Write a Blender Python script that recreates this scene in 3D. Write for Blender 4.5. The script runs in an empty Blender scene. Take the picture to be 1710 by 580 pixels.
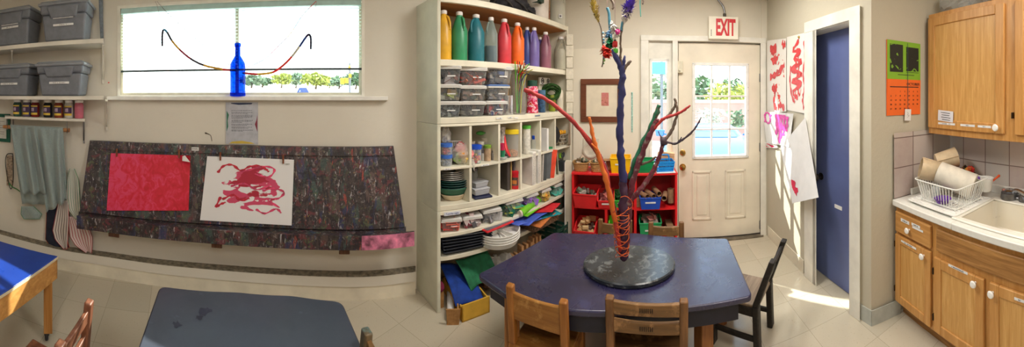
import bpy, bmesh, math, random
from mathutils import Vector, Matrix
C = bpy.context.scene.collection
PI = math.pi
F = 500.0; CX = 855.0; CY = 160.0; H = 1.5          # cylinder focal length (px), axis column, horizon row, eye height
rnd = random.Random(7)

# ---------------------------------------------------------------- pixel helpers
def th(px): return (px-CX)/F
def D(px, d, z=0.0):
    a = th(px); return Vector((d*math.sin(a), d*math.cos(a), z))
def zat(py, d): return H - d*(py-CY)/F
def Y(px, py, d): return D(px, d, zat(py, d))
def P(px, py, z):
    d = (H-z)*F/(py-CY); return D(px, d, z)
def v2(p): return Vector((p[0], p[1]))
class Path:
    """a plan polyline running left to right as seen from the room; offsets go towards the viewer"""
    def __init__(s, pts):
        s.p = [v2(p) for p in pts]; s.n = []
        for i in range(len(s.p)):
            a = s.p[max(0, i-1)]; b = s.p[min(len(s.p)-1, i+1)]
            t = (b-a).normalized(); s.n.append(Vector((t.y, -t.x)))
    def at(s, px, off=0.0, ext=True):
        a = th(px); r = Vector((math.sin(a), math.cos(a))); q = [p+n*off for p, n in zip(s.p, s.n)]
        best = None
        for i in range(len(q)-1):
            e = q[i+1]-q[i]; den = r.x*e.y - r.y*e.x
            if abs(den) < 1e-9: continue
            t = (q[i].x*e.y - q[i].y*e.x)/den
            u = (q[i].x*r.y - q[i].y*r.x)/den
            if t <= 0: continue
            lo = -1e9 if (ext and i == 0) else -1e-6; hi = 1e9 if (ext and i == len(q)-2) else 1+1e-6
            if lo <= u <= hi:
                k = 0 if 0 <= u <= 1 else min(abs(u), abs(u-1))
                if best is None or k < best[0]: best = (k, q[i]+e*u, math.atan2(e.y, e.x))
        return best[1], best[2]
    def pt(s, px, py, off=0.0):
        p, h = s.at(px, off); return Vector((p.x, p.y, zat(py, p.length)))
    def xyz(s, px, z, off=0.0):
        p, h = s.at(px, off); return Vector((p.x, p.y, z))
    def head(s, px, off=0.0): return s.at(px, off)[1]
    def rect(s, x0, x1, y0, y1, off=0.0):
        """left bottom-centre location, heading, width, height of a flat thing over these pixels"""
        a = s.at(x0, off)[0]; b = s.at(x1, off)[0]; m = (a+b)/2
        zz0 = zat(y1, (a.length+b.length)/2); zz1 = zat(y0, (a.length+b.length)/2)
        return Vector((m.x, m.y, zz0)), math.atan2(b.y-a.y, b.x-a.x), (b-a).length, zz1-zz0

# ---------------------------------------------------------------- materials
def lin(c):
    c = c/255.0
    return c/12.92 if c <= .04045 else ((c+.055)/1.055)**2.4
def col(r): return (lin(r[0]), lin(r[1]), lin(r[2]), 1)
MATS = {}
def newmat(name):
    m = bpy.data.materials.new(name); m.use_nodes = True
    nt = m.node_tree; b = nt.nodes['Principled BSDF']
    return m, nt, b
def node(nt, t, **k):
    n = nt.nodes.new(t)
    for a, b in k.items():
        if a.startswith('i_'): n.inputs[a[2:].replace('_', ' ')].default_value = b
        else: setattr(n, a, b)
    return n
def coords(nt, scale=(1, 1, 1), kind='Object'):
    tc = node(nt, 'ShaderNodeTexCoord'); mp = node(nt, 'ShaderNodeMapping')
    mp.inputs['Scale'].default_value = scale
    nt.links.new(tc.outputs[kind], mp.inputs['Vector']); return mp.outputs['Vector']
def ramp(nt, fac, stops, interp='LINEAR'):
    r = node(nt, 'ShaderNodeValToRGB'); r.color_ramp.interpolation = interp
    e = r.color_ramp.elements
    while len(e) < len(stops): e.new(.5)
    for k, (p, c) in enumerate(stops): e[k].position = p; e[k].color = col(c) if max(c) > 1 or len(c) == 3 else c
    nt.links.new(fac, r.inputs['Fac']); return r.outputs['Color']
def noise(nt, vec, scale, detail=4, rough=.55, dist=0):
    n = node(nt, 'ShaderNodeTexNoise'); n.inputs['Scale'].default_value = scale; n.inputs['Detail'].default_value = detail
    n.inputs['Roughness'].default_value = rough; n.inputs['Distortion'].default_value = dist
    nt.links.new(vec, n.inputs['Vector']); return n.outputs['Fac']
def mixc(nt, fac, a, b, mode='MIX'):
    m = node(nt, 'ShaderNodeMix', data_type='RGBA', blend_type=mode)
    for s, v in ((m.inputs['Factor'], fac), (m.inputs['A'], a), (m.inputs['B'], b)):
        if isinstance(v, (float, int)): s.default_value = v
        elif isinstance(v, tuple): s.default_value = v
        else: nt.links.new(v, s)
    return m.outputs['Result']
def bump(nt, b, h, strength=.2, dist=.005):
    n = node(nt, 'ShaderNodeBump'); n.inputs['Strength'].default_value = strength; n.inputs['Distance'].default_value = dist
    nt.links.new(h, n.inputs['Height']); nt.links.new(n.outputs['Normal'], b.inputs['Normal'])
def mat(name, rgb=(200, 200, 200), rough=.6, var=.08, scale=12, metal=0, bumps=0, spec=.4, sub=0, emit=0):
    if name in MATS: return MATS[name]
    m, nt, b = newmat(name)
    v = coords(nt); f = noise(nt, v, scale, 5)
    lo = tuple(max(0, c*(1-var*1.3)) for c in rgb); hi = tuple(min(255, c*(1+var*.7)) for c in rgb)
    nt.links.new(ramp(nt, f, [(.3, lo), (.7, hi)]), b.inputs['Base Color'])
    b.inputs['Roughness'].default_value = rough; b.inputs['Metallic'].default_value = metal
    b.inputs['Specular IOR Level'].default_value = spec
    if sub: b.inputs['Subsurface Weight'].default_value = sub; b.inputs['Subsurface Radius'].default_value = (.02, .02, .02)
    if bumps: bump(nt, b, noise(nt, v, scale*3, 6), bumps)
    if emit:
        b.inputs['Emission Color'].default_value = col(rgb); b.inputs['Emission Strength'].default_value = emit
    MATS[name] = m; return m
def wood(name, dark, light, rough=.45, scale=6, axis=2, worn=None):
    if name in MATS: return MATS[name]
    m, nt, b = newmat(name); s = [scale*2.2]*3; s[axis] = scale*.16
    v = coords(nt, tuple(s)); f = noise(nt, v, 3, 8, .65, .6)
    c = ramp(nt, f, [(.3, dark), (.5, tuple((a+q)/2 for a, q in zip(dark, light))), (.68, light)])
    if worn:
        w = noise(nt, coords(nt), 9, 6, .7)
        c = mixc(nt, ramp(nt, w, [(.52, (0, 0, 0)), (.62, (255, 255, 255))]), c, col(worn))
    nt.links.new(c, b.inputs['Base Color']); b.inputs['Roughness'].default_value = rough
    b.inputs['Specular IOR Level'].default_value = .35
    bump(nt, b, f, .12, .002); MATS[name] = m; return m
def clear(name, rgb=(235, 240, 240), alpha=.22, rough=.12, tint=None, edge=.45):
    """thin clear plastic or glass: mostly lets light straight through"""
    if name in MATS: return MATS[name]
    m, nt, b = newmat(name); out = nt.nodes['Material Output']
    t = node(nt, 'ShaderNodeBsdfTransparent'); t.inputs['Color'].default_value = col(tint or (250, 252, 252))
    b.inputs['Base Color'].default_value = col(rgb); b.inputs['Roughness'].default_value = rough
    x = node(nt, 'ShaderNodeMixShader')
    lw = node(nt, 'ShaderNodeLayerWeight'); lw.inputs['Blend'].default_value = .35
    mr = node(nt, 'ShaderNodeMapRange'); mr.inputs['To Min'].default_value = alpha; mr.inputs['To Max'].default_value = min(1, alpha+edge)
    nt.links.new(lw.outputs['Facing'], mr.inputs['Value']); nt.links.new(mr.outputs['Result'], x.inputs['Fac'])
    nt.links.new(t.outputs[0], x.inputs[1]); nt.links.new(b.outputs[0], x.inputs[2]); nt.links.new(x.outputs[0], out.inputs['Surface'])
    MATS[name] = m; return m
def confetti(name, cols, rough=.5):
    """one flat colour per loose piece of the mesh"""
    if name in MATS: return MATS[name]
    m, nt, b = newmat(name); g = node(nt, 'ShaderNodeNewGeometry')
    st = [(k/len(cols), c) for k, c in enumerate(cols)]
    nt.links.new(ramp(nt, g.outputs['Random Per Island'], st, 'CONSTANT'), b.inputs['Base Color'])
    b.inputs['Roughness'].default_value = rough; MATS[name] = m; return m

# ---------------------------------------------------------------- mesh builder
class MB:
    def __init__(s): s.v = []; s.f = []
    def add(s, vs, fs):
        k = len(s.v); s.v += [Vector(v) for v in vs]; s.f += [tuple(i+k for i in f) for f in fs]; return s
    def hexa(s, p): return s.add(p, [(0, 3, 2, 1), (4, 5, 6, 7), (0, 1, 5, 4), (1, 2, 6, 5), (2, 3, 7, 6), (3, 0, 4, 7)])
    def box(s, c, d, M=None):
        x, y, z = d[0]/2, d[1]/2, d[2]/2
        p = [Vector(q) for q in ((-x, -y, -z), (x, -y, -z), (x, y, -z), (-x, y, -z), (-x, -y, z), (x, -y, z), (x, y, z), (-x, y, z))]
        if M: p = [M @ q for q in p]
        return s.hexa([q+Vector(c) for q in p])
    def bb(s, x0, x1, y0, y1, z0, z1): return s.box(((x0+x1)/2, (y0+y1)/2, (z0+z1)/2), (x1-x0, y1-y0, z1-z0))
    def taper(s, c, d0, d1, h):
        """frustum: bottom size d0, top size d1, standing on c"""
        a, b = d0; e, g = d1; x, y, z = c
        return s.hexa([(x-a/2, y-b/2, z), (x+a/2, y-b/2, z), (x+a/2, y+b/2, z), (x-a/2, y+b/2, z),
                       (x-e/2, y-g/2, z+h), (x+e/2, y-g/2, z+h), (x+e/2, y+g/2, z+h), (x-e/2, y+g/2, z+h)])
    def bar(s, a, b, w, t=None, up=(0, 0, 1)):
        a = Vector(a); b = Vector(b); t = t or w; d = (b-a).normalized(); u = Vector(up)
        if abs(d.dot(u)) > .95: u = Vector((1, 0, 0))
        sx = d.cross(u).normalized()*w/2; sy = sx.cross(d).normalized()*t/2
        return s.hexa([a-sx-sy, a+sx-sy, a+sx+sy, a-sx+sy, b-sx-sy, b+sx-sy, b+sx+sy, b-sx+sy])
    def prism(s, poly, z0, z1, M=None):
        n = len(poly); vs = [Vector((p[0], p[1], z0)) for p in poly]+[Vector((p[0], p[1], z1)) for p in poly]
        if M: vs = [M @ v for v in vs]
        return s.add(vs, [tuple(range(n-1, -1, -1)), tuple(range(n, 2*n))]+[(i, (i+1) % n, n+(i+1) % n, n+i) for i in range(n)])
    def lathe(s, prof, n=20, c=(0, 0, 0), M=None, sq=0, ell=1.0):
        c = Vector(c); vs = []
        for r, z in prof:
            for i in range(n):
                a = 2*PI*i/n; k = r
                if sq: k = r*(1+sq*(1/max(abs(math.cos(a)), abs(math.sin(a)))-1))
                v = Vector((k*math.cos(a), k*math.sin(a)*ell, z)); vs.append((M @ v if M else v)+c)
        fs = [(j*n+i, j*n+(i+1) % n, (j+1)*n+(i+1) % n, (j+1)*n+i) for j in range(len(prof)-1) for i in range(n)]
        fs += [tuple(range(n-1, -1, -1)), tuple(range((len(prof)-1)*n, len(prof)*n))]
        return s.add(vs, fs)
    def tube(s, pts, r, n=8, closed=False):
        pts = [Vector(p) for p in pts]; m = len(pts); rs = r if isinstance(r, (list, tuple)) else [r]*m
        vs = []; ref = None
        for i in range(m):
            if closed: d = pts[(i+1) % m]-pts[i-1]
            else: d = pts[min(m-1, i+1)]-pts[max(0, i-1)]
            d = d.normalized() if d.length > 1e-9 else Vector((0, 0, 1))
            if ref is None:
                ref = Vector((0, 0, 1)) if abs(d.z) < .9 else Vector((1, 0, 0))
                ref = (ref-d*ref.dot(d)).normalized()
            else:
                q = ref-d*ref.dot(d); ref = q.normalized() if q.length > 1e-6 else ref
            w = d.cross(ref)
            for k in range(n):
                a = 2*PI*k/n; vs.append(pts[i]+(ref*math.cos(a)+w*math.sin(a))*rs[i])
        fs = [(i*n+k, i*n+(k+1) % n, ((i+1) % m)*n+(k+1) % n, ((i+1) % m)*n+k) for i in range(m if closed else m-1) for k in range(n)]
        if not closed: fs += [tuple(range(n-1, -1, -1)), tuple(range((m-1)*n, m*n))]
        return s.add(vs, fs)
    def grid(s, fn, nu, nv):
        vs = [fn(i/nu, j/nv) for j in range(nv+1) for i in range(nu+1)]
        return s.add(vs, [(j*(nu+1)+i, j*(nu+1)+i+1, (j+1)*(nu+1)+i+1, (j+1)*(nu+1)+i) for j in range(nv) for i in range(nu)])
    def ball(s, c, r, n=12, m=8, jit=0, rr=None):
        r = r if isinstance(r, (list, tuple)) else (r, r, r); c = Vector(c); vs = [c+Vector((0, 0, -r[2]))]
        for j in range(1, m):
            b = -PI/2+PI*j/m
            for i in range(n):
                a = 2*PI*i/n; q = 1+(rr.uniform(-jit, jit) if jit else 0)
                vs.append(c+Vector((r[0]*math.cos(a)*math.cos(b), r[1]*math.sin(a)*math.cos(b), r[2]*math.sin(b)))*q if False else c+Vector((q*r[0]*math.cos(a)*math.cos(b), q*r[1]*math.sin(a)*math.cos(b), q*r[2]*math.sin(b))))
        vs.append(c+Vector((0, 0, r[2]))); t = len(vs)-1
        fs = [(0, 1+(i+1) % n, 1+i) for i in range(n)]
        fs += [(1+j*n+i, 1+j*n+(i+1) % n, 1+(j+1)*n+(i+1) % n, 1+(j+1)*n+i) for j in range(m-2) for i in range(n)]
        fs += [(1+(m-2)*n+i, 1+(m-2)*n+(i+1) % n, t) for i in range(n)]
        return s.add(vs, fs)
    def sweep(s, secs):
        """loft of equal-length closed sections, capped"""
        n = len(secs[0]); vs = [q for c in secs for q in c]
        fs = [(j*n+i, j*n+(i+1) % n, (j+1)*n+(i+1) % n, (j+1)*n+i) for j in range(len(secs)-1) for i in range(n)]
        fs += [tuple(range(n-1, -1, -1)), tuple(range((len(secs)-1)*n, len(secs)*n))]
        return s.add(vs, fs)
    def curved(s, path, x0, x1, z0, z1, o0, o1, n=12):
        """a bar that follows a plan path between two pixel columns"""
        secs = []
        for i in range(n+1):
            px = x0+(x1-x0)*i/n; a = path.at(px, o0)[0]; b = path.at(px, o1)[0]
            secs.append([Vector((b.x, b.y, z0)), Vector((a.x, a.y, z0)), Vector((a.x, a.y, z1)), Vector((b.x, b.y, z1))])
        return s.sweep(secs)
    def loose(s, w, d, h, n, rr, size=.02, c=(0, 0, 0), kind='mix'):
        """a heap of n small separate pieces in a w x d x h heap standing on c"""
        for k in range(n):
            z = rr.random()**1.5; q = Vector((rr.uniform(-.5, .5)*w, rr.uniform(-.5, .5)*d, z*h))+Vector(c)
            M = Matrix.Rotation(rr.uniform(0, PI), 3, Vector((rr.random()+.1, rr.random(), rr.random())).normalized())
            a = size*rr.uniform(.6, 1.4)
            if kind == 'ball' : s.ball(q+Vector((0, 0, a*.5)), a*.5, 8, 6)
            elif kind == 'strip': s.box(q+Vector((0, 0, a*.3)), (a*3, a*.5, a*.12), M)
            elif kind == 'leaf': s.box(q+Vector((0, 0, a*.3)), (a*2, a*1.4, a*.06), M)
            else: s.box(q+Vector((0, 0, a*.5)), (a*1.6, a, a*.7), M)
        return s

INV = {}
def obj(name, mb, material=None, parent=None, bevel=0, smooth=False, solid=0, world=False, subd=0, kind=None, label=None):
    vs = [Vector(v) for v in mb.v]; me = bpy.data.meshes.new(name); loc = Vector((0, 0, 0))
    if parent is None:
        xs = [v.x for v in vs]; ys = [v.y for v in vs]; zs = [v.z for v in vs]
        loc = Vector(((min(xs)+max(xs))/2, (min(ys)+max(ys))/2, min(zs))); vs = [v-loc for v in vs]
    elif world:
        M = INV[parent.name]; vs = [M @ v for v in vs]
    me.from_pydata([tuple(v) for v in vs], [], mb.f); me.update()
    bm = bmesh.new(); bm.from_mesh(me); bmesh.ops.recalc_face_normals(bm, faces=bm.faces)
    bm.to_mesh(me); bm.free()
    if smooth:
        me.polygons.foreach_set('use_smooth', [True]*len(me.polygons)); me.set_sharp_from_angle(angle=math.radians(38 if smooth is True else smooth))
    if material: me.materials.append(material)
    o = bpy.data.objects.new(name, me); C.objects.link(o); o.location = loc
    if parent is not None: o.parent = parent
    INV[o.name] = Matrix.Translation(-loc) if parent is None else INV[parent.name]
    if solid:
        m = o.modifiers.new('thick', 'SOLIDIFY'); m.thickness = solid; m.offset = 0
    if subd:
        m = o.modifiers.new('round', 'SUBSURF'); m.levels = m.render_levels = subd
    if bevel:
        m = o.modifiers.new('edge', 'BEVEL'); m.width = bevel; m.segments = 2; m.limit_method = 'ANGLE'; m.angle_limit = math.radians(50)
        me.polygons.foreach_set('use_smooth', [True]*len(me.polygons)); me.set_sharp_from_angle(angle=math.radians(38))
        wn = o.modifiers.new('norm', 'WEIGHTED_NORMAL'); wn.keep_sharp = True
    if kind: o['kind'] = kind
    if label: o['label'] = label
    return o
def tag(o, label, cat, group=None, kind=None):
    o['label'] = label; o['category'] = cat
    if group: o['group'] = group
    if kind: o['kind'] = kind
    return o
def thing(name, label, cat, loc=(0, 0, 0), rotz=0, group=None, tilt=None):
    o = bpy.data.objects.new(name, None); C.objects.link(o); o.empty_display_size = .05
    o.location = loc; o.rotation_euler = (0, 0, rotz) if tilt is None else tilt
    M = Matrix.LocRotScale(Vector(loc), o.rotation_euler, None)
    INV[o.name] = M.inverted(); tag(o, label, cat, group); return o
def struct(name, mb, m, parent=None, **k):
    o = obj(name, mb, m, parent, **k)
    if parent is None: o['kind'] = 'structure'
    return o
def dup(root, loc=None, rotz=None, label=None):
    r = root.copy(); C.objects.link(r)
    if loc is not None: r.location = loc
    if rotz is not None: r.rotation_euler = (0, 0, rotz)
    if label: r['label'] = label
    for ch in list(root.children):
        c = ch.copy(); C.objects.link(c); c.parent = r
        for g in list(ch.children):
            e = g.copy(); C.objects.link(e); e.parent = c
    return r
def text(name, body, size, m, parent, loc, rot=(PI/2, 0, 0), align='CENTER', bold=0):
    cu = bpy.data.curves.new(name, 'FONT'); cu.body = body; cu.size = size; cu.align_x = align; cu.align_y = 'CENTER'
    cu.extrude = .0006; cu.offset = bold; cu.resolution_u = 3
    t = bpy.data.objects.new(name+'_tmp', cu); C.objects.link(t)
    dg = bpy.context.evaluated_depsgraph_get(); dg.update()
    me = bpy.data.meshes.new_from_object(t.evaluated_get(dg)); me.name = name
    C.objects.unlink(t); bpy.data.objects.remove(t); me.materials.clear(); me.materials.append(m)
    o = bpy.data.objects.new(name, me); C.objects.link(o); o.parent = parent; o.location = loc; o.rotation_euler = rot
    return o
def marks(name, n, size, m, parent, loc, rot=(PI/2, 0, 0)):
    """a run of tiny letter-like strokes, for print too small to read in the photograph"""
    rr = random.Random(int(abs(loc[0]*977+loc[2]*7919))+n); mb = MB(); x = -n*size*.31
    for i in range(n):
        if rr.random() < .14 and i: x += size*.62; continue
        a = size*.08; w_ = size*.42
        for s_ in rr.sample(range(5), 3):
            x0, x1, y0, y1 = ((0, a*1.6, -.5, .5), (w_-a, w_, -.5, .5), (0, w_, .38, .5), (0, w_, -.5, -.38), (0, w_, -.06, .06))[s_]
            mb.bb(x+x0, x+x1, y0*size*.75, y1*size*.75, -.0003, .0003)
        x += size*.62
    o = obj(name, mb, m, parent); o.location = loc; o.rotation_euler = rot; return o
def smoothpath(pts, k=6):
    pts = [Vector(p) for p in pts]; out = []
    for i in range(len(pts)-1):
        p0 = pts[max(0, i-1)]; p1 = pts[i]; p2 = pts[i+1]; p3 = pts[min(len(pts)-1, i+2)]
        for j in range(k):
            t = j/k; out.append(.5*((2*p1)+(p2-p0)*t+(2*p0-5*p1+4*p2-p3)*t*t+(3*p1-p0-3*p2+p3)*t**3))
    out.append(pts[-1]); return out
def lerpl(v, n):
    return [v[min(len(v)-1, int(i*(len(v)-1)/(n-1)))]*(1-((i*(len(v)-1)/(n-1)) % 1))+v[min(len(v)-1, int(i*(len(v)-1)/(n-1))+1)]*((i*(len(v)-1)/(n-1)) % 1) for i in range(n)]

# ---------------------------------------------------------------- plan
def dspl(px, cp):
    xs = [c[0] for c in cp]; i = max(0, min(len(cp)-2, max([k for k in range(len(xs)) if xs[k] <= px] or [0])))
    (x0, a), (x1, b) = cp[i], cp[i+1]; t = (px-x0)/(x1-x0)
    m0 = (cp[i+1][1]-cp[i-1][1])/(cp[i+1][0]-cp[i-1][0]) if i > 0 else (b-a)/(x1-x0)
    m1 = (cp[i+2][1]-cp[i][1])/(cp[i+2][0]-cp[i][0]) if i+2 < len(cp) else (b-a)/(x1-x0)
    h = x1-x0; return (2*t**3-3*t*t+1)*a+(t**3-2*t*t+t)*h*m0+(-2*t**3+3*t*t)*b+(t**3-t*t)*h*m1
WD = [(-80, 3.3), (0, 2.95), (96, 2.66), (180, 2.53), (267, 2.42), (355, 2.35), (440, 2.30), (530, 2.265), (620, 2.262), (700, 2.33)]
WW = Path([D(px, dspl(px, WD)) for px in range(-80, 701, 20)])                       # window wall
SF = Path([D(735+i*10, 1/((lambda x: .4826*(x-840)*(x-945)/((735-840)*(735-945))+.4345*(x-735)*(x-945)/((840-735)*(840-945))+.3356*(x-735)*(x-840)/((945-735)*(945-840)))(735+i*10))) for i in range(0, 22)])  # shelf front
E0, E1, E2, E3 = (.648, 3.06), (1.287, 2.776), (1.636, 2.633), (2.434, 2.138)
EX = Path([(.30, 3.215), E0, E1, E2, E3])                                              # exit wall
BW = Path([E3, (2.1, 1.436), (1.87, .86), (1.82, .71)])                                # blue-door wall
K0 = Vector((1.93, .60)); KU = Vector((-.566, -.825)).normalized(); KV = Vector((-KU.y, KU.x))
KH = math.atan2(KU.y, KU.x)
SB = Vector((-.72, .69)).normalized()                                                   # shelf 'back' direction
def S(px, dep, z):
    p = SF.at(px)[0]; return Vector((p.x+SB.x*dep, p.y+SB.y*dep, z))
def Sd(px, dep, z):
    """point at depth dep behind the shelf front and exactly on pixel column px"""
    lo, hi = px-5, px+90
    for _ in range(40):
        m = (lo+hi)/2; q = S(m, dep, z); a = math.atan2(q.x, q.y)*F+CX
        if a < px: lo = m
        else: hi = m
    return S(lo, dep, z)
def dist(p): return math.hypot(p[0], p[1])
SHH = lambda px: SF.head(px)
def kp(u, v, z=0):
    q = K0+KU*u+KV*v; return Vector((q.x, q.y, z))
def kuv(px, v):
    """u along the counter where pixel column px meets the plane at depth v"""
    a = th(px); r = Vector((math.sin(a), math.cos(a))); o = K0+KV*v
    den = r.x*KU.y-r.y*KU.x; return -(o.x*r.y-o.y*r.x)/(-den) if False else (o.x*r.y-o.y*r.x)/den
# ================================================================= shell
CEIL = 2.62
def paint_wall(name, rgb, stain=(150, 138, 118), bmp=.25):
    m, nt, b = newmat(name); v = coords(nt)
    f = noise(nt, v, 1.3, 6, .6); c = ramp(nt, f, [(.3, tuple(q*.96 for q in rgb)), (.7, rgb)])
    g = noise(nt, coords(nt, (1, 1, .6)), 7, 7, .7)
    c = mixc(nt, ramp(nt, g, [(.66, (0, 0, 0)), (.80, (90, 90, 90))]), c, col(stain))
    nt.links.new(c, b.inputs['Base Color']); b.inputs['Roughness'].default_value = .62; b.inputs['Specular IOR Level'].default_value = .3
    bump(nt, b, noise(nt, v, 38, 4, .6), bmp, .004); return m
M_wl = paint_wall('cream_wall', (222, 216, 203)); M_we = paint_wall('exit_wall', (228, 220, 203)); M_wk = paint_wall('kitchen_wall', (200, 192, 172), bmp=.35)
M_ceil = mat('ceiling_paint', (225, 220, 208), .8)
M_trim = mat('white_trim', (232, 228, 216), .4, .06, 5); M_white = mat('white_gloss', (236, 234, 228), .35, .04)
M_cream = mat('cream_paint', (224, 216, 196), .42, .07, 4, bumps=.08)
M_base = mat('grey_vinyl_base', (186, 188, 180), .45, .06)
M_dirt = mat('dirty_ledge', (128, 118, 100), .7, .25, 30)
# floor: square vinyl tiles with specks
m, nt, b = newmat('vinyl_tile_floor'); v = coords(nt)
mp = node(nt, 'ShaderNodeMapping'); mp.inputs['Rotation'].default_value = (0, 0, .45); nt.links.new(v, mp.inputs['Vector'])
br = node(nt, 'ShaderNodeTexBrick'); br.offset = 0; br.inputs['Scale'].default_value = 1; br.inputs['Brick Width'].default_value = .305; br.inputs['Row Height'].default_value = .305
br.inputs['Mortar Size'].default_value = .0013; br.inputs['Color1'].default_value = col((198, 188, 168)); br.inputs['Color2'].default_value = col((188, 179, 160)); br.inputs['Mortar'].default_value = col((158, 148, 128))
nt.links.new(mp.outputs[0], br.inputs['Vector'])
f = noise(nt, v, 90, 3, .6); c = mixc(nt, ramp(nt, f, [(.63, (0, 0, 0)), (.72, (150, 150, 150))]), br.outputs['Color'], col((120, 108, 90)))
g = noise(nt, v, 2.2, 6, .65); c = mixc(nt, ramp(nt, g, [(.35, (70, 70, 70)), (.6, (0, 0, 0))]), c, col((150, 138, 116)))
nt.links.new(c, b.inputs['Base Color'])
nt.links.new(ramp(nt, noise(nt, v, 5, 5), [(.3, (95, 95, 95)), (.7, (130, 130, 130))]), b.inputs['Roughness']); b.inputs['Specular IOR Level'].default_value = .5
M_floor = m
poly = [(-3.25, -1.9), (2.2, -1.9), (3.4, .2), (2.75, .75), (2.75, 2.25), (.5, 3.5), (-3.35, 2.2)]
fl = struct('floor', MB().prism([(-4.2, -2.2), (3.6, -2.2), (3.6, 2.25), (2.5, 2.25), (.2, 3.42), (-1.0, 2.4), (-1.9, 1.7), (-3.2, .3)], -.08, 0), M_floor)
struct('ceiling', MB().prism([(-4.2, -2.2), (3.6, -2.2), (3.6, 2.25), (2.5, 2.25), (.2, 3.42), (-1.0, 2.4), (-1.9, 1.7), (-3.2, .3)], CEIL, CEIL+.08), M_ceil)
# window wall: the wall round the long window
ZS, ZT = 1.495, 2.25; WX0, WX1 = 196, 609
mb = MB(); mb.curved(WW, -80, 700, 0, ZS, 0, -.14, 39); mb.curved(WW, -80, 700, ZT, CEIL, 0, -.14, 39)
mb.curved(WW, -80, WX0, ZS, ZT, 0, -.14, 12); mb.curved(WW, WX1, 700, ZS, ZT, 0, -.14, 5)
e = WW.at(700)[0]; eo = WW.at(700, -.14)[0]
mb.hexa([(e.x, e.y, 0), (.33, 3.36, 0), (.23, 3.46, 0), (eo.x, eo.y, 0), (e.x, e.y, CEIL), (.33, 3.36, CEIL), (.23, 3.46, CEIL), (eo.x, eo.y, CEIL)])
struct('wall_left', mb, M_wl, smooth=True)
# stepped ledge along the foot of that wall
mb = MB(); mb.curved(WW, -80, 694, .105, .175, .075, 0, 39); struct('trim_1', mb, M_wl, smooth=True)
mb = MB(); mb.curved(WW, -80, 694, .174, .179, .072, .0, 39); struct('trim_2', mb, M_dirt, smooth=True)
mb = MB(); mb.curved(WW, -80, 694, 0, .105, .066, 0, 39); struct('baseboard_left', mb, M_cream, smooth=True)
# window
win = struct('window_1', MB().curved(WW, WX0, WX0+5, ZS, ZT, .008, -.12, 2).curved(WW, WX1-5, WX1, ZS, ZT, .008, -.12, 2)
             .curved(WW, WX0, WX1, ZT-.022, ZT, .008, -.12, 24).curved(WW, WX0, WX1, ZS, ZS+.012, 0, -.12, 24), M_trim, smooth=True)
alu = mat('window_sash_metal', (196, 190, 170), .4, .05)
sash = MB()
for a, b_ in ((WX0+5, 398), (394, WX1-5)):
    o0, o1 = (-.055, -.085) if a < 300 else (-.085, -.112)
    sash.curved(WW, a, a+5, ZS+.012, ZT-.02, o0, o1, 2).curved(WW, b_-5, b_, ZS+.012, ZT-.02, o0, o1, 2)
    sash.curved(WW, a, b_, ZS+.012, ZS+.03, o0, o1, 14).curved(WW, a, b_, ZT-.045, ZT-.02, o0, o1, 14)
obj('window_sash', sash, alu, win, world=True)
M_glass = clear('window_glass', (240, 246, 246), .02, .03, (250, 254, 253), .12)
obj('window_pane', MB().curved(WW, WX0+8, 396, ZS+.02, ZT-.03, -.068, -.072, 14), M_glass, win, world=True)
obj('window_pane', MB().curved(WW, 396, WX1-8, ZS+.02, ZT-.03, -.096, -.1, 14), M_glass, win, world=True)
struct('trim_3', MB().curved(WW, 178, 648, ZS-.03, ZS, .055, -.1, 24), M_white, smooth=True, bevel=.003)
# ---- exit wall
struct('wall_exit', MB().curved(EX, 890, 1072, 0, CEIL, 0, -.14, 8).curved(EX, 1072, 1279.9, 2.085, CEIL, 0, -.14, 10), M_we)
struct('trim_4', MB().curved(EX, 957, 1066, .0, 1.985, .016, .0, 8), mat('pale_wall_board', (232, 224, 206), .5, .015, 3), bevel=.002)   # big board screwed to the wall
FT = 2.062
fr = struct('trim_5', MB().curved(EX, 1070, 1083, 0, FT, .03, -.1, 2).curved(EX, 1070, 1279.6, FT, FT+.055, .03, -.1, 10).curved(EX, 1270, 1279.6, 0, FT, .03, -.1, 2)
            .curved(EX, 1123, 1132, 0, FT, .035, -.1, 2), M_trim, bevel=.003)
# sidelight beside the door
sl = struct('window_2', MB().curved(EX, 1083, 1123, 1.88, FT, -.02, -.06, 3).curved(EX, 1083, 1123, 0, .5, -.02, -.06, 3)
            .curved(EX, 1083, 1088, .5, 1.88, -.02, -.06, 2).curved(EX, 1114, 1123, .5, 1.88, -.02, -.06, 2), M_trim)
obj('window_frame', MB().curved(EX, 1085, 1089, .5, 1.88, -.005, -.05, 1).curved(EX, 1113, 1117, .5, 1.88, -.005, -.05, 1).curved(EX, 1085, 1117, 1.855, 1.88, -.005, -.05, 2), M_white, sl, world=True, bevel=.002)
obj('window_pane', MB().curved(EX, 1088, 1114, .5, 1.87, -.036, -.04, 2), M_glass, sl, world=True)
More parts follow.
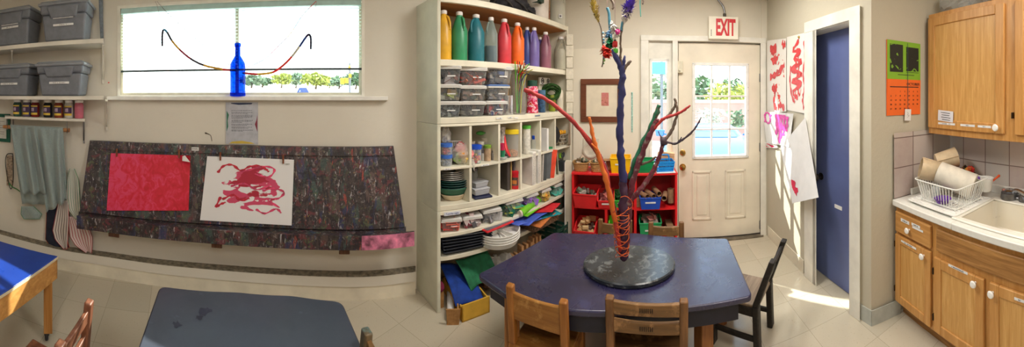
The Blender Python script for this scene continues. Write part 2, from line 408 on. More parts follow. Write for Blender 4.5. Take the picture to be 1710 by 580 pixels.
# exit door in its own frame
a = EX.at(1133, -.02)[0]; b_ = EX.at(1269, -.02)[0]; DW = (b_-a).length; DHd = math.atan2(b_.y-a.y, b_.x-a.x)
M_door = mat('door_paint', (230, 220, 200), .38, .05, 3)
door = thing('door_1', 'x', 'door', (a.x, a.y, 0), DHd); del door['label']; del door['category']; door['kind'] = 'structure'
def dx(px):
    p = EX.at(px, -.02)[0]; return (p-a).length*(1 if px >= 1133 else -1)
def dz(px, py): return zat(py, EX.at(px, -.02)[0].length)
gx0, gx1 = dx(1158), dx(1248); gz0, gz1 = dz(1200, 263), dz(1200, 107)
T = .042
obj('door_slab', MB().bb(0, gx0, 0, T, .012, 2.05).bb(gx1, DW, 0, T, .012, 2.05).bb(gx0, gx1, 0, T, .012, gz0).bb(gx0, gx1, 0, T, gz1, 2.05), M_door, door)
mb = MB().bb(gx0-.012, gx0+.018, -.014, T+.012, gz0-.012, gz1+.012).bb(gx1-.018, gx1+.012, -.014, T+.012, gz0-.012, gz1+.012).bb(gx0, gx1, -.014, T+.012, gz0-.012, gz0+.018).bb(gx0, gx1, -.014, T+.012, gz1-.018, gz1+.012)
for k in (1, 2):
    x = gx0+(gx1-gx0)*k/3; z = gz0+(gz1-gz0)*(.30 if k == 1 else .655)
    mb.bb(x-.009, x+.009, -.006, T, gz0, gz1).bb(gx0, gx1, -.006, T, z-.009, z+.009)
obj('window_frame', mb, M_white, door, bevel=.003)
obj('window_pane', MB().bb(gx0+.01, gx1-.01, T*.5-.002, T*.5+.002, gz0+.01, gz1-.01), M_glass, door)
scr = MB()
for k in range(5):
    for x in (gx0-.006, gx1+.006): scr.lathe([(.003, 0), (.003, .004)], 6, (x, -.016, gz0+(gz1-gz0)*k/4), Matrix.Rotation(PI/2, 3, 'X'))
obj('screw', scr, mat('dark_screw', (70, 62, 52), .4), door)
for (u0, u1) in ((1156, 1188), (1211, 1245)):
    x0, x1 = dx(u0), dx(u1); z0, z1 = dz(1200, 366), dz(1200, 285)
    mb = MB()
    for (q0, q1, y) in ((0, .022, -.008), (.022, .04, -.003)):
        pass
    mb.bb(x0, x0+.02, -.009, .002, z0, z1).bb(x1-.02, x1, -.009, .002, z0, z1).bb(x0, x1, -.009, .002, z0, z0+.02).bb(x0, x1, -.009, .002, z1-.02, z1)
    mb.hexa([(x0+.045, 0, z0+.045), (x1-.045, 0, z0+.045), (x1-.045, 0, z1-.045), (x0+.045, 0, z1-.045), (x0+.055, -.007, z0+.055), (x1-.055, -.007, z0+.055), (x1-.055, -.007, z1-.055), (x0+.055, -.007, z1-.055)])
    obj('door_panel', mb, M_door, door, bevel=.003)
brass = mat('brass', (205, 165, 95), .22, .1, metal=1); chrome = mat('chrome', (200, 202, 205), .18, .05, metal=1); steel = mat('dull_steel', (150, 150, 152), .35, .1, metal=1)
RX = Matrix.Rotation(PI/2, 3, 'X')
kx = dx(1140)
obj('door_knob', MB().lathe([(.034, 0), (.034, .006), (.014, .008), (.012, .03), (.026, .036), (.03, .048), (.024, .06), (.008, .064)], 24, (kx, 0, dz(1140, 279)), RX), brass, door, smooth=True)
obj('deadbolt', MB().lathe([(.031, 0), (.031, .01), (.024, .014)], 24, (kx, 0, dz(1140, 255)), RX).box((kx, -.022, dz(1140, 255)), (.008, .018, .028)), brass, door, smooth=True)
for py in (130, 246, 376): obj('hinge', MB().bb(DW-.008, DW+.012, -.006, .004, dz(1265, py)-.045, dz(1265, py)+.045), steel, door)
x = dx(1134)
obj('latch_box', MB().bb(x-.015, x+.04, -.045, 0, dz(1134, 122), dz(1134, 103)).lathe([(.012, 0), (.012, .012), (.005, .02)], 14, (x+.005, -.045, dz(1134, 118)), RX), mat('ivory_metal', (222, 214, 190), .4), door, bevel=.003)
obj('door_sweep', MB().bb(0, DW, -.012, 0, .003, .02), mat('dark_rubber', (60, 54, 48), .7), door)
struct('trim_8', MB().curved(EX, 1129, 1137, 0, FT, -.066, -.1, 1).curved(EX, 1265, 1279.6, 0, FT, -.066, -.1, 1).curved(EX, 1129, 1279, 2.03, FT+.01, -.066, -.1, 6), M_trim)
mb = MB().prism([(E3[0]-.06, E3[1]+.02), (E3[0]+.02, E3[1]-.03), (E3[0]+.2, E3[1]+.1), (E3[0]+.06, E3[1]+.2)], 0, CEIL)
struct('trim_9', mb, M_we)
struct('trim_6', MB().curved(EX, 1083, 1275, 0, .012, .05, -.12, 6), mat('worn_threshold', (110, 100, 84), .5, .2))
# ---- right wall with the blue door
p1 = BW.at(1357)[0]; p2 = BW.at(1422)[0]
struct('wall_right', MB().curved(BW, 1280, 1357, 0, CEIL, 0, -.16, 6).curved(BW, 1357, 1422, 2.03, CEIL, 0, -.16, 4).curved(BW, 1422, 1455, 0, CEIL, 0, -.16, 4), M_wk)
BT = 2.03
struct('trim_7', MB().curved(BW, 1343, 1362, 0, BT+.06, .022, .0, 2).curved(BW, 1357, 1363, 0, BT, .022, -.16, 1).curved(BW, 1343, 1436, BT-.012, BT+.075, .024, 0, 5).curved(BW, 1418, 1436, 0, BT+.03, .024, 0, 2)
       .curved(BW, 1360, 1422, BT-.015, BT+.01, 0, -.16, 3).curved(BW, 1421, 1424, 0, BT, .02, -.16, 1), M_trim, bevel=.003)
q0 = BW.at(1352, -.11)[0]; q1 = BW.at(1421.5, -.11)[0]; BH = math.atan2(q1.y-q0.y, q1.x-q0.x); BWd = (q1-q0).length
M_blue = mat('blue_door_paint', (92, 104, 152), .33, .06, 3, bumps=.03)
bd = thing('door_2', 'x', 'door', (q0.x, q0.y, 0), BH); del bd['label']; del bd['category']; bd['kind'] = 'structure'
obj('door_slab', MB().bb(0, BWd, 0, .04, .008, BT-.015), M_blue, bd, bevel=.002)
def bx(px): return (BW.at(px, -.11)[0]-q0).length
kz = zat(294, BW.at(1369, -.11)[0].length)
dark = mat('dark_bronze', (52, 46, 44), .35, .1, metal=.6)
obj('door_knob', MB().lathe([(.03, 0), (.03, .006), (.012, .01), (.012, .03), (.025, .036), (.029, .048), (.022, .06), (.006, .064)], 22, (bx(1371), 0, kz), RX), dark, bd, smooth=True)
pz = zat(346, BW.at(1399, -.11)[0].length)
pl = obj('door_plaque', MB().bb(bx(1394), bx(1406), -.004, 0, pz-.014, pz+.014), mat('paper_label', (232, 230, 226), .6, .02), bd)
# kitchen side wall, back wall, room behind the camera
w0 = Vector((1.82, .71, 0)); w1 = kp(0, .001); wl = kp(0, .64)
nrm = KU*-1
def slab(a, b, t, z0, z1, mb=None):
    mb = mb or MB(); d = (Vector(b[:2])-Vector(a[:2])).normalized(); n = Vector((-d.y, d.x))*t
    return mb.hexa([(a[0], a[1], z0), (b[0], b[1], z0), (b[0]+n.x, b[1]+n.y, z0), (a[0]+n.x, a[1]+n.y, z0), (a[0], a[1], z1), (b[0], b[1], z1), (b[0]+n.x, b[1]+n.y, z1), (a[0]+n.x, a[1]+n.y, z1)])
struct('wall_kitchen', slab((1.82, .71), kp(0, .60), .12, 0, CEIL, slab(kp(-.0, .60), kp(2.6, .60), .12, 0, CEIL)), M_wk)
struct('wall_back', slab((3.3, -1.75), (-3.6, -1.75), .1, 0, CEIL, slab((-3.35, -1.75), (-3.25, -.9), .1, 0, CEIL)), M_wl)
# vinyl base at the corner
mb = MB(); mb.curved(BW, 1437, 1455, 0, .1, .006, 0, 3); slab((1.82-.004, .71-.004), kp(0, .07), -.006, 0, .1, mb); struct('baseboard_right', mb, M_base)
struct('baseboard_exit', MB().curved(BW, 1282, 1342, 0, .11, .008, 0, 3), M_cream)
# tiles on kitchen walls
m, nt, b = newmat('wall_tile'); v = coords(nt)
def tiles(name, phase):
    m, nt, b = newmat(name); v = coords(nt); sx = node(nt, 'ShaderNodeSeparateXYZ'); cx = node(nt, 'ShaderNodeCombineXYZ')
    nt.links.new(v, sx.inputs[0]); nt.links.new(sx.outputs['X'], cx.inputs['X']); nt.links.new(sx.outputs['Z'], cx.inputs['Y'])
    ad = node(nt, 'ShaderNodeVectorMath', operation='ADD'); ad.inputs[1].default_value = phase; nt.links.new(cx.outputs[0], ad.inputs[0])
    sc = node(nt, 'ShaderNodeVectorMath', operation='SCALE'); sc.inputs['Scale'].default_value = 1/.205; nt.links.new(ad.outputs[0], sc.inputs[0])
    fr_ = node(nt, 'ShaderNodeVectorMath', operation='FRACTION'); nt.links.new(sc.outputs[0], fr_.inputs[0])
    flo = node(nt, 'ShaderNodeVectorMath', operation='FLOOR'); nt.links.new(sc.outputs[0], flo.inputs[0])
    wn = node(nt, 'ShaderNodeTexWhiteNoise'); nt.links.new(flo.outputs[0], wn.inputs['Vector'])
    c = ramp(nt, wn.outputs['Value'], [(0, (196, 180, 172)), (.3, (204, 190, 184)), (.55, (190, 186, 180)), (.8, (180, 156, 152))], 'CONSTANT')
    c = mixc(nt, noise(nt, v, 14, 5), c, col((200, 188, 178)))
    s2 = node(nt, 'ShaderNodeSeparateXYZ'); nt.links.new(fr_.outputs[0], s2.inputs[0]); mx = []
    for ax in 'XY':
        q = node(nt, 'ShaderNodeMath', operation='PINGPONG'); q.inputs[1].default_value = .5; nt.links.new(s2.outputs[ax], q.inputs[0]); mx.append(q)
    mn = node(nt, 'ShaderNodeMath', operation='MINIMUM'); nt.links.new(mx[0].outputs[0], mn.inputs[0]); nt.links.new(mx[1].outputs[0], mn.inputs[1])
    g = ramp(nt, mn.outputs[0], [(.012, (255, 255, 255)), (.02, (0, 0, 0))])
    nt.links.new(mixc(nt, g, c, col((120, 100, 92))), b.inputs['Base Color']); b.inputs['Roughness'].default_value = .3
    bump(nt, b, g, -.3, .003); return m
kt = thing('wall_kitchen_tile', 'x', 'tile', tuple(kp(0, .596)), KH); del kt['label']; del kt['category']; kt['kind'] = 'structure'
# top edge of the tiles: bottom of cabinet; left tiles on the side wall
ZC = .80
obj('back_tiles', MB().bb(0.0, 2.4, 0, .004, ZC, 1.30), tiles('tile_back', (.065, .02, 0)), kt)
st = thing('wall_side_tile', 'x', 'tile', tuple(kp(.002, .60)), KH+PI/2); del st['label']; del st['category']; st['kind'] = 'structure'
xs = -.60+.02
obj('side_tiles', MB().bb(xs, 0, 0, .006, ZC, 1.245), tiles('tile_side', (.0, .02, 0)), st)

# ================================================================= camera, light
cam = bpy.data.cameras.new('camera'); cam.type = 'PANO'; cam.panorama_type = 'CENTRAL_CYLINDRICAL'
cam.central_cylindrical_range_u_min = -CX/F; cam.central_cylindrical_range_u_max = (1710-CX)/F
cam.central_cylindrical_range_v_min = -(580-CY)/F; cam.central_cylindrical_range_v_max = CY/F
co = bpy.data.objects.new('camera', cam); C.objects.link(co); co.location = (0, 0, H); co.rotation_euler = (PI/2, 0, 0)
sc = bpy.context.scene; sc.camera = co
sc.view_settings.view_transform = 'Standard'; sc.view_settings.look = 'None'; sc.view_settings.gamma = 1; sc.view_settings.use_curve_mapping = False
sc.view_settings.exposure = 0.2
sc.cycles.use_denoising = True; sc.cycles.max_bounces = 10; sc.cycles.diffuse_bounces = 5; sc.cycles.transparent_max_bounces = 32; sc.cycles.sample_clamp_indirect = 6
try: sc.cycles.denoiser = 'OPENIMAGEDENOISE'
except Exception: pass
w = bpy.data.worlds.new('sky'); sc.world = w; w.use_nodes = True
bg = w.node_tree.nodes['Background']; nt = w.node_tree
g = nt.nodes.new('ShaderNodeTexCoord'); s = nt.nodes.new('ShaderNodeSeparateXYZ'); nt.links.new(g.outputs['Generated'], s.inputs[0])
nt.links.new(ramp(nt, s.outputs['Z'], [(.0, (255, 255, 252)), (.5, (205, 228, 255))]), bg.inputs['Color']); bg.inputs['Strength'].default_value = 3.8
def light(name, kind, loc, energy, color=(1, 1, 1), size=.5, sy=None, aim=None):
    l = bpy.data.lights.new(name, kind); l.energy = energy; l.color = color
    if kind == 'AREA': l.shape = 'RECTANGLE'; l.size = size; l.size_y = sy or size
    o = bpy.data.objects.new(name, l); C.objects.link(o); o.location = loc
    if aim is not None: o.rotation_euler = (Vector(aim)-Vector(loc)).to_track_quat('-Z', 'Y').to_euler()
    return o
SUN_EL = math.radians(37.8); SUN_AZ = .265
sd = Vector((SUN_AZ*math.cos(SUN_EL), -math.cos(SUN_EL), -math.sin(SUN_EL)))
sun = light('sun', 'SUN', (0, 8, 6), 12.0, (1, .95, .85), aim=Vector((0, 8, 6))+sd); sun.data.angle = math.radians(.6)
light('ceiling_fill', 'AREA', (.9, 1.5, 2.56), 36, (1, .96, .89), 1.2, .3, (.9, 1.5, 0))  # unseen area lights added under the ceiling to fill the interior, weakest at left
light('ceiling_fill', 'AREA', (-1.0, .1, 2.56), 5, (1, .96, .9), 1.2, .3, (-1.0, .1, 0))
light('ceiling_fill', 'AREA', (.9, -.6, 2.56), 27, (1, .95, .87), 1.2, .3, (.9, -.6, 0))

# ================================================================= outside
M_grass = mat('leaf_dark', (104, 132, 92), .7, .35, 3); M_leaf2 = mat('leaf_yellow', (176, 182, 84), .7, .3, 3); M_leaf3 = mat('leaf_grey_green', (136, 158, 124), .7, .3, 3)
M_bark = mat('tree_bark', (100, 80, 60), .8)
struct('ground', MB().add([(-60, -2, -.06), (-60, 80, -.06), (-6, 80, -.06), (-6, 6, -.06), (-3, 2.6, -.06), (-4, -2, -.06)], [(0, 1, 2, 3, 4, 5)])
       .add([(-6, 80, -.6), (80, 80, -.6), (80, 0, -.6), (2.75, 2.1, -.6), (0.2, 3.6, -.6), (-6, 6, -.6)], [(0, 1, 2, 3, 4, 5)]), mat('pale_concrete', (205, 198, 184), .8, .08, 2))
def tree(loc, h, r, m, label, seed, trunk=.4):
    t = thing('tree', label, 'tree', loc, 0, 'trees across the street'); rr = random.Random(seed)
    obj('trunk', MB().tube([(0, 0, 0), (.05*r, 0, h*trunk), (0, 0, h*.7)], [.08*r, .06*r, .03*r], 8), M_bark, t)
    mb = MB()
    for k in range(420):
        b = rr.uniform(-1, 1); a = rr.uniform(0, 2*PI); q = (rr.random()**.4)*r; c = Vector((q*math.cos(a)*math.sqrt(1-b*b), q*math.sin(a)*math.sqrt(1-b*b), h*(.5+trunk*.5)+b*h*(.5-trunk*.5)*(q/r)))
        R = Matrix.Rotation(rr.uniform(0, 2*PI), 3, Vector((rr.random()-.5, rr.random()-.5, rr.random())).normalized()); s_ = r*rr.uniform(.12, .24)
        mb.add([c+R@Vector(p) for p in ((-s_, 0, 0), (0, -s_*.5, 0), (s_, 0, .1*s_), (0, s_*.5, .15*s_))], [(0, 1, 2, 3)])
    obj('crown', mb, m, t); return t
GZ = -.6
for k, (px, d, top, r, m, lab) in enumerate((
        (1100, 17, 120, 1.5, M_leaf3, 'grey-green tree seen through the narrow sidelight'),
        (1164, 20, 124, 1.4, M_grass, 'dark green tree at the left of the door glass'),
        (1203, 16.5, 134, .9, M_leaf2, 'small yellow-green tree in the middle of the door glass'),
        (1222, 28, 130, 1.5, M_grass, 'dark green tree behind the yellow-green ones'),
        (1242, 17.5, 141, 1.0, M_leaf2, 'yellow-green tree at the right of the door glass'))):
    p = D(px, d, GZ); tree(tuple(p), zat(top, d)-GZ, r, m, lab, k, .25)
p = thing('garden_wall', 'long pinkish low wall seen through the door glass', 'wall', tuple(D(1200, 13.5, GZ)), -.75)
obj('wall_body', MB().bb(-7, 7, 0, .25, 0, zat(170, 13.5)-GZ-.06), mat('pink_stucco', (196, 150, 138), .8, .06, 2), p)
obj('coping', MB().bb(-7, 7, -.04, .29, zat(170, 13.5)-GZ-.06, zat(167, 13.5)-GZ), mat('pale_coping', (222, 200, 190), .8), p)
def bush(px, py0, py1, d, r, m, label, seed):
    p = D(px, d, zat(py1, d)); rr = random.Random(seed); mb = MB(); h = zat(py0, d)-zat(py1, d)
    mb.tube([(p.x, p.y, GZ), tuple(p+Vector((0, 0, h*.5)))], .03, 6)
    for k in range(160):
        c = p+Vector((rr.gauss(0, r*.45), rr.gauss(0, r*.45), h*rr.random()))
        R = Matrix.Rotation(rr.uniform(0, 2*PI), 3, Vector((rr.random()-.5, rr.random()-.5, rr.random())).normalized()); s_ = .13
        mb.add([c+R@Vector(q) for q in ((-s_, 0, 0), (0, -s_*.5, 0), (s_, 0, 0), (0, s_*.5, 0))], [(0, 1, 2, 3)])
    tag(obj('bush', mb, m), label, 'bush', 'bushes in front of the garden wall')
bush(1185, 183, 206, 11, .5, mat('pale_blossom', (205, 205, 190), .7, .2), 'pale blossoming bush in front of the pink wall, left of the two', 31)
bush(1232, 186, 211, 11.8, .5, M_leaf3, 'grey-green low bush in front of the pink wall, right of the two', 32)
# car nose-on at the kerb
def build_car():
    d = 5.6; c = D(1178, d, GZ); hd = -th(1178)
    t = thing('car', 'light blue parked car seen through the door glass', 'car', (c.x, c.y, GZ), hd)
    paint = mat('light_blue_car_paint', (52, 116, 190), .2, .03, spec=.6); gl = mat('car_glass', (70, 104, 134), .2, .1, spec=.5); tyre = mat('tyre', (36, 36, 38), .8)
    W = 1.72; zr = zat(212, d+.9)-GZ; zb = .62; zh = zat(240, d)-GZ
    def sec(y, w, z0, z1): return [Vector((-w/2, y, z0)), Vector((w/2, y, z0)), Vector((w/2*1.0, y, (z0+z1)*.5)), Vector((w/2*.93, y, z1)), Vector((-w/2*.93, y, z1)), Vector((-w/2, y, (z0+z1)*.5))]
    obj('car_body', MB().sweep([sec(-.9, W*.82, .3, zh-.26), sec(-.78, W*.94, .22, zh-.1), sec(-.3, W, .2, zh-.02), sec(.35, W, .2, zh+.06), sec(2.0, W, .2, zh+.1), sec(3.0, W*.95, .25, zh+.02), sec(3.3, W*.85, .35, zh-.1)]), paint, t, bevel=.05, smooth=True)
    obj('cabin', MB().sweep([sec(.35, W*.86, zh-.02, zh+.04), sec(1.0, W*.80, zh-.02, zr-.03), sec(1.3, W*.76, zh-.02, zr), sec(2.0, W*.76, zh-.02, zr-.02), sec(2.8, W*.82, zh-.02, zh+.08)]), paint, t, bevel=.03, smooth=True)
    obj('windshield', MB().add([(-W*.37, .39, zh+.06), (W*.37, .39, zh+.06), (W*.335, .97, zr-.06), (-W*.335, .97, zr-.06)], [(0, 1, 2, 3)]), gl, t, solid=.02)
    for s in (-1, 1):
        obj('side_mirror', MB().taper((s*(W/2+.08), .55, zh+.06), (.16, .1), (.2, .1), .13).bar((s*(W/2-.1), .5, zh+.1), (s*(W/2+.05), .55, zh+.1), .04), paint, t, bevel=.02)
        obj('headlight', MB().ball((s*W*.33, -.82, zh-.2), (.17, .06, .08)), mat('headlight_lens', (235, 238, 240), .1), t, smooth=True)
        for y in (-.2, 2.4): obj('wheel', MB().lathe([(.2, -.1), (.3, -.1), (.32, 0), (.3, .1), (.2, .1)], 22, (s*(W/2-.1), y, .32), Matrix.Rotation(PI/2, 3, 'Y')), tyre, t, smooth=True)
    obj('bumper', MB().bb(-W*.44, W*.44, -.98, -.86, .26, .42), mat('car_grille', (60, 70, 84), .5), t, bevel=.03)
build_car()
sg = thing('street_sign', 'blue square sign on a grey post seen through the sidelight', 'sign', tuple(D(1105, 11, GZ)), -.5)
obj('post', MB().bb(-.05, .05, -.03, .03, 0, zat(100, 11)-GZ), mat('grey_post', (120, 124, 128), .5), sg)
obj('sign_panel', MB().bb(-.36, .14, -.05, -.03, zat(124, 11)-GZ, zat(104, 11)-GZ), mat('blue_sign', (90, 178, 214), .4, .03), sg)
# across the street, through the long window: pale bank, trees, tent, signal
d0 = 22
struct('embankment', MB().add([D(x, d, z) for x, d, z in ((80, 9, .6), (660, 9, .6), (660, 34, 1.98), (80, 34, 1.98))]+[D(x, d, -.2) for x, d in ((80, 9), (660, 9), (660, 34), (80, 34))], [(0, 1, 2, 3), (0, 4, 5, 1), (1, 5, 6, 2), (2, 6, 7, 3), (3, 7, 4, 0)]), MATS['pale_concrete'])
for k, (px, top, r, m, lab) in enumerate((
        (420, 124, 1.1, M_leaf3, 'grey-green tree right behind the blue bottle, beyond the window'), (438, 130, 1.2, M_grass, 'dark tree at the left of the row across the street'),
        (470, 122, .9, M_leaf2, 'olive tree with an orange crown across the street'), (494, 121, 1.1, M_leaf3, 'tall grey-green tree above the tent across the street'),
        (527, 122, 1.3, M_leaf2, 'broad yellow tree in the middle of the street view'), (550, 130, 1.2, M_leaf2, 'pale yellow tree right of the broad yellow one'),
        (566, 128, 1.2, M_leaf3, 'grey-green tree left of the traffic signal'), (594, 120, 1.0, M_grass, 'dark tree at the far right of the window view'))):
    d = (24, 29, 24.5, 31, 25, 34, 28, 23)[k]; zb = zat(143 if px > 480 else 141, d); p = D(px, d, zb-.3); tree(tuple(p), zat(top, d)-zb+.3, r, m, lab, 40+k, .2)
d = 17; tp = D(506, d, zat(157.5, d)-.05)
tt = thing('tent', 'dark blue pointed tent on the pale street beyond the window', 'tent', tuple(tp), .66)
obj('canopy', MB().add([(-.42, -.3, 0), (.42, -.3, 0), (.42, .3, 0), (-.42, .3, 0), (-.22, 0, .42), (.2, 0, .42)], [(0, 1, 5, 4), (1, 2, 5), (2, 3, 4, 5), (3, 0, 4), (0, 3, 2, 1)]), mat('blue_canvas', (70, 84, 130), .7), tt)
obj('tent_pole', MB().tube([(-.2, -.2, 0), (-.16, -.12, .26)], .03, 6), mat('pale_canvas', (190, 200, 220), .7), tt)
d = 14; ts = thing('traffic_signal', 'yellow traffic signal on a post at the right of the window view', 'traffic light', tuple(D(584, d, .9)), .66)
yel = mat('signal_yellow', (226, 176, 40), .5)
obj('post', MB().tube([(0, 0, 0), (0, 0, zat(104, d)-.9)], .055, 10), MATS['grey_post'], ts)
for px, py, s in ((571, 136, 1.25), (578, 135, 1.1), (584, 127, .8), (583, 113, .7)):
    q = Y(px, py, d)-Vector(D(584, d, .9)); c = Vector((-(584-px)/F*d*.98, -.12, zat(py, d)-.9))
    obj('signal_head', MB().box(c, (.15*s, .14, .22*s)).lathe([(.05*s, 0), (.06*s, .06)], 12, c+Vector((0, -.07, .04)), RX), yel, ts, bevel=.01)
# ================================================================= window dressing
M_slat = None
m, nt, b = newmat('white_blind'); out = nt.nodes['Material Output']
b.inputs['Base Color'].default_value = col((225, 236, 232)); tl = node(nt, 'ShaderNodeBsdfTranslucent'); tl.inputs['Color'].default_value = col((235, 245, 240))
x = node(nt, 'ShaderNodeMixShader'); x.inputs['Fac'].default_value = .6; nt.links.new(b.outputs[0], x.inputs[1]); nt.links.new(tl.outputs[0], x.inputs[2]); nt.links.new(x.outputs[0], out.inputs['Surface']); M_slat = m
bz = zat(116, WW.at(420)[0].length)
bl = thing('window_blind', 'raised white slat blind with a dark bottom rail across the long window', 'blind', tuple(WW.xyz(400, bz, -.03)), 0)
mb = MB(); nS = 19
for i in range(nS):
    z = bz+.02+(ZT-.075-bz)*i/(nS-1)
    for (a, e) in ((WX0+7, 397), (403, WX1-6)): mb.curved(WW, a, e, z, z+.0012, -.02, -.038, 8)
obj('slats', mb, M_slat, bl, world=True)
obj('head_rail', MB().curved(WW, WX0+6, WX1-6, ZT-.062, ZT-.022, -.012, -.048, 16), mat('teal_white_rail', (178, 208, 204), .4, .05), bl, world=True, smooth=True)
obj('bottom_rail', MB().curved(WW, WX0+6, WX1-4, bz-.006, bz+.008, -.015, -.045, 16), mat('dark_blind_rail', (46, 60, 60), .5, .15), bl, world=True, smooth=True)
mb = MB()
for px in (212, 392, 408, 598):
    obj('ladder_cord', MB().tube([WW.xyz(px, bz, -.03), WW.xyz(px, ZT-.06, -.03)], .0012, 5), mat('blind_cord', (200, 205, 200), .7), bl, world=True)
# cobalt bottle on the sill
p = WW.pt(397, 158, .02); d = dist(p); r = 13/F*d; hb = (158-69)/F*d
bo = thing('glass_bottle', 'cobalt blue glass bottle standing on the window sill', 'bottle', (p.x, p.y, ZS+.001))
m, nt, b = newmat('cobalt_glass'); out = nt.nodes['Material Output']; t = node(nt, 'ShaderNodeBsdfTransparent')
nt.links.new(ramp(nt, noise(nt, coords(nt, (1, 1, 3)), 16, 5), [(.3, (20, 90, 250)), (.5, (50, 150, 255)), (.72, (8, 50, 235))]), t.inputs['Color'])
b.inputs['Base Color'].default_value = col((10, 40, 190)); b.inputs['Roughness'].default_value = .06
x = node(nt, 'ShaderNodeMixShader'); x.inputs['Fac'].default_value = .25; nt.links.new(t.outputs[0], x.inputs[1]); nt.links.new(b.outputs[0], x.inputs[2]); nt.links.new(x.outputs[0], out.inputs['Surface'])
obj('bottle_body', MB().lathe([(r*.9, 0), (r, .006), (r, hb*.55), (r*.93, hb*.62), (r*.62, hb*.70), (r*.36, hb*.76), (r*.33, hb*.95)], 28), m, bo, smooth=True)
obj('bottle_mouth', MB().lathe([(r*.33, hb*.93), (r*.44, hb*.935), (r*.44, hb*.985), (r*.34, hb)], 24), m, bo, smooth=True)
# two yarn-wrapped garlands hanging in front of the window
def hang(name, pts, rad, cols, label, cat, group=None, off=.03, ties=()):
    t = thing(name, label, cat, tuple(WW.pt(pts[len(pts)//2][0], pts[len(pts)//2][1], off)), 0, group)
    path = smoothpath([WW.pt(px, py, off) for px, py in pts], 7)
    k = 9; step = max(2, len(path)//k); j = 0
    for i in range(0, len(path)-1, step):
        seg = path[i:min(len(path), i+step+1)]
        if len(seg) > 1: obj('yarn_band', MB().tube(seg, rad, 7), mat('yarn_%d_%d_%d' % cols[j % len(cols)], cols[j % len(cols)], .9), t, world=True, smooth=True)
        j += 1
    for a in ties: obj('string', MB().tube([WW.pt(x, y, off) for x, y in a], .0013, 5), mat('pale_string', (150, 120, 120), .9), t, world=True)
    return t
cA = [(40, 34, 46), (40, 34, 46), (60, 120, 150), (50, 42, 50), (210, 160, 60), (150, 50, 70), (60, 50, 60), (200, 150, 50), (190, 50, 40)]
hang('yarn_stick', [(271, 77), (271, 60), (273, 50), (279, 54), (287, 68), (300, 83), (318, 98), (340, 109), (372, 116), (395, 118)], .0085, cA, 'yarn-wrapped bent stick hanging left of the blue bottle', 'hanging stick', 'yarn sticks in the window', ties=[[(273, 50), (262, 8), (259, 2)]])
hang('yarn_stick', [(519, 82), (519, 64), (516, 58), (511, 62), (500, 78), (487, 95), (472, 110), (455, 121), (430, 124), (405, 122)], .0085, [(40, 36, 60), (40, 36, 60), (60, 40, 80), (40, 60, 130), (200, 190, 170), (214, 60, 50), (220, 50, 40), (220, 170, 60), (200, 60, 60)], 'yarn-wrapped bent stick hanging right of the blue bottle', 'hanging stick', 'yarn sticks in the window', ties=[[(516, 58), (523, 30), (529, 2)]])
hang('bead_string', [(262, 2), (280, 22), (312, 52), (345, 80), (372, 102), (398, 115)], .0022, [(180, 170, 165), (120, 110, 110), (180, 170, 165)], 'thin bead string arching down behind the left yarn stick', 'string', 'bead strings in the window', off=.01)
hang('bead_string', [(528, 2), (505, 26), (485, 56), (462, 80), (440, 100), (412, 113)], .0026, [(200, 60, 70), (190, 190, 190), (60, 130, 160), (210, 170, 80), (140, 70, 90)], 'thin multicoloured string arching down at the right of the bottle', 'string', 'bead strings in the window', off=.01)

# ================================================================= left shelves, bins, jars, towels
M_shelf = mat('white_shelf_board', (226, 220, 206), .5, .06, 5)
def wshelf(label, px0, px1, ztop, depth, th_, brackets):
    t = thing('wall_shelf', label, 'shelf', tuple(WW.xyz((px0+px1)/2, ztop-th_)), 0, 'shelves on the left wall')
    obj('shelf_board', MB().curved(WW, px0, px1, ztop-th_, ztop, depth, .002, 6), M_shelf, t, world=True, bevel=.003)
    for px, drop, w, m_ in brackets:
        a = WW.xyz(px, ztop-th_, .008); b_ = WW.xyz(px, ztop-th_-drop, .008); cpt = WW.xyz(px, ztop-th_-.006, depth*.85)
        obj('bracket', MB().bar(a, b_, w, .012).bar(b_+(a-b_)*.12, cpt, w*.6, .01).bar(a-Vector((0, 0, .006)), cpt, w, .01), m_, t, world=True)
    return t
M_brk = mat('white_bracket', (216, 210, 196), .5)
Z1 = zat(74, WW.at(176)[0].length); Z2 = 1.497; Z3 = zat(197, WW.at(100, .1)[0].length)
wshelf('upper white wall shelf holding two large grey tote bins', -75, 173, Z1, .26, .035, [(172, .30, .02, M_brk), (20, .2, .02, M_brk)])
wshelf('middle white wall shelf holding grey tote bins at sill height', -75, 173, Z2, .26, .03, [(178, .26, .02, M_brk)])
sh3 = wshelf('short white shelf holding a row of paint jars', 8, 142, Z3, .16, .022, [(140, .2, .014, steel), (22, .12, .01, steel)])
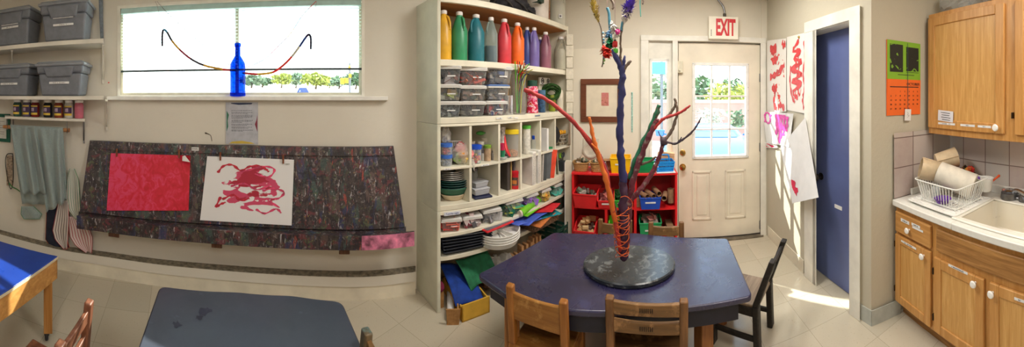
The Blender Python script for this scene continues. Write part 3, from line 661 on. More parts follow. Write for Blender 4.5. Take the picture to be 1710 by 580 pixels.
# grey webbing strap at the top right of the shelves
tag(obj('strap', MB().add([WW.pt(165, -6, .08), WW.pt(172, -6, .05), WW.pt(172, 30, .03), WW.pt(173, 68, .02), WW.pt(168, 68, .03), WW.pt(166, 30, .05)], [(0, 1, 2, 5), (5, 2, 3, 4)]), mat('grey_webbing', (112, 118, 126), .8, .15, 40), solid=.006), 'grey webbing strap hanging beside the upper bins', 'strap')
M_tote = mat('grey_tote_plastic', (120, 124, 132), .42, .06, 20); M_lid = mat('grey_tote_lid', (142, 146, 152), .4, .05); M_lab = mat('white_label_tape', (228, 228, 226), .6, .02); M_ink = mat('dark_ink', (40, 38, 40), .7, 0)
def tote(px, z, w, d, h, label, lines, off=.148, name='tote_bin'):
    p, hd = WW.at(px, off); t = thing(name, label, 'storage bin', (p.x, p.y, z+.001), hd, 'grey tote bins on the wall shelves')
    hb = h-.035
    mb = MB().taper((0, 0, 0), (w*.82, d*.80), (w*.93, d*.93), hb*.72).taper((0, 0, hb*.72), (w*.97, d*.97), (w, d), hb*.28)
    obj('bin_body', mb, M_tote, t, bevel=.018)
    obj('lid', MB().bb(-w*.53, w*.53, -d*.53, d*.53, hb-.012, hb+.012).taper((0, 0, hb+.012), (w*1.0, d*1.0), (w*.94, d*.92), .016), M_lid, t, bevel=.008)
    y0 = -d*.5
    obj('handle', MB().hexa([(-w*.26, y0-.002, hb*.60), (w*.26, y0-.002, hb*.60), (w*.26, y0+.03, hb*.60), (-w*.26, y0+.03, hb*.60), (-w*.34, y0-.018, hb*.93), (w*.34, y0-.018, hb*.93), (w*.34, y0+.03, hb*.93), (-w*.34, y0+.03, hb*.93)]), M_tote, t, bevel=.012)
    for k, zz in enumerate(lines):
        sl_ = -d*(.40+.065*zz/.72)
        lb = obj('label', MB().box((0, sl_-.006, hb*zz), (w*.42, .004, .017), Matrix.Rotation(-.12, 3, 'X')), M_lab, t)
        marks('lettering', 16 if k == 0 else 10, .011, M_ink, lb, (0, sl_-.0085, hb*zz), (PI/2-.12, 0, 0))
    return t
hu = .33; hl = .285
tote(113, Z1, .40, .25, hu, 'upper grey tote bin with two label strips, nearest the window', (.62, .42))
tote(28, Z1, .40, .25, hu, 'upper grey tote bin with two label strips, cut by the left edge of the photo', (.62, .52))
tote(107, Z2, .40, .25, hl, 'lower grey tote bin with one label strip, nearest the window', (.42,))
tote(26, Z2, .40, .25, hl, 'lower grey tote bin with one label strip, second from the window', (.42,))
tote(-48, Z2, .40, .25, hl, 'lower grey tote bin mostly outside the left edge of the photo', (.42,))
# seven paint jars
jd = WW.at(80, .09)[0].length; jr = .0385; jh = 29/F*jd
for k, (px, c, ink, wide, lab) in enumerate(((29, (60, 92, 84), 1, 0, 'dark green paint jar with a yellow label, leftmost of seven'), (45, (96, 88, 116), 0, 1, 'grey-purple paint jar, second from the left'),
        (59, (120, 36, 34), 1, 1, 'dark red paint jar with a yellow and purple label, third from the left'), (80, (38, 40, 42), 1, 0, 'black paint jar with a yellow label, in the middle of the row'),
        (98, (140, 66, 48), 1, 0, 'brown paint jar with a yellow label, third from the right'), (115, (198, 196, 190), 1, 0, 'white paint jar with a purple label, second from the right'),
        (132, (206, 110, 130), 0, 0, 'pink paint jar, rightmost of seven'))):
    p, hd = WW.at(px, .09); t = thing('paint_jar', lab, 'jar', (p.x, p.y, Z3+.001), hd+.15, 'paint jars on the short shelf')
    obj('jar_body', MB().lathe([(jr*.9, 0), (jr, .006), (jr, jh*.74), (jr*.8, jh*.82), (jr*.8, jh*.86)], 22), mat('paint_%d_%d_%d' % c, c, .25), t, smooth=True)
    obj('lid', MB().lathe([(jr*.86, jh*.85), (jr*.9, jh*.86), (jr*.9, jh*.985), (jr*.82, jh)], 22), M_white, t, smooth=True)
    if ink or wide:
        def arc(z0, z1, a0, a1, q):
            return MB().grid(lambda u, v: Vector((q*math.cos(a0+(a1-a0)*u), q*math.sin(a0+(a1-a0)*u), z0+(z1-z0)*v)), 10, 1)
        lb = obj('label', arc(jh*.14, jh*.68, PI*1.1, PI*1.75, jr+.0008), mat('purple_label', (66, 40, 84), .5), t, smooth=True)
        obj('label_band', arc(jh*.14, jh*.26, PI*1.1, PI*1.75, jr+.0014), mat('yellow_label', (222, 190, 70), .5), lb, smooth=True)
        obj('label_band', arc(jh*.6, jh*.68, PI*1.1, PI*1.75, jr+.0014), mat('yellow_label', (222, 190, 70), .5), lb, smooth=True)
        obj('label_print', arc(jh*.34, jh*.54, PI*1.22, PI*1.5, jr+.0014), mat('label_print', (170, 150, 170), .5, .5, 160), lb, smooth=True)
# dowel on two hooks, two grey towels
zr_ = zat(215, WW.at(60, .12)[0].length)
rod = thing('towel_rod', 'wooden dowel hung on hooks under the short shelf', 'rail', tuple(WW.xyz(60, zr_, .12)))
obj('dowel', MB().tube([WW.xyz(x, zr_, .12) for x in range(6, 118, 10)], .0165, 14), wood('light_dowel', (150, 100, 60), (190, 140, 90)), rod, world=True, smooth=True)
for px in (12, 112): obj('hook', MB().tube([WW.xyz(px, Z3-.022, .12), WW.xyz(px, zr_+.02, .12), WW.xyz(px+1.5, zr_, .142), WW.xyz(px, zr_-.022, .12), WW.xyz(px-1, zr_, .10)], .004, 7), steel, rod, world=True, smooth=True)
m, nt, b = newmat('grey_terry'); v = coords(nt); f = noise(nt, v, 220, 3, .7)
nt.links.new(ramp(nt, f, [(.3, (122, 136, 134)), (.7, (164, 178, 174))]), b.inputs['Base Color']); b.inputs['Roughness'].default_value = .95; b.inputs['Sheen Weight'].default_value = .3
bump(nt, b, f, .8, .004); M_terry = m; M_terryb = mat('grey_terry_band', (150, 164, 160), .85, .05)
def towel(px0, px1, yb0, yb1, label, seed, folds, flare=0, back=60, b0=0, b1=0, lift=0):
    rr = random.Random(seed); ph = [rr.uniform(0, 6) for _ in range(4)]
    t = thing('towel', label, 'towel', tuple(WW.xyz((px0+px1)/2, zr_, .12)), 0, 'grey towels on the dowel')
    def f(u, v, side):
        px = px0+(px1-px0)*u+(b0*(1-u)+b1*u)*v
        yb = yb0+(yb1-yb0)*u; zb = zat(yb, 2.42)
        if side > 0:
            z = zr_+.019-(zr_+.019-zb)*v; o = .146+lift+.02*v+.030*min(1, v*3)*math.sin(u*folds*2*PI+ph[0])+.010*math.sin(u*folds*9+ph[1]+v*2)
        else:
            zb = zat(yb-back, 2.42); z = zr_+.019-(zr_+.019-zb)*v; o = .098-.012*v+.01*math.sin(u*folds*2*PI+ph[2])
        return WW.xyz(px, z, max(.02, o))
    mb = MB().grid(lambda u, v: f(u, v, 1), 40, 26).grid(lambda u, v: f(u, v, -1), 30, 20)
    n = 30
    mb.grid(lambda u, v: WW.xyz(px0+(px1-px0)*u, zr_+.019*math.sin(PI*v)+.001, .12+.023*math.cos(PI*v)), n, 8)
    obj('towel_cloth', mb, M_terry, t, world=True, smooth=180, solid=.006)
    obj('woven_band', MB().grid(lambda u, v: f(u, .80+.07*v, 1)+ (lambda q: Vector((q.x, q.y, 0)))( -Vector((f(u, .8, 1).x, f(u, .8, 1).y, 0)).normalized()*.0045), 36, 2), M_terryb, t, world=True, smooth=180)
towel(17, 58, 337, 330, 'wider grey terry towel draped over the left of the dowel', 3, 2.0, 0, -26, 20, 19)
towel(56, 105, 362, 336, 'narrower grey terry towel draped over the right of the dowel', 9, 2.4, 0, 20, 22, 6, .012)
# dish cloths on wall hooks
def uvgrid(o, nu, nv):
    me = o.data; uv = me.uv_layers.new(name='uv')
    for pl_ in me.polygons:
        for li in pl_.loop_indices:
            k = me.loops[li].vertex_index; uv.data[li].uv = ((k % (nu+1))/nu, 1-(k//(nu+1))/nv)
def stripes(name, base, stripe, n=26, hem=None):
    m, nt, b = newmat(name); wv = node(nt, 'ShaderNodeTexWave'); wv.inputs['Scale'].default_value = n*.07; wv.bands_direction = 'X'
    wv.inputs['Distortion'].default_value = .5; tc = node(nt, 'ShaderNodeTexCoord'); nt.links.new(tc.outputs['UV'], wv.inputs['Vector'])
    nt.links.new(ramp(nt, wv.outputs['Fac'], [(.1, stripe), (.3, base)]), b.inputs['Base Color']); b.inputs['Roughness'].default_value = .95
    return m
def cloth(poly, off, m_, label, seed, hem, z=.0, name='dish_cloth'):
    """hanging cloth: outline given as left and right pixel edges per row"""
    rr = random.Random(seed); p0 = rr.uniform(0, 6)
    t = thing(name, label, 'dish cloth', tuple(WW.pt((poly[0][1]+poly[0][2])/2, poly[0][0], off)), 0, 'dish cloths under the towels')
    def f(u, v):
        k = v*(len(poly)-1); i = min(len(poly)-2, int(k)); q = k-i
        y = poly[i][0]*(1-q)+poly[i+1][0]*q; a = poly[i][1]*(1-q)+poly[i+1][1]*q; e = poly[i][2]*(1-q)+poly[i+1][2]*q
        return WW.pt(a+(e-a)*u, y, max(.006, off+.012*math.sin(u*7+p0)*min(1, v*2)))
    o_ = obj('cloth', MB().grid(f, 18, 18), m_, t, world=True, smooth=180, solid=.003); uvgrid(o_, 18, 18)
    obj('hem', MB().tube([f(0, j/18) for j in range(19)]+[f(i/18, 1) for i in range(1, 19)]+[f(1, 1-j/18) for j in range(1, 19)], .0028, 5), hem, t, world=True)
hg = mat('green_hem', (70, 130, 90), .9); hr = mat('red_hem', (170, 50, 60), .9); hn = mat('navy_hem', (36, 40, 60), .9); ho = mat('orange_hem', (200, 100, 60), .9)
cl1 = stripes('cloth_green_stripe', (206, 200, 190), (120, 150, 130)); cl2 = stripes('cloth_dark_stripe', (206, 196, 188), (110, 90, 90)); cl3 = stripes('cloth_red_stripe', (216, 200, 196), (176, 90, 96), 34); cl4 = mat('navy_cloth', (44, 48, 66), .9, .2)
cloth([(282, 117, 124), (300, 112, 131), (330, 110, 133), (350, 113, 134), (366, 126, 136)], .05, cl1, 'pale striped dish cloth with a green and red hem, hanging highest', 1, hg)
cloth([(345, 78, 98), (375, 77, 104), (400, 76, 112), (414, 86, 116)], .03, cl4, 'navy dish cloth behind the striped ones', 2, ho)
cloth([(335, 98, 114), (365, 92, 115), (385, 88, 114), (400, 92, 113), (416, 106, 112)], .06, cl2, 'pale dish cloth with dark stripes and a red hem, in the middle', 3, hr)
cloth([(362, 114, 132), (380, 115, 148), (396, 117, 154), (410, 126, 154), (423, 144, 153)], .045, cl3, 'pale dish cloth with red stripes, lowest at the right', 4, hr)
cloth([(345, 36, 56), (358, 35, 70), (366, 40, 66)], .08, M_terry, 'folded grey cloth edged in green below the wider towel', 5, hg)
# drawstring bag outline behind the towel, and green framed notice
t = thing('mesh_bag', 'small see-through bag with a dark rim behind the wider towel', 'bag', tuple(WW.pt(16, 300, .02)))
rim = smoothpath([WW.pt(x, y, .03) for x, y in ((21, 257), (12, 258), (9, 270), (12, 295), (18, 316), (22, 300), (22, 275), (21, 257))], 5)
obj('bag_rim', MB().tube(rim, .004, 6), mat('dark_rim', (60, 54, 50), .8), t, world=True)
obj('bag_body', MB().grid(lambda u, v: WW.pt(11+10*u, 260+50*v, .012+.012*math.sin(PI*u)*math.sin(PI*v)), 8, 8), mat('faded_mesh', (168, 150, 130), .9, .3, 60), t, world=True, smooth=180)
obj('green_tie', MB().tube(smoothpath([WW.pt(x, y, .04) for x, y in ((15, 306), (20, 312), (28, 316), (33, 320))]), .005, 6), mat('green_ribbon', (60, 130, 70), .8), t, world=True)
L0, hd, w_, h_ = WW.rect(-22, 17, 190, 236, .012)
t = thing('framed_notice', 'white notice with a dark green border at the left edge', 'notice', tuple(L0), hd)
obj('border', MB().bb(-w_/2, w_/2, -.006, .004, 0, h_), mat('green_card', (28, 92, 74), .6), t)
pg = obj('page', MB().bb(-w_*.36, w_*.36, -.009, -.005, h_*.12, h_*.88), mat('page_paper', (206, 206, 198), .7), t)
mb = MB()
for k in range(8): mb.bb(-w_*.28, w_*(.28 if k % 3 else .1), -.0096, -.0088, h_*(.2+.075*k), h_*(.212+.075*k))
obj('print', mb, M_ink, pg)

# ================================================================= easel panel on the wall
m, nt, b = newmat('paint_crusted_board'); v = coords(nt)
vs = coords(nt, (1, 1, .2))
c = ramp(nt, noise(nt, vs, 11, 6, .7), [(.3, (30, 28, 32)), (.42, (76, 66, 64)), (.5, (40, 34, 44)), (.58, (100, 82, 76)), (.7, (52, 48, 56))])
pal = [((120, 56, 64), 17, .57), ((70, 98, 90), 14, .57), ((150, 142, 140), 30, .60), ((52, 62, 104), 15, .57), ((96, 108, 70), 19, .60), ((176, 74, 60), 36, .64), ((180, 150, 80), 44, .66), ((214, 212, 214), 60, .635), ((36, 32, 38), 10, .55), ((196, 190, 190), 90, .66)]
for k, (cc, s_, t_) in enumerate(pal):
    mp = node(nt, 'ShaderNodeMapping'); mp.inputs['Location'].default_value = (k*3.7, k*1.9, k*2.3); nt.links.new(vs if k % 2 else v, mp.inputs['Vector'])
    c = mixc(nt, ramp(nt, noise(nt, mp.outputs[0], s_, 5, .6, .5), [(t_, (0, 0, 0)), (t_+.03, (210, 210, 210))]), c, col(cc))
c = mixc(nt, ramp(nt, noise(nt, vs, 5, 4, .6, .6), [(.40, (140, 140, 140)), (.6, (0, 0, 0))]), c, col((30, 28, 32)))
nt.links.new(c, b.inputs['Base Color']); b.inputs['Roughness'].default_value = .45; bump(nt, b, noise(nt, v, 42, 6, .7), .7, .006); M_crust = m
def eo(v): return .02+.10*v          # the panel leans: top on the wall, foot standing off
EZ0 = zat(376, 2.2); EZ1 = zat(243, WW.at(400, .03)[0].length)
def ept(px, v, extra=0):
    """point on the panel; v = 0 top, 1 bottom"""
    z = EZ1+(EZ0-EZ1)*v; o = eo(v)+extra; return WW.xyz(px, z, o)
def eside(u, v): return (150+(133-150)*v)*(1-u)+(657+(676-657)*v)*u
easel = thing('easel_board', 'long wall easel board crusted with dark layers of paint', 'easel', tuple(WW.xyz(400, EZ0-.12, .1)))
secs = []
for i in range(33):
    u = i/32; secs.append([ept(eside(u, 1), 1, .014), ept(eside(u, 0), 0, .014), ept(eside(u, 0), 0, -.008), ept(eside(u, 1), 1, -.008)])
obj('panel', MB().sweep(secs), M_crust, easel, world=True, smooth=True)
secs = []
for i in range(33):
    u = i/32; x = 150+(657-150)*u; secs.append([ept(x, .11, .026), ept(x, 0, .026), ept(x, 0, .012), ept(x, .11, .012)])
obj('top_rail', MB().sweep(secs), M_crust, easel, world=True, smooth=True)
def tray_y(px): return 0
ZT0 = EZ0-.012
obj('tray_floor', MB().curved(WW, 131, 678, ZT0-.02, ZT0, .23, .10, 32), M_crust, easel, world=True, smooth=True)
secs = []
for i in range(41):
    px = 128+(692-128)*i/40; secs.append([WW.xyz(px, ZT0-.085, .232), WW.xyz(px, ZT0+.012, .232), WW.xyz(px, ZT0+.012, .212), WW.xyz(px, ZT0-.085, .212)])
obj('tray_lip', MB().sweep(secs), M_crust, easel, world=True, smooth=True)
pinkp = mat('pink_paint_smears', (186, 110, 138), .5, .5, 14, bumps=.4)
secs = []
for i in range(9):
    px = 604+(692-604)*i/8; secs.append([WW.xyz(px, ZT0-.083, .236), WW.xyz(px, ZT0+.013, .236), WW.xyz(px, ZT0+.013, .231), WW.xyz(px, ZT0-.083, .231)])
obj('pink_smear', MB().sweep(secs), pinkp, easel, world=True)
for px in (190, 362, 575):
    obj('bracket_block', MB().curved(WW, px-9, px+9, ZT0-.125, ZT0-.02, .21, .0, 2), wood('dark_block', (70, 46, 34), (110, 74, 52)), easel, world=True, bevel=.004)
# easel name tag
q = ept(326, .055, .0275); lb = thing('easel_label', 'small white label strip at the top of the easel board', 'label', tuple(q), WW.head(326))
obj('strip', MB().bb(-.028, .028, -.003, .0, -.013, .013), M_lab, lb); text('lettering', 'EASEL', .018, M_ink, lb, (0, -.0035, 0))
# paintings pegged to the easel
def paper_mat(name, base, inks, blot):
    m, nt, b = newmat(name); tc = node(nt, 'ShaderNodeTexCoord'); v = tc.outputs['UV']; c = col(base)
    for (cc, scale, thr, cx, cy, rx, ry, stretch, off) in inks:
        mp = node(nt, 'ShaderNodeMapping'); mp.inputs['Scale'].default_value = (stretch[0], stretch[1], 1); mp.inputs['Location'].default_value = (off, off*.7, 0); nt.links.new(v, mp.inputs['Vector'])
        f = noise(nt, mp.outputs[0], scale, 3, .45, .5)
        m2 = node(nt, 'ShaderNodeMapping'); m2.inputs['Location'].default_value = (-cx/rx, -cy/ry, 0); m2.inputs['Scale'].default_value = (1/rx, 1/ry, 1); nt.links.new(v, m2.inputs['Vector'])
        ln = node(nt, 'ShaderNodeVectorMath', operation='LENGTH'); nt.links.new(m2.outputs[0], ln.inputs[0])
        mr = node(nt, 'ShaderNodeMapRange'); mr.inputs['From Min'].default_value = .55; mr.inputs['From Max'].default_value = 1.05; mr.inputs['To Min'].default_value = 0; mr.inputs['To Max'].default_value = -.35; nt.links.new(ln.outputs['Value'], mr.inputs['Value'])
        ad = node(nt, 'ShaderNodeMath', operation='ADD'); nt.links.new(f, ad.inputs[0]); nt.links.new(mr.outputs[0], ad.inputs[1])
        c = mixc(nt, ramp(nt, ad.outputs[0], [(thr, (0, 0, 0)), (thr+.02, (255, 255, 255))]), c, col(cc))
    nt.links.new(c, b.inputs['Base Color']); b.inputs['Roughness'].default_value = blot; return m
M_white_paper = mat('white_paper', (232, 230, 228), .7, .02)
def strokes(poly_list, f, r, m_, par, nm='paint_stroke'):
    for pts in poly_list:
        path = smoothpath([Vector((a, b_, 0)) for a, b_ in pts], 5); mb = MB(); vs = []
        for i, q in enumerate(path):
            d_ = (path[min(len(path)-1, i+1)]-path[max(0, i-1)]); d_ = d_.normalized() if d_.length > 1e-6 else Vector((1, 0, 0)); n_ = Vector((-d_.y, d_.x, 0))*r*(.75+.35*math.sin(i*1.7))
            vs += [f(q.x+n_.x, q.y+n_.y), f(q.x-n_.x, q.y-n_.y)]
        mb.add(vs, [(2*i, 2*i+1, 2*i+3, 2*i+2) for i in range(len(path)-1)])
        obj(nm, mb, m_, par, world=True)
def painting(corners, label, m_, name='painting', lift=.030, curl=None):
    """corners in pixels: top-left, top-right, bottom-right, bottom-left on the easel"""
    tl, tr, brr, bl_ = corners
    def f(u, v, ex=0):
        x = (tl[0]*(1-u)+tr[0]*u)*(1-v)+(bl_[0]*(1-u)+brr[0]*u)*v; y = (tl[1]*(1-u)+tr[1]*u)*(1-v)+(bl_[1]*(1-u)+brr[1]*u)*v
        vv = .1
        for _ in range(6):
            q = WW.xyz(x, 0, eo(vv)+lift); z = zat(y, dist(q)); vv = (z-EZ1)/(EZ0-EZ1)
        o = eo(vv)+lift+ex+.003*math.sin(6*u+3*v)
        if curl: o += curl*max(0, u-.88)*max(0, .16-v)*60
        return WW.pt(x, y, o)
    t = thing(name, label, 'painting', tuple(f(.5, 1)), 0, 'paintings pegged to the easel')
    o = obj('paper', MB().grid(lambda u, v: f(u, v), 24, 16), m_, t, world=True, smooth=180); uvgrid(o, 24, 16); return t, f
m, nt, b = newmat('red_painted_paper'); tc = node(nt, 'ShaderNodeTexCoord')
mp = node(nt, 'ShaderNodeMapping'); mp.inputs['Scale'].default_value = (2.2, 1, 1); nt.links.new(tc.outputs['UV'], mp.inputs['Vector'])
f1 = noise(nt, mp.outputs[0], 5, 7, .6, 1.5)
sp = node(nt, 'ShaderNodeSeparateXYZ'); nt.links.new(tc.outputs['UV'], sp.inputs[0]); ad = node(nt, 'ShaderNodeMath', operation='MULTIPLY_ADD'); ad.inputs[1].default_value = -.22; nt.links.new(sp.outputs['X'], ad.inputs[0]); nt.links.new(f1, ad.inputs[2])
nt.links.new(ramp(nt, ad.outputs[0], [(.2, (196, 22, 44)), (.38, (212, 30, 60)), (.52, (220, 62, 104))]), b.inputs['Base Color']); b.inputs['Roughness'].default_value = .45
t, f = painting([(185, 256), (318, 260), (315, 352), (178, 352)], 'sheet painted solid red with one curled corner, pegged to the easel', m, curl=.055)
q = [f(.93, -.002, .012), f(1.0, .12, .012), f(.90, .10, .03), f(.90, .02, .02)]
obj('curled_corner', MB().add(q, [(0, 1, 2), (0, 2, 3)]), M_white_paper, t, world=True, solid=.001)
red1 = mat('red_paint', (190, 40, 60), .5, .15, 30); red2 = mat('crimson_paint', (214, 70, 110), .5, .2, 30); red3 = mat('coral_red_paint', (216, 66, 70), .5, .12, 30)
inkm = paper_mat('white_paper_red_blotches', (226, 224, 224), [((204, 70, 104), 4.5, .44, .52, .54, .44, .44, (1, 1.6), 0), ((172, 34, 58), 4, .50, .54, .56, .38, .40, (1, 1.5), 3.1), ((226, 224, 224), 6, .60, .5, .5, .6, .6, (1, 1.8), 7)], .6)
t, f = painting([(346, 261), (491, 267), (487, 377), (334, 368)], 'white sheet with red and pink brush swirls, pegged to the easel', inkm)
ff = lambda u, v: f(u, v, .0025)
strokes([[(.14, .25), (.2, .14), (.3, .12), (.4, .2), (.5, .13), (.62, .12), (.72, .2)], [(.22, .66), (.34, .58), (.42, .66), (.52, .62)], [(.2, .62), (.16, .78), (.2, .74), (.26, .70)]], ff, .018, red1, t)
strokes([[(.4, .22), (.5, .18), (.66, .12), (.78, .16), (.72, .28), (.56, .24)], [(.66, .5), (.78, .45), (.9, .5), (.84, .6), (.72, .62), (.86, .74)], [(.6, .78), (.7, .84), (.82, .76), (.88, .82)], [(.3, .45), (.45, .4), (.6, .48), (.75, .4)]], ff, .016, red2, t)
q = f(.93, .07, .002); 
tg = thing('name_tag', 'tiny white name strip on the corner of the swirl painting', 'label', tuple(q), WW.head(482)); obj('strip', MB().bb(-.022, .022, -.002, 0, -.008, .008), M_lab, tg); marks('lettering', 4, .012, M_ink, tg, (0, -.0026, 0))
pegw = wood('peg_wood', (100, 54, 36), (150, 90, 60))
for px, py, lab in ((195, 256, 'wooden clothes peg at the left corner of the solid red sheet'), (299, 258, 'wooden clothes peg near the curled corner of the solid red sheet'), (368, 262, 'wooden clothes peg at the left of the swirl painting'), (473, 267, 'wooden clothes peg at the right of the swirl painting')):
    p = WW.pt(px, py, .075); t = thing('clothes_peg', lab, 'clothes peg', tuple(p), WW.head(px), 'pegs on the easel')
    for s_ in (-1, 1): obj('peg_half', MB().hexa([(-.006, s_*.004-.003, -.028), (.006, s_*.004-.003, -.028), (.006, s_*.004+.003, -.028), (-.006, s_*.004+.003, -.028), (-.006, s_*.009-.003, .035), (.006, s_*.009-.003, .035), (.006, s_*.009+.003, .035), (-.006, s_*.009+.003, .035)]), pegw, t, bevel=.001)
    obj('spring', MB().tube([(-.009, 0, .004), (.009, 0, .004)], .0045, 8), steel, t)
# poster above the easel
L0, hd, w_, h_ = WW.rect(377, 431, 171, 241, .004)
t = thing('wall_poster', 'grey printed text sheet with torn colour patches on the wall above the easel', 'poster', tuple(L0), hd)
obj('sheet', MB().bb(-w_/2, w_/2, -.002, .002, 0, h_), mat('grey_sheet', (184, 186, 194), .6, .06, 20), t)
for nm, c, pl_ in (('green_patch', (60, 122, 92), [(-.47, .3), (-.42, .42), (-.44, .55), (-.40, .7), (-.47, .8)]), ('red_patch', (140, 60, 76), [(.48, .3), (.40, .48), (.45, .58), (.48, .72)]), ('yellow_patch', (214, 186, 80), [(-.4, .015), (-.3, .06), (0, .085), (.3, .05), (.4, .015)]), ('navy_patch', (50, 60, 92), [(-.33, .965), (-.1, .94), (.3, .955), (.33, .985), (-.33, .985)])):
    obj(nm, MB().add([(a*w_, -.0028, b_*h_) for a, b_ in pl_], [tuple(range(len(pl_)))]), mat(nm, c, .7), t)
mb = MB(); rr = random.Random(4); z = .80
for para in (1, 2, 4, 3, 2, 2, 2):
    for k in range(para):
        e = .34 if k < para-1 or para == 1 else rr.uniform(0, .2); x = -.32
        while x < e-.03:
            l = rr.uniform(.02, .07); mb.bb(x*w_, min(e, x+l)*w_, -.0027, -.002, z*h_, (z+.011)*h_); x += l+.014
        z -= .024
    z -= .022
obj('print', mb, mat('grey_print', (96, 96, 106), .7, 0), t)
# little red dab on the wall by the window
tag(obj('paint_dab', MB().box(WW.xyz(181.5, zat(138, 2.52), .002), (.012, .012, .009)), mat('red_dab', (226, 40, 46), .5), bevel=.003), 'small red paint dab on the wall beside the window', 'paint spot')

t = thing('paint_splash', 'small dark paint splash on the wall between the shelves and the text sheet', 'paint mark', tuple(WW.pt(351, 232, .003)))
obj('drip', MB().tube(smoothpath([WW.pt(x, y, .002) for x, y in ((342, 222), (348, 224), (352, 227), (354, 236))]), [.003, .004, .006, .005, .004, .003, .003, .003, .002, .002, .002, .002, .002, .002, .002, .002, .002, .002, .002], 6), mat('brown_drip', (70, 58, 48), .6), t, world=True)
# ================================================================= tables
TZ = .52
def top_mat(name, base, spots, rough, wear=None, gloss_var=True):
    m, nt, b = newmat(name); v = coords(nt)
    c = ramp(nt, noise(nt, v, 4, 5, .6), [(.3, tuple(q*.93 for q in base)), (.7, tuple(min(255, q*1.06) for q in base))])
    for cc, s_, t_, off in spots:
        mp = node(nt, 'ShaderNodeMapping'); mp.inputs['Location'].default_value = (off, off*1.3, 0); nt.links.new(v, mp.inputs['Vector'])
        c = mixc(nt, ramp(nt, noise(nt, mp.outputs[0], s_, 5, .6), [(t_, (0, 0, 0)), (t_+.05, (200, 200, 200))]), c, col(cc))
    nt.links.new(c, b.inputs['Base Color'])
    nt.links.new(ramp(nt, noise(nt, v, 3.2, 7, .7, .4), [(.35, (rough*.8,)*3+(1,)), (.6, (rough*1.25,)*3+(1,))]), b.inputs['Roughness'])
    b.inputs['Specular IOR Level'].default_value = .7; bump(nt, b, noise(nt, v, 60, 4), .04, .002); return m
def flat(p): return (p.x, p.y)
def rounded(poly, r, k=5):
    out = []; n = len(poly)
    for i in range(n):
        a, p, e = Vector(poly[i-1]), Vector(poly[i]), Vector(poly[(i+1) % n]); u = (a-p); w_ = (e-p); q = min(r, u.length*.4, w_.length*.4); s_ = p+u.normalized()*q; t_ = p+w_.normalized()*q
        for j in range(k+1):
            x = j/k; out.append(s_*(1-x)**2+p*2*x*(1-x)+t_*x*x)
    return [(q.x, q.y) for q in out]
W_pine = wood('pine_apron', (176, 120, 60), (214, 160, 92), .45, 5, 0); W_leg = wood('pine_leg', (150, 98, 46), (192, 138, 76), .45, 6, 2)
# table with the branch sculpture
tv = [flat(P(925, 388, TZ)), flat(P(1060, 389, TZ)), flat(P(1215, 398, TZ)), flat(P(1257, 494, TZ)), (.786, 1.149), (.50, 1.265), (.279, 1.336), (-.03, 1.479), flat(P(797, 458, TZ))]
tv = [tv[i] for i in range(len(tv))][::-1]
ctr = Vector((sum(p[0] for p in tv)/len(tv), sum(p[1] for p in tv)/len(tv), 0))
tbl = thing('art_table', 'large dark navy table carrying the branch sculpture in the middle of the room', 'table', tuple(ctr))
M_navy = top_mat('navy_table_paint', (42, 40, 72), [((56, 58, 98), 7, .6, 0), ((196, 60, 130), 40, .80, 2)], .26)
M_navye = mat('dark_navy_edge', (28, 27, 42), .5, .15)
obj('tabletop', MB().prism(rounded(tv, .03), TZ-.03, TZ), M_navy, tbl, world=True, bevel=.007)
def inset(poly, k, c): return [((p[0]-c.x)*k+c.x, (p[1]-c.y)*k+c.y) for p in poly]
ap = inset(tv, .90, ctr); ap2 = inset(tv, .86, ctr); mb = MB()
for i in range(len(ap)):
    j = (i+1) % len(ap)
    mb.hexa([(*ap[i], TZ-.115), (*ap[j], TZ-.115), (*ap2[j], TZ-.115), (*ap2[i], TZ-.115), (*ap[i], TZ-.028), (*ap[j], TZ-.028), (*ap2[j], TZ-.028), (*ap2[i], TZ-.028)])
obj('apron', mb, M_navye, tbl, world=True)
cs = inset([tv[0], tv[5], tv[6], tv[8]], .80, ctr)
W_tl = wood('table_leg_wood', (128, 82, 44), (170, 116, 66), .5, 6, 2)
lg = [(tv[1][0]+.03, tv[1][1]+.06), (1.0*flat(P(1175, 540, .3))[0], flat(P(1175, 540, .3))[1]), (tv[6][0]-.10, tv[6][1]-.03), (tv[8][0]+.03, tv[8][1]-.14)]
for x, y in lg: obj('leg', MB().bb(x-.038, x+.038, y-.038, y+.038, 0, TZ-.03), W_tl, tbl, world=True, bevel=.005)
# blue-topped table at the left edge
q = [flat(P(96, 428, TZ)), flat(P(0, 403, TZ))]; p0 = Vector(q[0]); u1 = (Vector(q[1])-p0).normalized(); u2 = Vector((-u1.y, u1.x));
if u2.dot(Vector(flat(P(0, 493, TZ)))-p0) < 0: u2 = -u2
u2 = (Vector(flat(P(0, 493, TZ)))-p0).normalized(); L1, L2 = .75, .75
cr = [p0, p0+u1*L1, p0+u1*L1+u2*L2, p0+u2*L2]; cc = sum(cr, Vector((0, 0)))/4
t = thing('low_table', 'low wooden table with a bright blue top at the left edge', 'table', (cc.x, cc.y, 0))
obj('tabletop', MB().prism([tuple(p) for p in cr], TZ-.006, TZ), top_mat('blue_table_top', (30, 62, 150), [((50, 84, 170), 9, .62, 0)], .3), t, world=True, bevel=.002)
obj('edge_band', MB().prism(inset([tuple(p) for p in cr], 1.008, cc), TZ-.018, TZ-.0055), mat('ivory_edge', (222, 206, 170), .5), t, world=True)
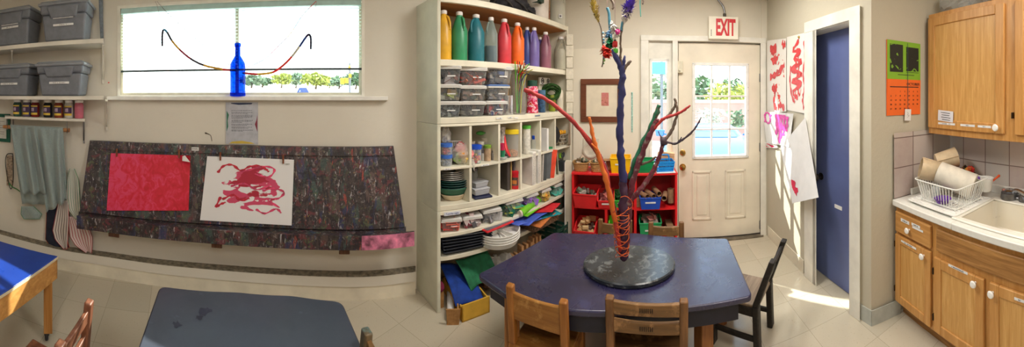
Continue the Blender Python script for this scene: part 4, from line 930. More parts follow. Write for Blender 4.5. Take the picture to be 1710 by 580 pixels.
for i in range(4):
    a, e = cr[i], cr[(i+1) % 4]; d_ = (e-a).normalized(); n_ = (cc-(a+e)/2).normalized()*.024
    obj('apron', MB().hexa([(a.x, a.y, TZ-.135), (e.x, e.y, TZ-.135), (e.x+n_.x, e.y+n_.y, TZ-.135), (a.x+n_.x, a.y+n_.y, TZ-.135), (a.x, a.y, TZ-.018), (e.x, e.y, TZ-.018), (e.x+n_.x, e.y+n_.y, TZ-.018), (a.x+n_.x, a.y+n_.y, TZ-.018)]), W_pine, t, world=True, bevel=.002)
for p in cr:
    n_ = (cc-p).normalized()*.06; x, y = p.x+n_.x, p.y+n_.y
    lgo = obj('leg', MB().bb(x-.026, x+.026, y-.026, y+.026, .075, TZ-.03), W_leg, t, world=True, bevel=.004)
    cst = obj('caster', MB().lathe([(.03, -.011), (.036, -.006), (.036, .006), (.03, .011)], 18, (x-.03, y-.008, .036), Matrix.Rotation(PI/2, 3, 'X')).bar((x-.02, y, .08), (x-.03, y-.008, .036), .03, .028), mat('black_caster', (40, 40, 42), .5), lgo, world=True, smooth=True)
# grey-blue table in the foreground
b0 = flat(P(267, 477, TZ)); b1 = flat(P(394, 487, TZ)); b2 = flat(P(487, 493, TZ)); b3 = flat(P(571, 503, TZ))
s0 = (Vector(flat(P(232, 576, TZ)))-Vector(b0)).normalized(); s1 = (Vector(flat(P(604, 578, TZ)))-Vector(b3)).normalized()
poly = [b0, b1, b2, b3, tuple(Vector(b3)+s1*.62), tuple(Vector(b0)+s0*.62)][::-1]
cc = Vector((sum(p[0] for p in poly)/6, sum(p[1] for p in poly)/6, 0))
t = thing('play_table', 'grey-blue stained table in the foreground below the easel', 'table', tuple(cc))
obj('tabletop', MB().prism(rounded(poly, .045), TZ-.028, TZ), top_mat('slate_blue_table_paint', (50, 56, 70), [((36, 38, 54), 2.6, .68, 1.1), ((70, 82, 100), 9, .66, 4)], .42), t, world=True, bevel=.008)
for x0, y0, r_ in ((296, 543, .022), (342, 521, .03), (333, 531, .016)):
    q = P(x0, y0, TZ); rr = random.Random(x0); mb = MB(); n = 14
    mb.add([(q.x+r_*rr.uniform(.5, 1.2)*math.cos(2*PI*k/n), q.y+r_*rr.uniform(.5, 1.2)*math.sin(2*PI*k/n), TZ+.0012) for k in range(n)], [tuple(range(n))])
    obj('ink_stain', mb, mat('dark_ink_stain', (40, 40, 58), .5, .2), t, world=True)
ap = inset(poly, .86, cc); ap2 = inset(poly, .82, cc); mb = MB()
for i in range(6):
    j = (i+1) % 6; mb.hexa([(*ap[i], TZ-.11), (*ap[j], TZ-.11), (*ap2[j], TZ-.11), (*ap2[i], TZ-.11), (*ap[i], TZ-.027), (*ap[j], TZ-.027), (*ap2[j], TZ-.027), (*ap2[i], TZ-.027)])
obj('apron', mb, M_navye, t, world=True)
for i in (0, 1, 2, 5):
    x, y = inset(poly, .84, cc)[i]; obj('leg', MB().bb(x-.03, x+.03, y-.03, y+.03, 0, TZ-.03), W_leg, t, world=True, bevel=.004)

# ================================================================= small chairs
W_hon = wood('honey_chair_wood', (126, 80, 32), (172, 120, 58), .4, 7, 0, (186, 138, 76)); W_honp = wood('honey_post_wood', (132, 80, 32), (172, 114, 52), .4, 7, 2)
W_brn = wood('worn_brown_wood', (92, 66, 38), (140, 102, 60), .45, 7, 0, (166, 124, 80)); W_brnp = wood('worn_brown_post', (92, 62, 36), (140, 98, 58), .45, 7, 2)
W_blk = wood('blackened_wood', (26, 24, 22), (52, 46, 40), .55, 7, 0); W_blks = wood('worn_seat_wood', (110, 92, 74), (160, 140, 118), .5, 6, 0)
W_red = wood('reddish_chair_wood', (92, 54, 38), (134, 86, 62), .45, 7, 2)
def chair(a, b_, ztop, mrail, mpost, mseat, rails, label, seat=.29, depth=.27, pw=.038, lean=.05, carve=False, group='little wooden chairs'):
    """a, b_: plan points of the two back posts, left to right as the sitter's back sees them; the seat lies on the far side"""
    a = Vector(a); b_ = Vector(b_); m_ = (a+b_)/2; hd = math.atan2(b_.y-a.y, b_.x-a.x); W = (b_-a).length
    t = thing('wooden_chair', label, 'chair', (m_.x, m_.y, 0), hd, group)
    for s_ in (-1, 1):
        x = s_*W/2; yl = lean
        obj('back_post', MB().hexa([(x-pw/2, yl*.9-.018, 0), (x+pw/2, yl*.9-.018, 0), (x+pw/2, yl*.9+.02, 0), (x-pw/2, yl*.9+.02, 0), (x-pw/2, yl-.018, seat), (x+pw/2, yl-.018, seat), (x+pw/2, yl+.02, seat), (x-pw/2, yl+.02, seat)])
            .hexa([(x-pw/2, yl-.018, seat-.001), (x+pw/2, yl-.018, seat-.001), (x+pw/2, yl+.02, seat-.001), (x-pw/2, yl+.02, seat-.001), (x-pw/2, -.017, ztop), (x+pw/2, -.017, ztop), (x+pw/2, .017, ztop+.004), (x-pw/2, .017, ztop+.004)]), mpost, t, bevel=.007)
        obj('front_leg', MB().bb(s_*W/2-pw/2, s_*W/2+pw/2, lean+depth-.04, lean+depth, 0, seat-.02), mpost, t, bevel=.004)
        obj('stretcher', MB().bar((x, lean, .1), (x, lean+depth-.02, .1), .018, .026), mpost, t, bevel=.002)
        obj('seat_rail', MB().bar((x, lean, seat-.045), (x, lean+depth-.02, seat-.045), .02, .05), mpost, t, bevel=.002)
    for (z0, z1, bow) in rails:
        secs = []; tl = ztop-seat
        for i in range(9):
            u = i/8; x = (u-.5)*(W-pw*.6); bw = bow*4*u*(1-u); zz1 = z1-(.006*4*u*(1-u)); yb = lambda z: lean*(1-(z-seat)/tl)
            secs.append([Vector((x, yb(z0)-.010-bw*0, z0)), Vector((x, yb(z0)+.010, z0)), Vector((x, yb(zz1)+.010, zz1)), Vector((x, yb(zz1)-.010, zz1))])
        r_ = obj('back_slat', MB().sweep(secs), mrail, t, bevel=.004)
        if carve:
            mb = MB(); zc = (z0+z1)/2; y_ = lean*(1-(zc-seat)/tl)-.0115
            for k in range(7):
                for j in range(2): mb.bb(-.03+.009*k, -.03+.009*k+.0045, y_-.0012, y_+.002, zc-.010+.011*j, zc-.001+.011*j)
            obj('carved_mark', mb, mat('carved_dark', (52, 36, 22), .7), r_)
    obj('seat', MB().bb(-W/2-.008, W/2+.008, lean-.012, lean+depth+.012, seat-.02, seat), mseat, t, bevel=.006)
    obj('front_rail', MB().bb(-W/2, W/2, lean+depth-.035, lean+depth-.015, seat-.07, seat-.02), mpost, t, bevel=.002)
    return t
zt_ = .585
A = lambda px, py, z=zt_: flat(P(px, py, z))
chair(A(852, 476), A(941, 503), zt_, W_hon, W_honp, W_hon, [(.42, .555, 0)], 'honey-coloured chair with one broad back slat at the front left of the navy table', lean=.03)
zt2 = .60
chair(A(1018, 496, zt2), A(1142, 502, zt2), zt2, W_brn, W_brnp, W_brn, [(.525, .588, 0), (.44, .50, 0)], 'worn brown chair with two carved back slats at the near side of the navy table', carve=True, lean=.03)
chair(A(1000, 365), A(1054, 368), .585, W_hon, W_brnp, W_hon, [(.50, .565, 0)], 'brown chair behind the navy table, left of the two by the red cubby') if False else None
def rchair(*a, **k): return chair(*a, **k)
def chairback(pa, pb, ztop, mrail, mpost, mseat, rails, label, **k):
    """chair seen over its back from across the table: the seat comes towards the viewer"""
    return chair(pb, pa, ztop, mrail, mpost, mseat, rails, label, **k)
chairback(A(1003, 366), A(1052, 368), .585, W_brn, W_brnp, W_brn, [(.49, .56, 0)], 'small brown chair behind the navy table, directly behind the branch trunk', depth=.25, pw=.034)
chairback(A(1087, 371), A(1138, 371), .585, W_brn, W_brnp, W_brn, [(.495, .56, 0)], 'small brown chair behind the navy table, nearest the exit door', depth=.25, pw=.036)
# black chair at the right end, its back towards the room
zt3 = .57
pa = A(1290, 437, zt3); pb = A(1305, 409, zt3)
chair(pa, pb, zt3, W_blk, W_blk, W_blks, [(.48, .54, 0), (.39, .43, 0)], 'black painted chair with a worn pale seat at the right end of the navy table', lean=-.10 if False else .09, depth=.28, pw=.032) if False else None
m_ = (Vector(pa)+Vector(pb))/2; dr = (Vector(pb)-Vector(pa)).normalized()*.13
pa = Vector(P(1291, 436, zt3)[:2]); pb = pa+dr.normalized()*.25
chair(tuple(pa), tuple(pb), zt3, W_blk, W_blk, W_blks, [(.49, .545, 0), (.38, .43, 0)], 'black painted chair with a worn pale seat at the right end of the navy table', lean=.10, depth=.30, pw=.050, seat=.30)
# chairs round the grey-blue table
chair(A(101, 574), A(149, 504), zt_, W_red, W_red, W_red, [(.50, .56, 0), (.40, .45, 0)], 'reddish brown chair seen edge-on at the left of the grey-blue table', pw=.042, lean=.03)
pr = Vector(A(613, 553)); chair(tuple(pr), tuple(pr+Vector((.205, -.15))), zt_, W_brn, wood('teal_worn_post', (70, 62, 48), (120, 100, 72), .45, 7, 2, (84, 112, 110)), W_brn, [(.50, .565, 0), (.40, .45, 0)], 'brown chair with a worn teal-stained post at the right of the grey-blue table', pw=.045, lean=-.03) if False else None
chair(tuple(pr+Vector((.205, -.15))), tuple(pr), zt_, W_brn, wood('teal_worn_post', (70, 62, 48), (120, 100, 72), .45, 7, 2, (84, 112, 110)), W_brn, [(.50, .565, 0), (.40, .45, 0)], 'brown chair with a worn teal-stained post at the right of the grey-blue table', pw=.045, lean=.03)

# ================================================================= branch sculpture
bd = 1.62; bc = P(1051, 441, TZ+.02); sc_ = thing('branch_sculpture', 'painted branches tied with orange twine standing on a round grey board', 'sculpture', (bc.x, bc.y, TZ))
m, nt, b = newmat('worn_slate_board'); v = coords(nt)
c = ramp(nt, noise(nt, v, 6, 6, .65), [(.35, (34, 37, 42)), (.65, (58, 64, 70))]); c = mixc(nt, ramp(nt, noise(nt, v, 16, 7, .7, .5), [(.55, (0, 0, 0)), (.62, (170, 170, 170))]), c, col((150, 156, 156)))
nt.links.new(c, b.inputs['Base Color']); b.inputs['Roughness'].default_value = .22; bump(nt, b, noise(nt, v, 20, 6), .2, .003); M_board = m
ra = th(1051)
mb = MB(); n = 48; RZ = Matrix.Rotation(-ra, 3, 'Z')
rx_, ry_ = .262, .20
mb.lathe([(.95, 0), (1.0, .006), (1.0, .022), (.975, .028)], n)
mb.v = [RZ @ Vector((q.x*rx_, q.y*ry_, q.z)) for q in mb.v]
obj('base_board', mb, M_board, sc_, smooth=True)
def br_mat(name, a, b_, bark=None, thr=.6):
    m, nt, bs = newmat(name); v = coords(nt); c = ramp(nt, noise(nt, v, 14, 5), [(.3, a), (.7, b_)])
    if bark: c = mixc(nt, ramp(nt, noise(nt, v, 34, 6, .7), [(thr, (0, 0, 0)), (thr+.06, (230, 230, 230))]), c, col(bark))
    nt.links.new(c, bs.inputs['Base Color']); bs.inputs['Roughness'].default_value = .55; bump(nt, bs, noise(nt, v, 50, 5), .6, .004); return m
Bn = br_mat('navy_branch_paint', (34, 36, 82), (48, 52, 112), (120, 110, 104), .7); Br = br_mat('red_branch_paint', (150, 36, 40), (196, 60, 58), (120, 60, 56), .6); Bo = br_mat('orange_branch_paint', (206, 96, 30), (228, 124, 48), (140, 74, 50), .62)
Bm = br_mat('maroon_branch_paint', (78, 28, 44), (120, 44, 58), (140, 126, 118), .55); Bg = br_mat('green_branch_paint', (22, 92, 62), (34, 116, 80), (92, 84, 72), .55); Bk = br_mat('grey_bark', (86, 72, 60), (126, 108, 92), (160, 148, 134), .62); Bt = br_mat('teal_branch_paint', (44, 104, 124), (70, 130, 150)); Bp = br_mat('purple_trunk_paint', (52, 30, 56), (74, 42, 72), (110, 100, 100), .68)
Bd = br_mat('dark_twig', (50, 42, 52), (84, 66, 74))
def branch(pts, r, m_, par=sc_, nm='branch', k=6):
    q = []
    for p in pts: q.append(Y(p[0], p[1], p[2] if len(p) > 2 else bd))
    path = smoothpath(q, k); rs = lerpl(r, len(path)); rr = random.Random(int(pts[0][0]*7+pts[0][1]))
    rs = [x*(.9+.10*math.sin(i*1.3)+rr.uniform(-.12, .12)) for i, x in enumerate(rs)]
    path = [q+Vector((rr.uniform(-1, 1), rr.uniform(-1, 1), rr.uniform(-1, 1)))*rs[i]*.22 for i, q in enumerate(path)]
    return obj(nm, MB().tube(path, rs, 9), m_, par, world=True, smooth=180)
branch([(1042, 432), (1041, 400), (1041, 370), (1041, 330), (1040, 300)], [.025, .027, .028, .026, .024], Bp, nm='trunk')
branch([(1041, 305), (1037, 260), (1035, 215), (1037, 170), (1039, 135), (1040, 112)], [.0245, .022, .021, .021, .021, .017], Bn, nm='branch')
branch([(1039, 120), (1032, 103), (1025, 88), (1022, 82)], [.016, .017, .013, .002], Bn, k=4); branch([(1040, 120), (1042, 106), (1043, 93)], [.014, .012, .004], Bn, k=4); branch([(1040, 118), (1047, 109), (1054, 101)], [.012, .010, .007], Bk, k=4)
branch([(1036, 420, 1.60), (1024, 350, 1.58), (1012, 290, 1.57), (997, 255, 1.56), (965, 212, 1.52), (925, 175, 1.50), (896, 158, 1.48), (875, 150, 1.47)], [.012, .012, .013, .0135, .013, .012, .011, .012], Br)
branch([(1034, 402, 1.62), (1027, 370, 1.59), (1017, 320, 1.56), (1006, 280, 1.55), (995, 245, 1.54), (989, 220, 1.54), (984, 196, 1.54)], [.012, .015, .016, .015, .013, .011, .008], Bo)
branch([(998, 252, 1.54), (992, 245, 1.52), (988, 240, 1.52)], [.007, .006, .005], Bo, k=3)
branch([(1036, 405, 1.61), (1026, 350, 1.62), (1018, 315, 1.63), (1010, 270, 1.64)], [.011, .012, .011, .007], Bm)
branch([(1046, 420, 1.63), (1050, 350, 1.66), (1058, 300, 1.68), (1075, 250, 1.70), (1090, 215, 1.70), (1097, 200, 1.70)], [.017, .018, .018, .018, .016, .013], Br if False else Bm)
branch([(1051, 300, 1.72), (1062, 268, 1.73), (1078, 232, 1.74), (1092, 202, 1.74), (1101, 176, 1.74)], [.016, .02, .02, .018, .013], Bg)
branch([(1090, 218, 1.70), (1106, 200, 1.69), (1121, 194, 1.68), (1138, 187, 1.67), (1153, 176, 1.66)], [.011, .010, .010, .009, .006], Br)
branch([(1112, 198, 1.69), (1123, 184, 1.69), (1129, 172, 1.69), (1126, 165, 1.69)], [.009, .009, .008, .007], Bk)
branch([(1109, 236, 1.66), (1120, 222, 1.67), (1128, 200, 1.68), (1131, 184, 1.68), (1127, 170, 1.68)], [.012, .010, .009, .008, .006], Bk)
branch([(1045, 345, 1.64), (1062, 325, 1.64), (1082, 300, 1.65), (1096, 275, 1.66), (1103, 255, 1.66), (1108, 236, 1.66)], [.014, .014, .015, .014, .013, .012], Bm)
branch([(1108, 241, 1.66), (1108, 230, 1.66)], [.020, .020], Bd, k=2)
branch([(1108, 236, 1.66), (1127, 240, 1.65), (1142, 232, 1.64), (1158, 218, 1.63), (1166, 206, 1.63), (1171, 196, 1.63)], [.009, .007, .007, .006, .005, .003], Bd); branch([(1130, 240, 1.65), (1136, 233, 1.65), (1138, 229, 1.65)], [.005, .004, .003], Bd, k=3)
branch([(1108, 234, 1.66), (1102, 226, 1.66), (1099, 219, 1.66)], [.006, .004, .002], Bk, k=3); branch([(1070, 275, 1.69), (1085, 270, 1.68), (1096, 262, 1.67)], [.008, .008, .007], Bk, k=4)
branch([(1040, 110), (1036, 98), (1037, 85), (1036, 70), (1038, 52), (1042, 35), (1050, 16), (1056, -6)], [.008, .007, .007, .006, .006, .005, .004, .003], Bk, k=5)
branch([(1038, 52), (1038, 44), (1040, 36)], [.0078, .0078, .007], Bt, k=3)
mb = MB(); tw = []; rr = random.Random(8)
for i in range(330):
    u = i/329; y = 428-78*u; a = u*2*PI*12+rr.uniform(-.2, .2); w_ = (.034+.012*u)*(1+.08*math.sin(u*31)); c0 = Y(1039-3*u, y, bd-.005)
    tw.append(c0+Vector((w_*math.cos(a), w_*math.sin(a), .012*math.sin(i*.37))))
ot = mat('orange_twine', (226, 104, 50), .8, .15, 60)
obj('twine', MB().tube(tw, .0017, 5), ot, sc_, world=True)
tw2 = [c+Vector((0, 0, 0)) for c in []]
for i in range(150):
    u = i/149; y = 425-72*u; a = -u*2*PI*6+1; w_ = (.036+.012*u); c0 = Y(1039-3*u, y, bd-.005); tw2.append(c0+Vector((w_*math.cos(a), w_*math.sin(a), .01*math.sin(i*.5))))
obj('twine', MB().tube(tw2, .0015, 5), ot, sc_, world=True)
obj('loose_twine', MB().tube(smoothpath([Y(x, y, 1.58) for x, y in ((1046, 352), (1056, 345), (1054, 335), (1045, 328), (1036, 330))], 5), .0016, 5), ot, sc_, world=True)
# feathers on the twig of the sculpture
def feather(path, w_, m_, par, nm='feather', seed=1):
    path = smoothpath(path, 3); rr = random.Random(seed); mb = MB().tube(path, .0012, 5); n = len(path)
    for i in range(n):
        c = path[i]; d_ = (path[min(n-1, i+1)]-path[max(0, i-1)]).normalized(); k = math.sin(PI*(i+.7)/(n+.6))
        for j in range(16):
            a = rr.uniform(0, 2*PI); s_ = Vector((math.cos(a), math.sin(a)*.6, rr.uniform(-.5, .3))).normalized(); e = c+s_*w_*k*rr.uniform(.6, 1.2)+d_*w_*.5; o_ = s_.cross(d_).normalized()*w_*.22
            mb.add([c-o_*.2, c+(e-c)*.5-o_, e, c+(e-c)*.5+o_], [(0, 1, 2, 3)])
    return obj(nm, mb, m_, par, world=True)
fp = [Y(x, y, bd) for x, y in ((1043, 34), (1045, 27), (1047, 20), (1049, 13), (1051, 7), (1053, 1))]
feather(fp, .042, mat('purple_feather', (96, 72, 170), .9, .3, 60), sc_, seed=3); feather(fp[::-1], .034, mat('white_feather', (236, 230, 222), .9, .05), sc_, seed=5)
# decorations hanging above the table
def hanger(name, label, cat, px, py, d, parts, group='decorations hanging above the table'):
    t = thing(name, label, cat, tuple(Y(px, py, d)), 0, group)
    for fn in parts: fn(t)
    return t
def line(pts, r, m_, d, nm): return lambda t: obj(nm, MB().tube(smoothpath([Y(x, y, d) for x, y in pts], 5), r, 7), m_, t, world=True, smooth=180)
def cordup(px, py, d):
    def g(t):
        a = Y(px, py, d); obj('string', MB().tube([a, Vector((a.x, a.y, CEIL-.002))], .0012, 5), mat('pale_string', (150, 120, 120), .9), t, world=True)
    return g
def beads(lst, d):
    def g(t):
        for x, y, r_, c in lst: obj('bead', MB().ball(Y(x, y, d), r_, 10, 8), mat('bead_%d_%d_%d' % c, c, .35), t, world=True, smooth=True)
    return g
def fl(pts, w_, c, d, seed, nm='feather'): return lambda t: feather([Y(x, y, d) for x, y in pts], w_, mat('feather_%d_%d_%d' % c, c, .9, .15, 60), t, nm, seed)
d1 = 1.66
hanger('feather_stick', 'thin stick with a long yellow feather, red feather tuft and beads, leftmost hanging ornament', 'hanging ornament', 1006, 112, d1, [
    line([(1000, 36), (1004, 48), (1006, 70), (1008, 88), (1007, 104), (1005, 112)], .004, Bk, d1, 'stick'), fl([(1000, 38), (997, 28), (994, 18), (992, 8), (991, 0)], .030, (196, 176, 96), d1, 1),
    cordup(1000, 36, d1), beads([(1007, 55, .007, (120, 170, 190)), (1007, 60, .006, (236, 236, 230)), (1008, 66, .007, (90, 150, 170)), (1008, 71, .007, (60, 130, 160)), (1009, 96, .008, (60, 140, 160)), (1009, 101, .007, (150, 200, 110)), (1008, 106, .005, (90, 160, 90))], d1),
    fl([(1007, 75), (1009, 80), (1011, 85), (1012, 90)], .042, (230, 60, 44), d1-.02, 4)])
hanger('teal_stick', 'teal painted stick with green and white fluff hanging beside the navy branch', 'hanging ornament', 1020, 78, d1+.06, [
    line([(1014, 13), (1017, 22), (1018, 40), (1020, 58), (1020, 76)], .0085, Bt, d1+.06, 'stick'), cordup(1014, 14, d1+.06), fl([(1020, 60), (1019, 66), (1018, 72), (1018, 77)], .036, (40, 130, 80), d1+.04, 6), fl([(1019, 50), (1017, 55), (1016, 58)], .030, (110, 160, 200), d1+.04, 7)])
hanger('bead_string', 'string of red and green beads with a white feather and pink pompom', 'hanging ornament', 1027, 95, d1-.04, [
    cordup(1027, 40, d1-.04), line([(1027, 40), (1027, 66), (1028, 95)], .003, Bk, d1-.04, 'stick'), fl([(1021, 34), (1023, 42), (1026, 50), (1029, 57)], .036, (238, 232, 224), d1-.05, 9),
    lambda t: obj('pompom', MB().ball(Y(1031, 53, d1-.06), .014, 12, 8, .18, random.Random(2)), mat('pink_pompom', (236, 70, 160), .9), t, world=True, smooth=True),
    lambda t: obj('barrel_bead', MB().lathe([(.011, -.016), (.014, -.012), (.014, .012), (.011, .016)], 14, Y(1027, 74, d1-.04)), mat('red_bead', (206, 36, 40), .4), t, world=True, smooth=True),
    lambda t: obj('barrel_bead', MB().lathe([(.011, -.012), (.0135, -.008), (.0135, .008), (.011, .012)], 14, Y(1028, 85, d1-.04)), mat('lime_bead', (90, 200, 70), .4), t, world=True, smooth=True),
    beads([(1026, 64, .009, (220, 220, 210)), (1027, 68, .008, (60, 60, 60))], d1-.04)])
hanger('bark_hook', 'short bent piece of bark hanging left of the purple feathers', 'hanging ornament', 1022, 14, d1, [line([(1018, -6), (1021, 0), (1024, 6), (1024, 12), (1022, 15)], .007, Bk, d1, 'stick'), cordup(1018, -5, d1)])
hanger('ribbon_twig', 'short twig with a thin teal ribbon hanging near the top centre', 'hanging ornament', 1073, 6, d1, [line([(1072, -5), (1074, 2), (1073, 7)], .005, Bk, d1, 'stick'), line([(1069, -6), (1069, 10), (1070, 28)], .0025, mat('teal_ribbon', (60, 170, 160), .7), d1, 'ribbon'), cordup(1072, -5, d1)])
# ================================================================= big white shelf unit
SDp = .33
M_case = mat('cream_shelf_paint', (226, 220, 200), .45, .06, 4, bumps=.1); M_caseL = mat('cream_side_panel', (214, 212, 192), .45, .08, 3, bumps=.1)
M_under = wood('bare_plywood', (146, 86, 36), (190, 124, 62), .6, 5, 0); M_backp = mat('shelf_back_panel', (196, 184, 160), .7, .06)
zl = lambda y: H-2.072*(y-160)/500
Rz = dict(top=2.152, jug=zl(99), bin=zl(197), midtop=zl(208), cub=zl(281), cubb=zl(344.5), lowtop=zl(354), A=zl(392), B=zl(430))
def backpt(px, dep, z): return S(px, dep, z)
def board(mb, x0, x1, z0, z1, d0=0.0, d1=SDp, n=12, over=0.0):
    secs = []
    for i in range(n+1):
        px = x0+(x1-x0)*i/n; a = S(px, d0-over, z0); b_ = S(px, d1, z0)
        secs.append([a, b_, Vector((b_.x, b_.y, z1)), Vector((a.x, a.y, z1))])
    return mb.sweep(secs)
def upright(mb, px, z0, z1, d0=0.0, d1=SDp, t=.02):
    a = S(px, d0, z0); b_ = S(px, d1, z0); h = SHH(px); u = Vector((math.cos(h), math.sin(h), 0))*t/2; e = Vector((0, 0, z1-z0))
    return mb.hexa([a-u, a+u, b_+u, b_-u, a-u+e, a+u+e, b_+u+e, b_-u+e])
def sidepanel(mb, px, z0, z1, sgn, t=.03, d0=-.005, d1=SDp+.01):
    a = S(px, d0, z0); b_ = S(px, d1, z0); h = SHH(px); u = Vector((math.cos(h), math.sin(h), 0))*t*sgn; e = Vector((0, 0, z1-z0))
    return mb.hexa([a, a+u, b_+u, b_, a+e, a+u+e, b_+u+e, b_+e])
LX, RX_ = 735.5, 947
def unit(name, label, z0, z1, boards, dividers, under=None, lx=LX, rx=RX_):
    t = thing(name, label, 'shelf unit', tuple(S((lx+rx)/2, SDp/2, z0)), SHH(840), 'white shelf units stacked on each other')
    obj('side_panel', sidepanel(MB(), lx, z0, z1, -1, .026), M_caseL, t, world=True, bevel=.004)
    obj('side_panel', sidepanel(MB(), rx, z0, z1, 1, .02), M_case, t, world=True, bevel=.003)
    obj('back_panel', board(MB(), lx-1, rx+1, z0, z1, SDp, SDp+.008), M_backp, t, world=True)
    for (a, b_, d0) in boards:
        obj('shelf_board', board(MB(), lx, rx, a, b_, d0), M_case, t, world=True, bevel=.003)
    for px, a, b_ in dividers: obj('divider', upright(MB(), px, a, b_, .004), M_case, t, world=True, bevel=.002)
    return t
low = unit('shelf_unit', 'lowest cream shelf unit with deep shelves standing on the floor', 0, Rz['lowtop'], [(Rz['lowtop']-.028, Rz['lowtop'], 0), (Rz['A']-.026, Rz['A'], 0), (Rz['B']-.03, Rz['B'], 0)], [])
mid = unit('shelf_unit', 'middle cream cubbyhole unit with two rows of compartments', Rz['lowtop']+.001, Rz['midtop'], [(Rz['midtop']-.018, Rz['midtop'], 0), (Rz['cub']-.018, Rz['cub'], .002), (Rz['lowtop']+.002, Rz['cubb'], 0)],
           [(px, Rz['cubb'], Rz['midtop']-.018) for px in (786.5, 834.5, 871, 903.5, 928)], rx=952)
up = unit('shelf_unit', 'top cream shelf unit holding paint jugs and clear bins', Rz['midtop']+.001, Rz['top']+.045, [(Rz['top'], Rz['top']+.045, 0), (Rz['jug']-.045, Rz['jug'], 0), (Rz['midtop']+.002, Rz['bin'], 0)], [])
obj('plywood_lining', board(MB(), LX+.5, RX_-.5, Rz['top']-.004, Rz['top']-.0005, .02), M_under, up, world=True)
# shelf-edge labels
def edge_label(px0, px1, z, h, body, label, size, m_=None, par=None):
    a = S(px0, -.004, z); b_ = S(px1, -.004, z); hd = math.atan2(b_.y-a.y, b_.x-a.x); w_ = (b_-a).length; c = (a+b_)/2
    t = thing('shelf_label', label, 'label', tuple(c), hd, 'labels on the shelf edges'); s_ = obj('strip', MB().bb(-w_/2, w_/2, -.0025, 0, -h/2, h/2), m_ or M_lab, t)
    if body: (text if size > .012 else marks)('lettering', body if size > .012 else len(body), size, mat('blue_grey_ink', (84, 96, 150), .7, 0) if size > .012 else M_ink, s_, (0, -.003, 0))
edge_label(741, 768, zl(358.5), .024, 'Tuesday night', 'pale blue strip with handwriting on the edge above the lid bins', .017, mat('bluish_label', (216, 218, 226), .6, .02))
edge_label(858, 864, Rz['midtop']+.022, .010, '', 'short label on the edge below the pipe cleaner vase', .008)
edge_label(828, 838, Rz['bin']-.018, .012, 'BUTTONS', 'white label on the edge below the blue-lidded bin stack', .008)
edge_label(848, 855, Rz['bin']-.018, .010, 'WIRE', 'white label on the edge below the silver can', .007)
edge_label(741, 752, Rz['cub']-.009, .012, 'CORKS', 'left white label on the edge below the blue-lidded tubs', .008)
edge_label(803, 816, Rz['cub']-.009, .012, 'POM POMS', 'white label on the edge below the pompom jar', .008)
edge_label(893, 901, Rz['bin']-.018, .010, '', 'grey-blue label strip on the edge below the blue bottle', .008, mat('grey_blue_strip', (120, 136, 156), .6))

# ---- items: helpers
def place(px, dep, z):
    p = Sd(px, dep, z); return Vector((p.x, p.y, z+.001))
def K(px, dep): return dist(Sd(px, dep, 0))/F          # metres per pixel at that spot
M_cap = mat('white_cap', (232, 226, 222), .4, .03)
def jugmesh(r, h):
    hb = h*.62
    return MB().lathe([(r*.93, 0), (r, .006), (r, hb*.5), (r, hb), (r*.70, h*.76), (r*.42, h*.89), (r*.37, h*.90), (r*.37, h*.93)], 28)
def jug(px, dep, z, wpx, ytop, ybot, rgb, label, liquid=None, clearj=False, rot=0, group='gallon paint jugs on the upper shelf', name='paint_jug', capm=None, hflip=1):
    k = K(px, dep); r = wpx*k/2; h = (ybot-ytop)*k; p = place(px, dep, z)
    t = thing(name, label, 'jug', tuple(p), -th(px)+rot, group)
    m_ = clear('clear_jug_%d%d%d' % rgb, rgb, .22, .3, (226, 230, 228)) if clearj else mat('jug_%d_%d_%d' % rgb, rgb, .38, .10, 6, sub=0)
    obj('jug_body', jugmesh(r, h), m_, t, smooth=True)
    if clearj:
        lc, f_ = liquid; obj('paint_fill', MB().lathe([(r*.88, .004), (r*.975, .012), (r*.975, h*f_)], 26), mat('fill_%d_%d_%d' % lc, lc, .4), t, smooth=True)
    obj('handle', MB().tube(smoothpath([(hflip*r*.25, -r*.25, h*.885), (hflip*r*.44, -r*.52, h*.85), (hflip*r*.56, -r*.72, h*.76), (hflip*r*.58, -r*.82, h*.68), (hflip*r*.54, -r*.78, h*.60)]), [r*.15]*25, 8), m_, t, smooth=180)
    obj('cap', MB().lathe([(r*.40, h*.925), (r*.42, h*.93), (r*.42, h*.99), (r*.36, h)], 18), capm or M_cap, t, smooth=True)
    return t
J = Rz['jug']
jug(741, .07, J, 26, 15, 98, (226, 172, 50), 'golden yellow paint jug at the left end of the top shelf', rot=.3)
jug(767, .08, J, 27, 18, 100, (58, 146, 100), 'green paint jug between the yellow and teal ones')
jug(795, .08, J, 28, 22, 101, (40, 112, 124), 'dark teal paint jug, full, third from the left', hflip=-1)
jug(820, .07, J, 22, 28, 104, (176, 196, 190), 'clear jug half full of blue-grey paint beside the teal one', liquid=((78, 96, 124), .36), clearj=True, hflip=-1)
jug(842, .07, J, 24, 31, 106, (214, 64, 74), 'red paint jug next to the orange one')
jug(864, .08, J, 23, 36, 107, (240, 110, 40), 'orange paint jug in the middle of the top shelf')
jug(880, .13, J, 17, 41, 108, (66, 80, 150), 'dark blue paint jug half hidden behind the lilac one')
jug(892, .07, J, 18, 45, 111, (118, 104, 168), 'lilac paint jug right of the dark blue one', hflip=-1)
jug(902, .20, J, 12, 55, 110, (92, 78, 140), 'purple paint jug pushed back behind the lilac and mauve ones')
jug(911, .07, J, 19, 51, 112, (150, 96, 112), 'mauve paint jug second from the right end')
jug(937, .06, J, 23, 59, 115, (222, 212, 190), 'off-white paint jug at the right end of the top shelf', liquid=((226, 218, 200), .62), clearj=True)
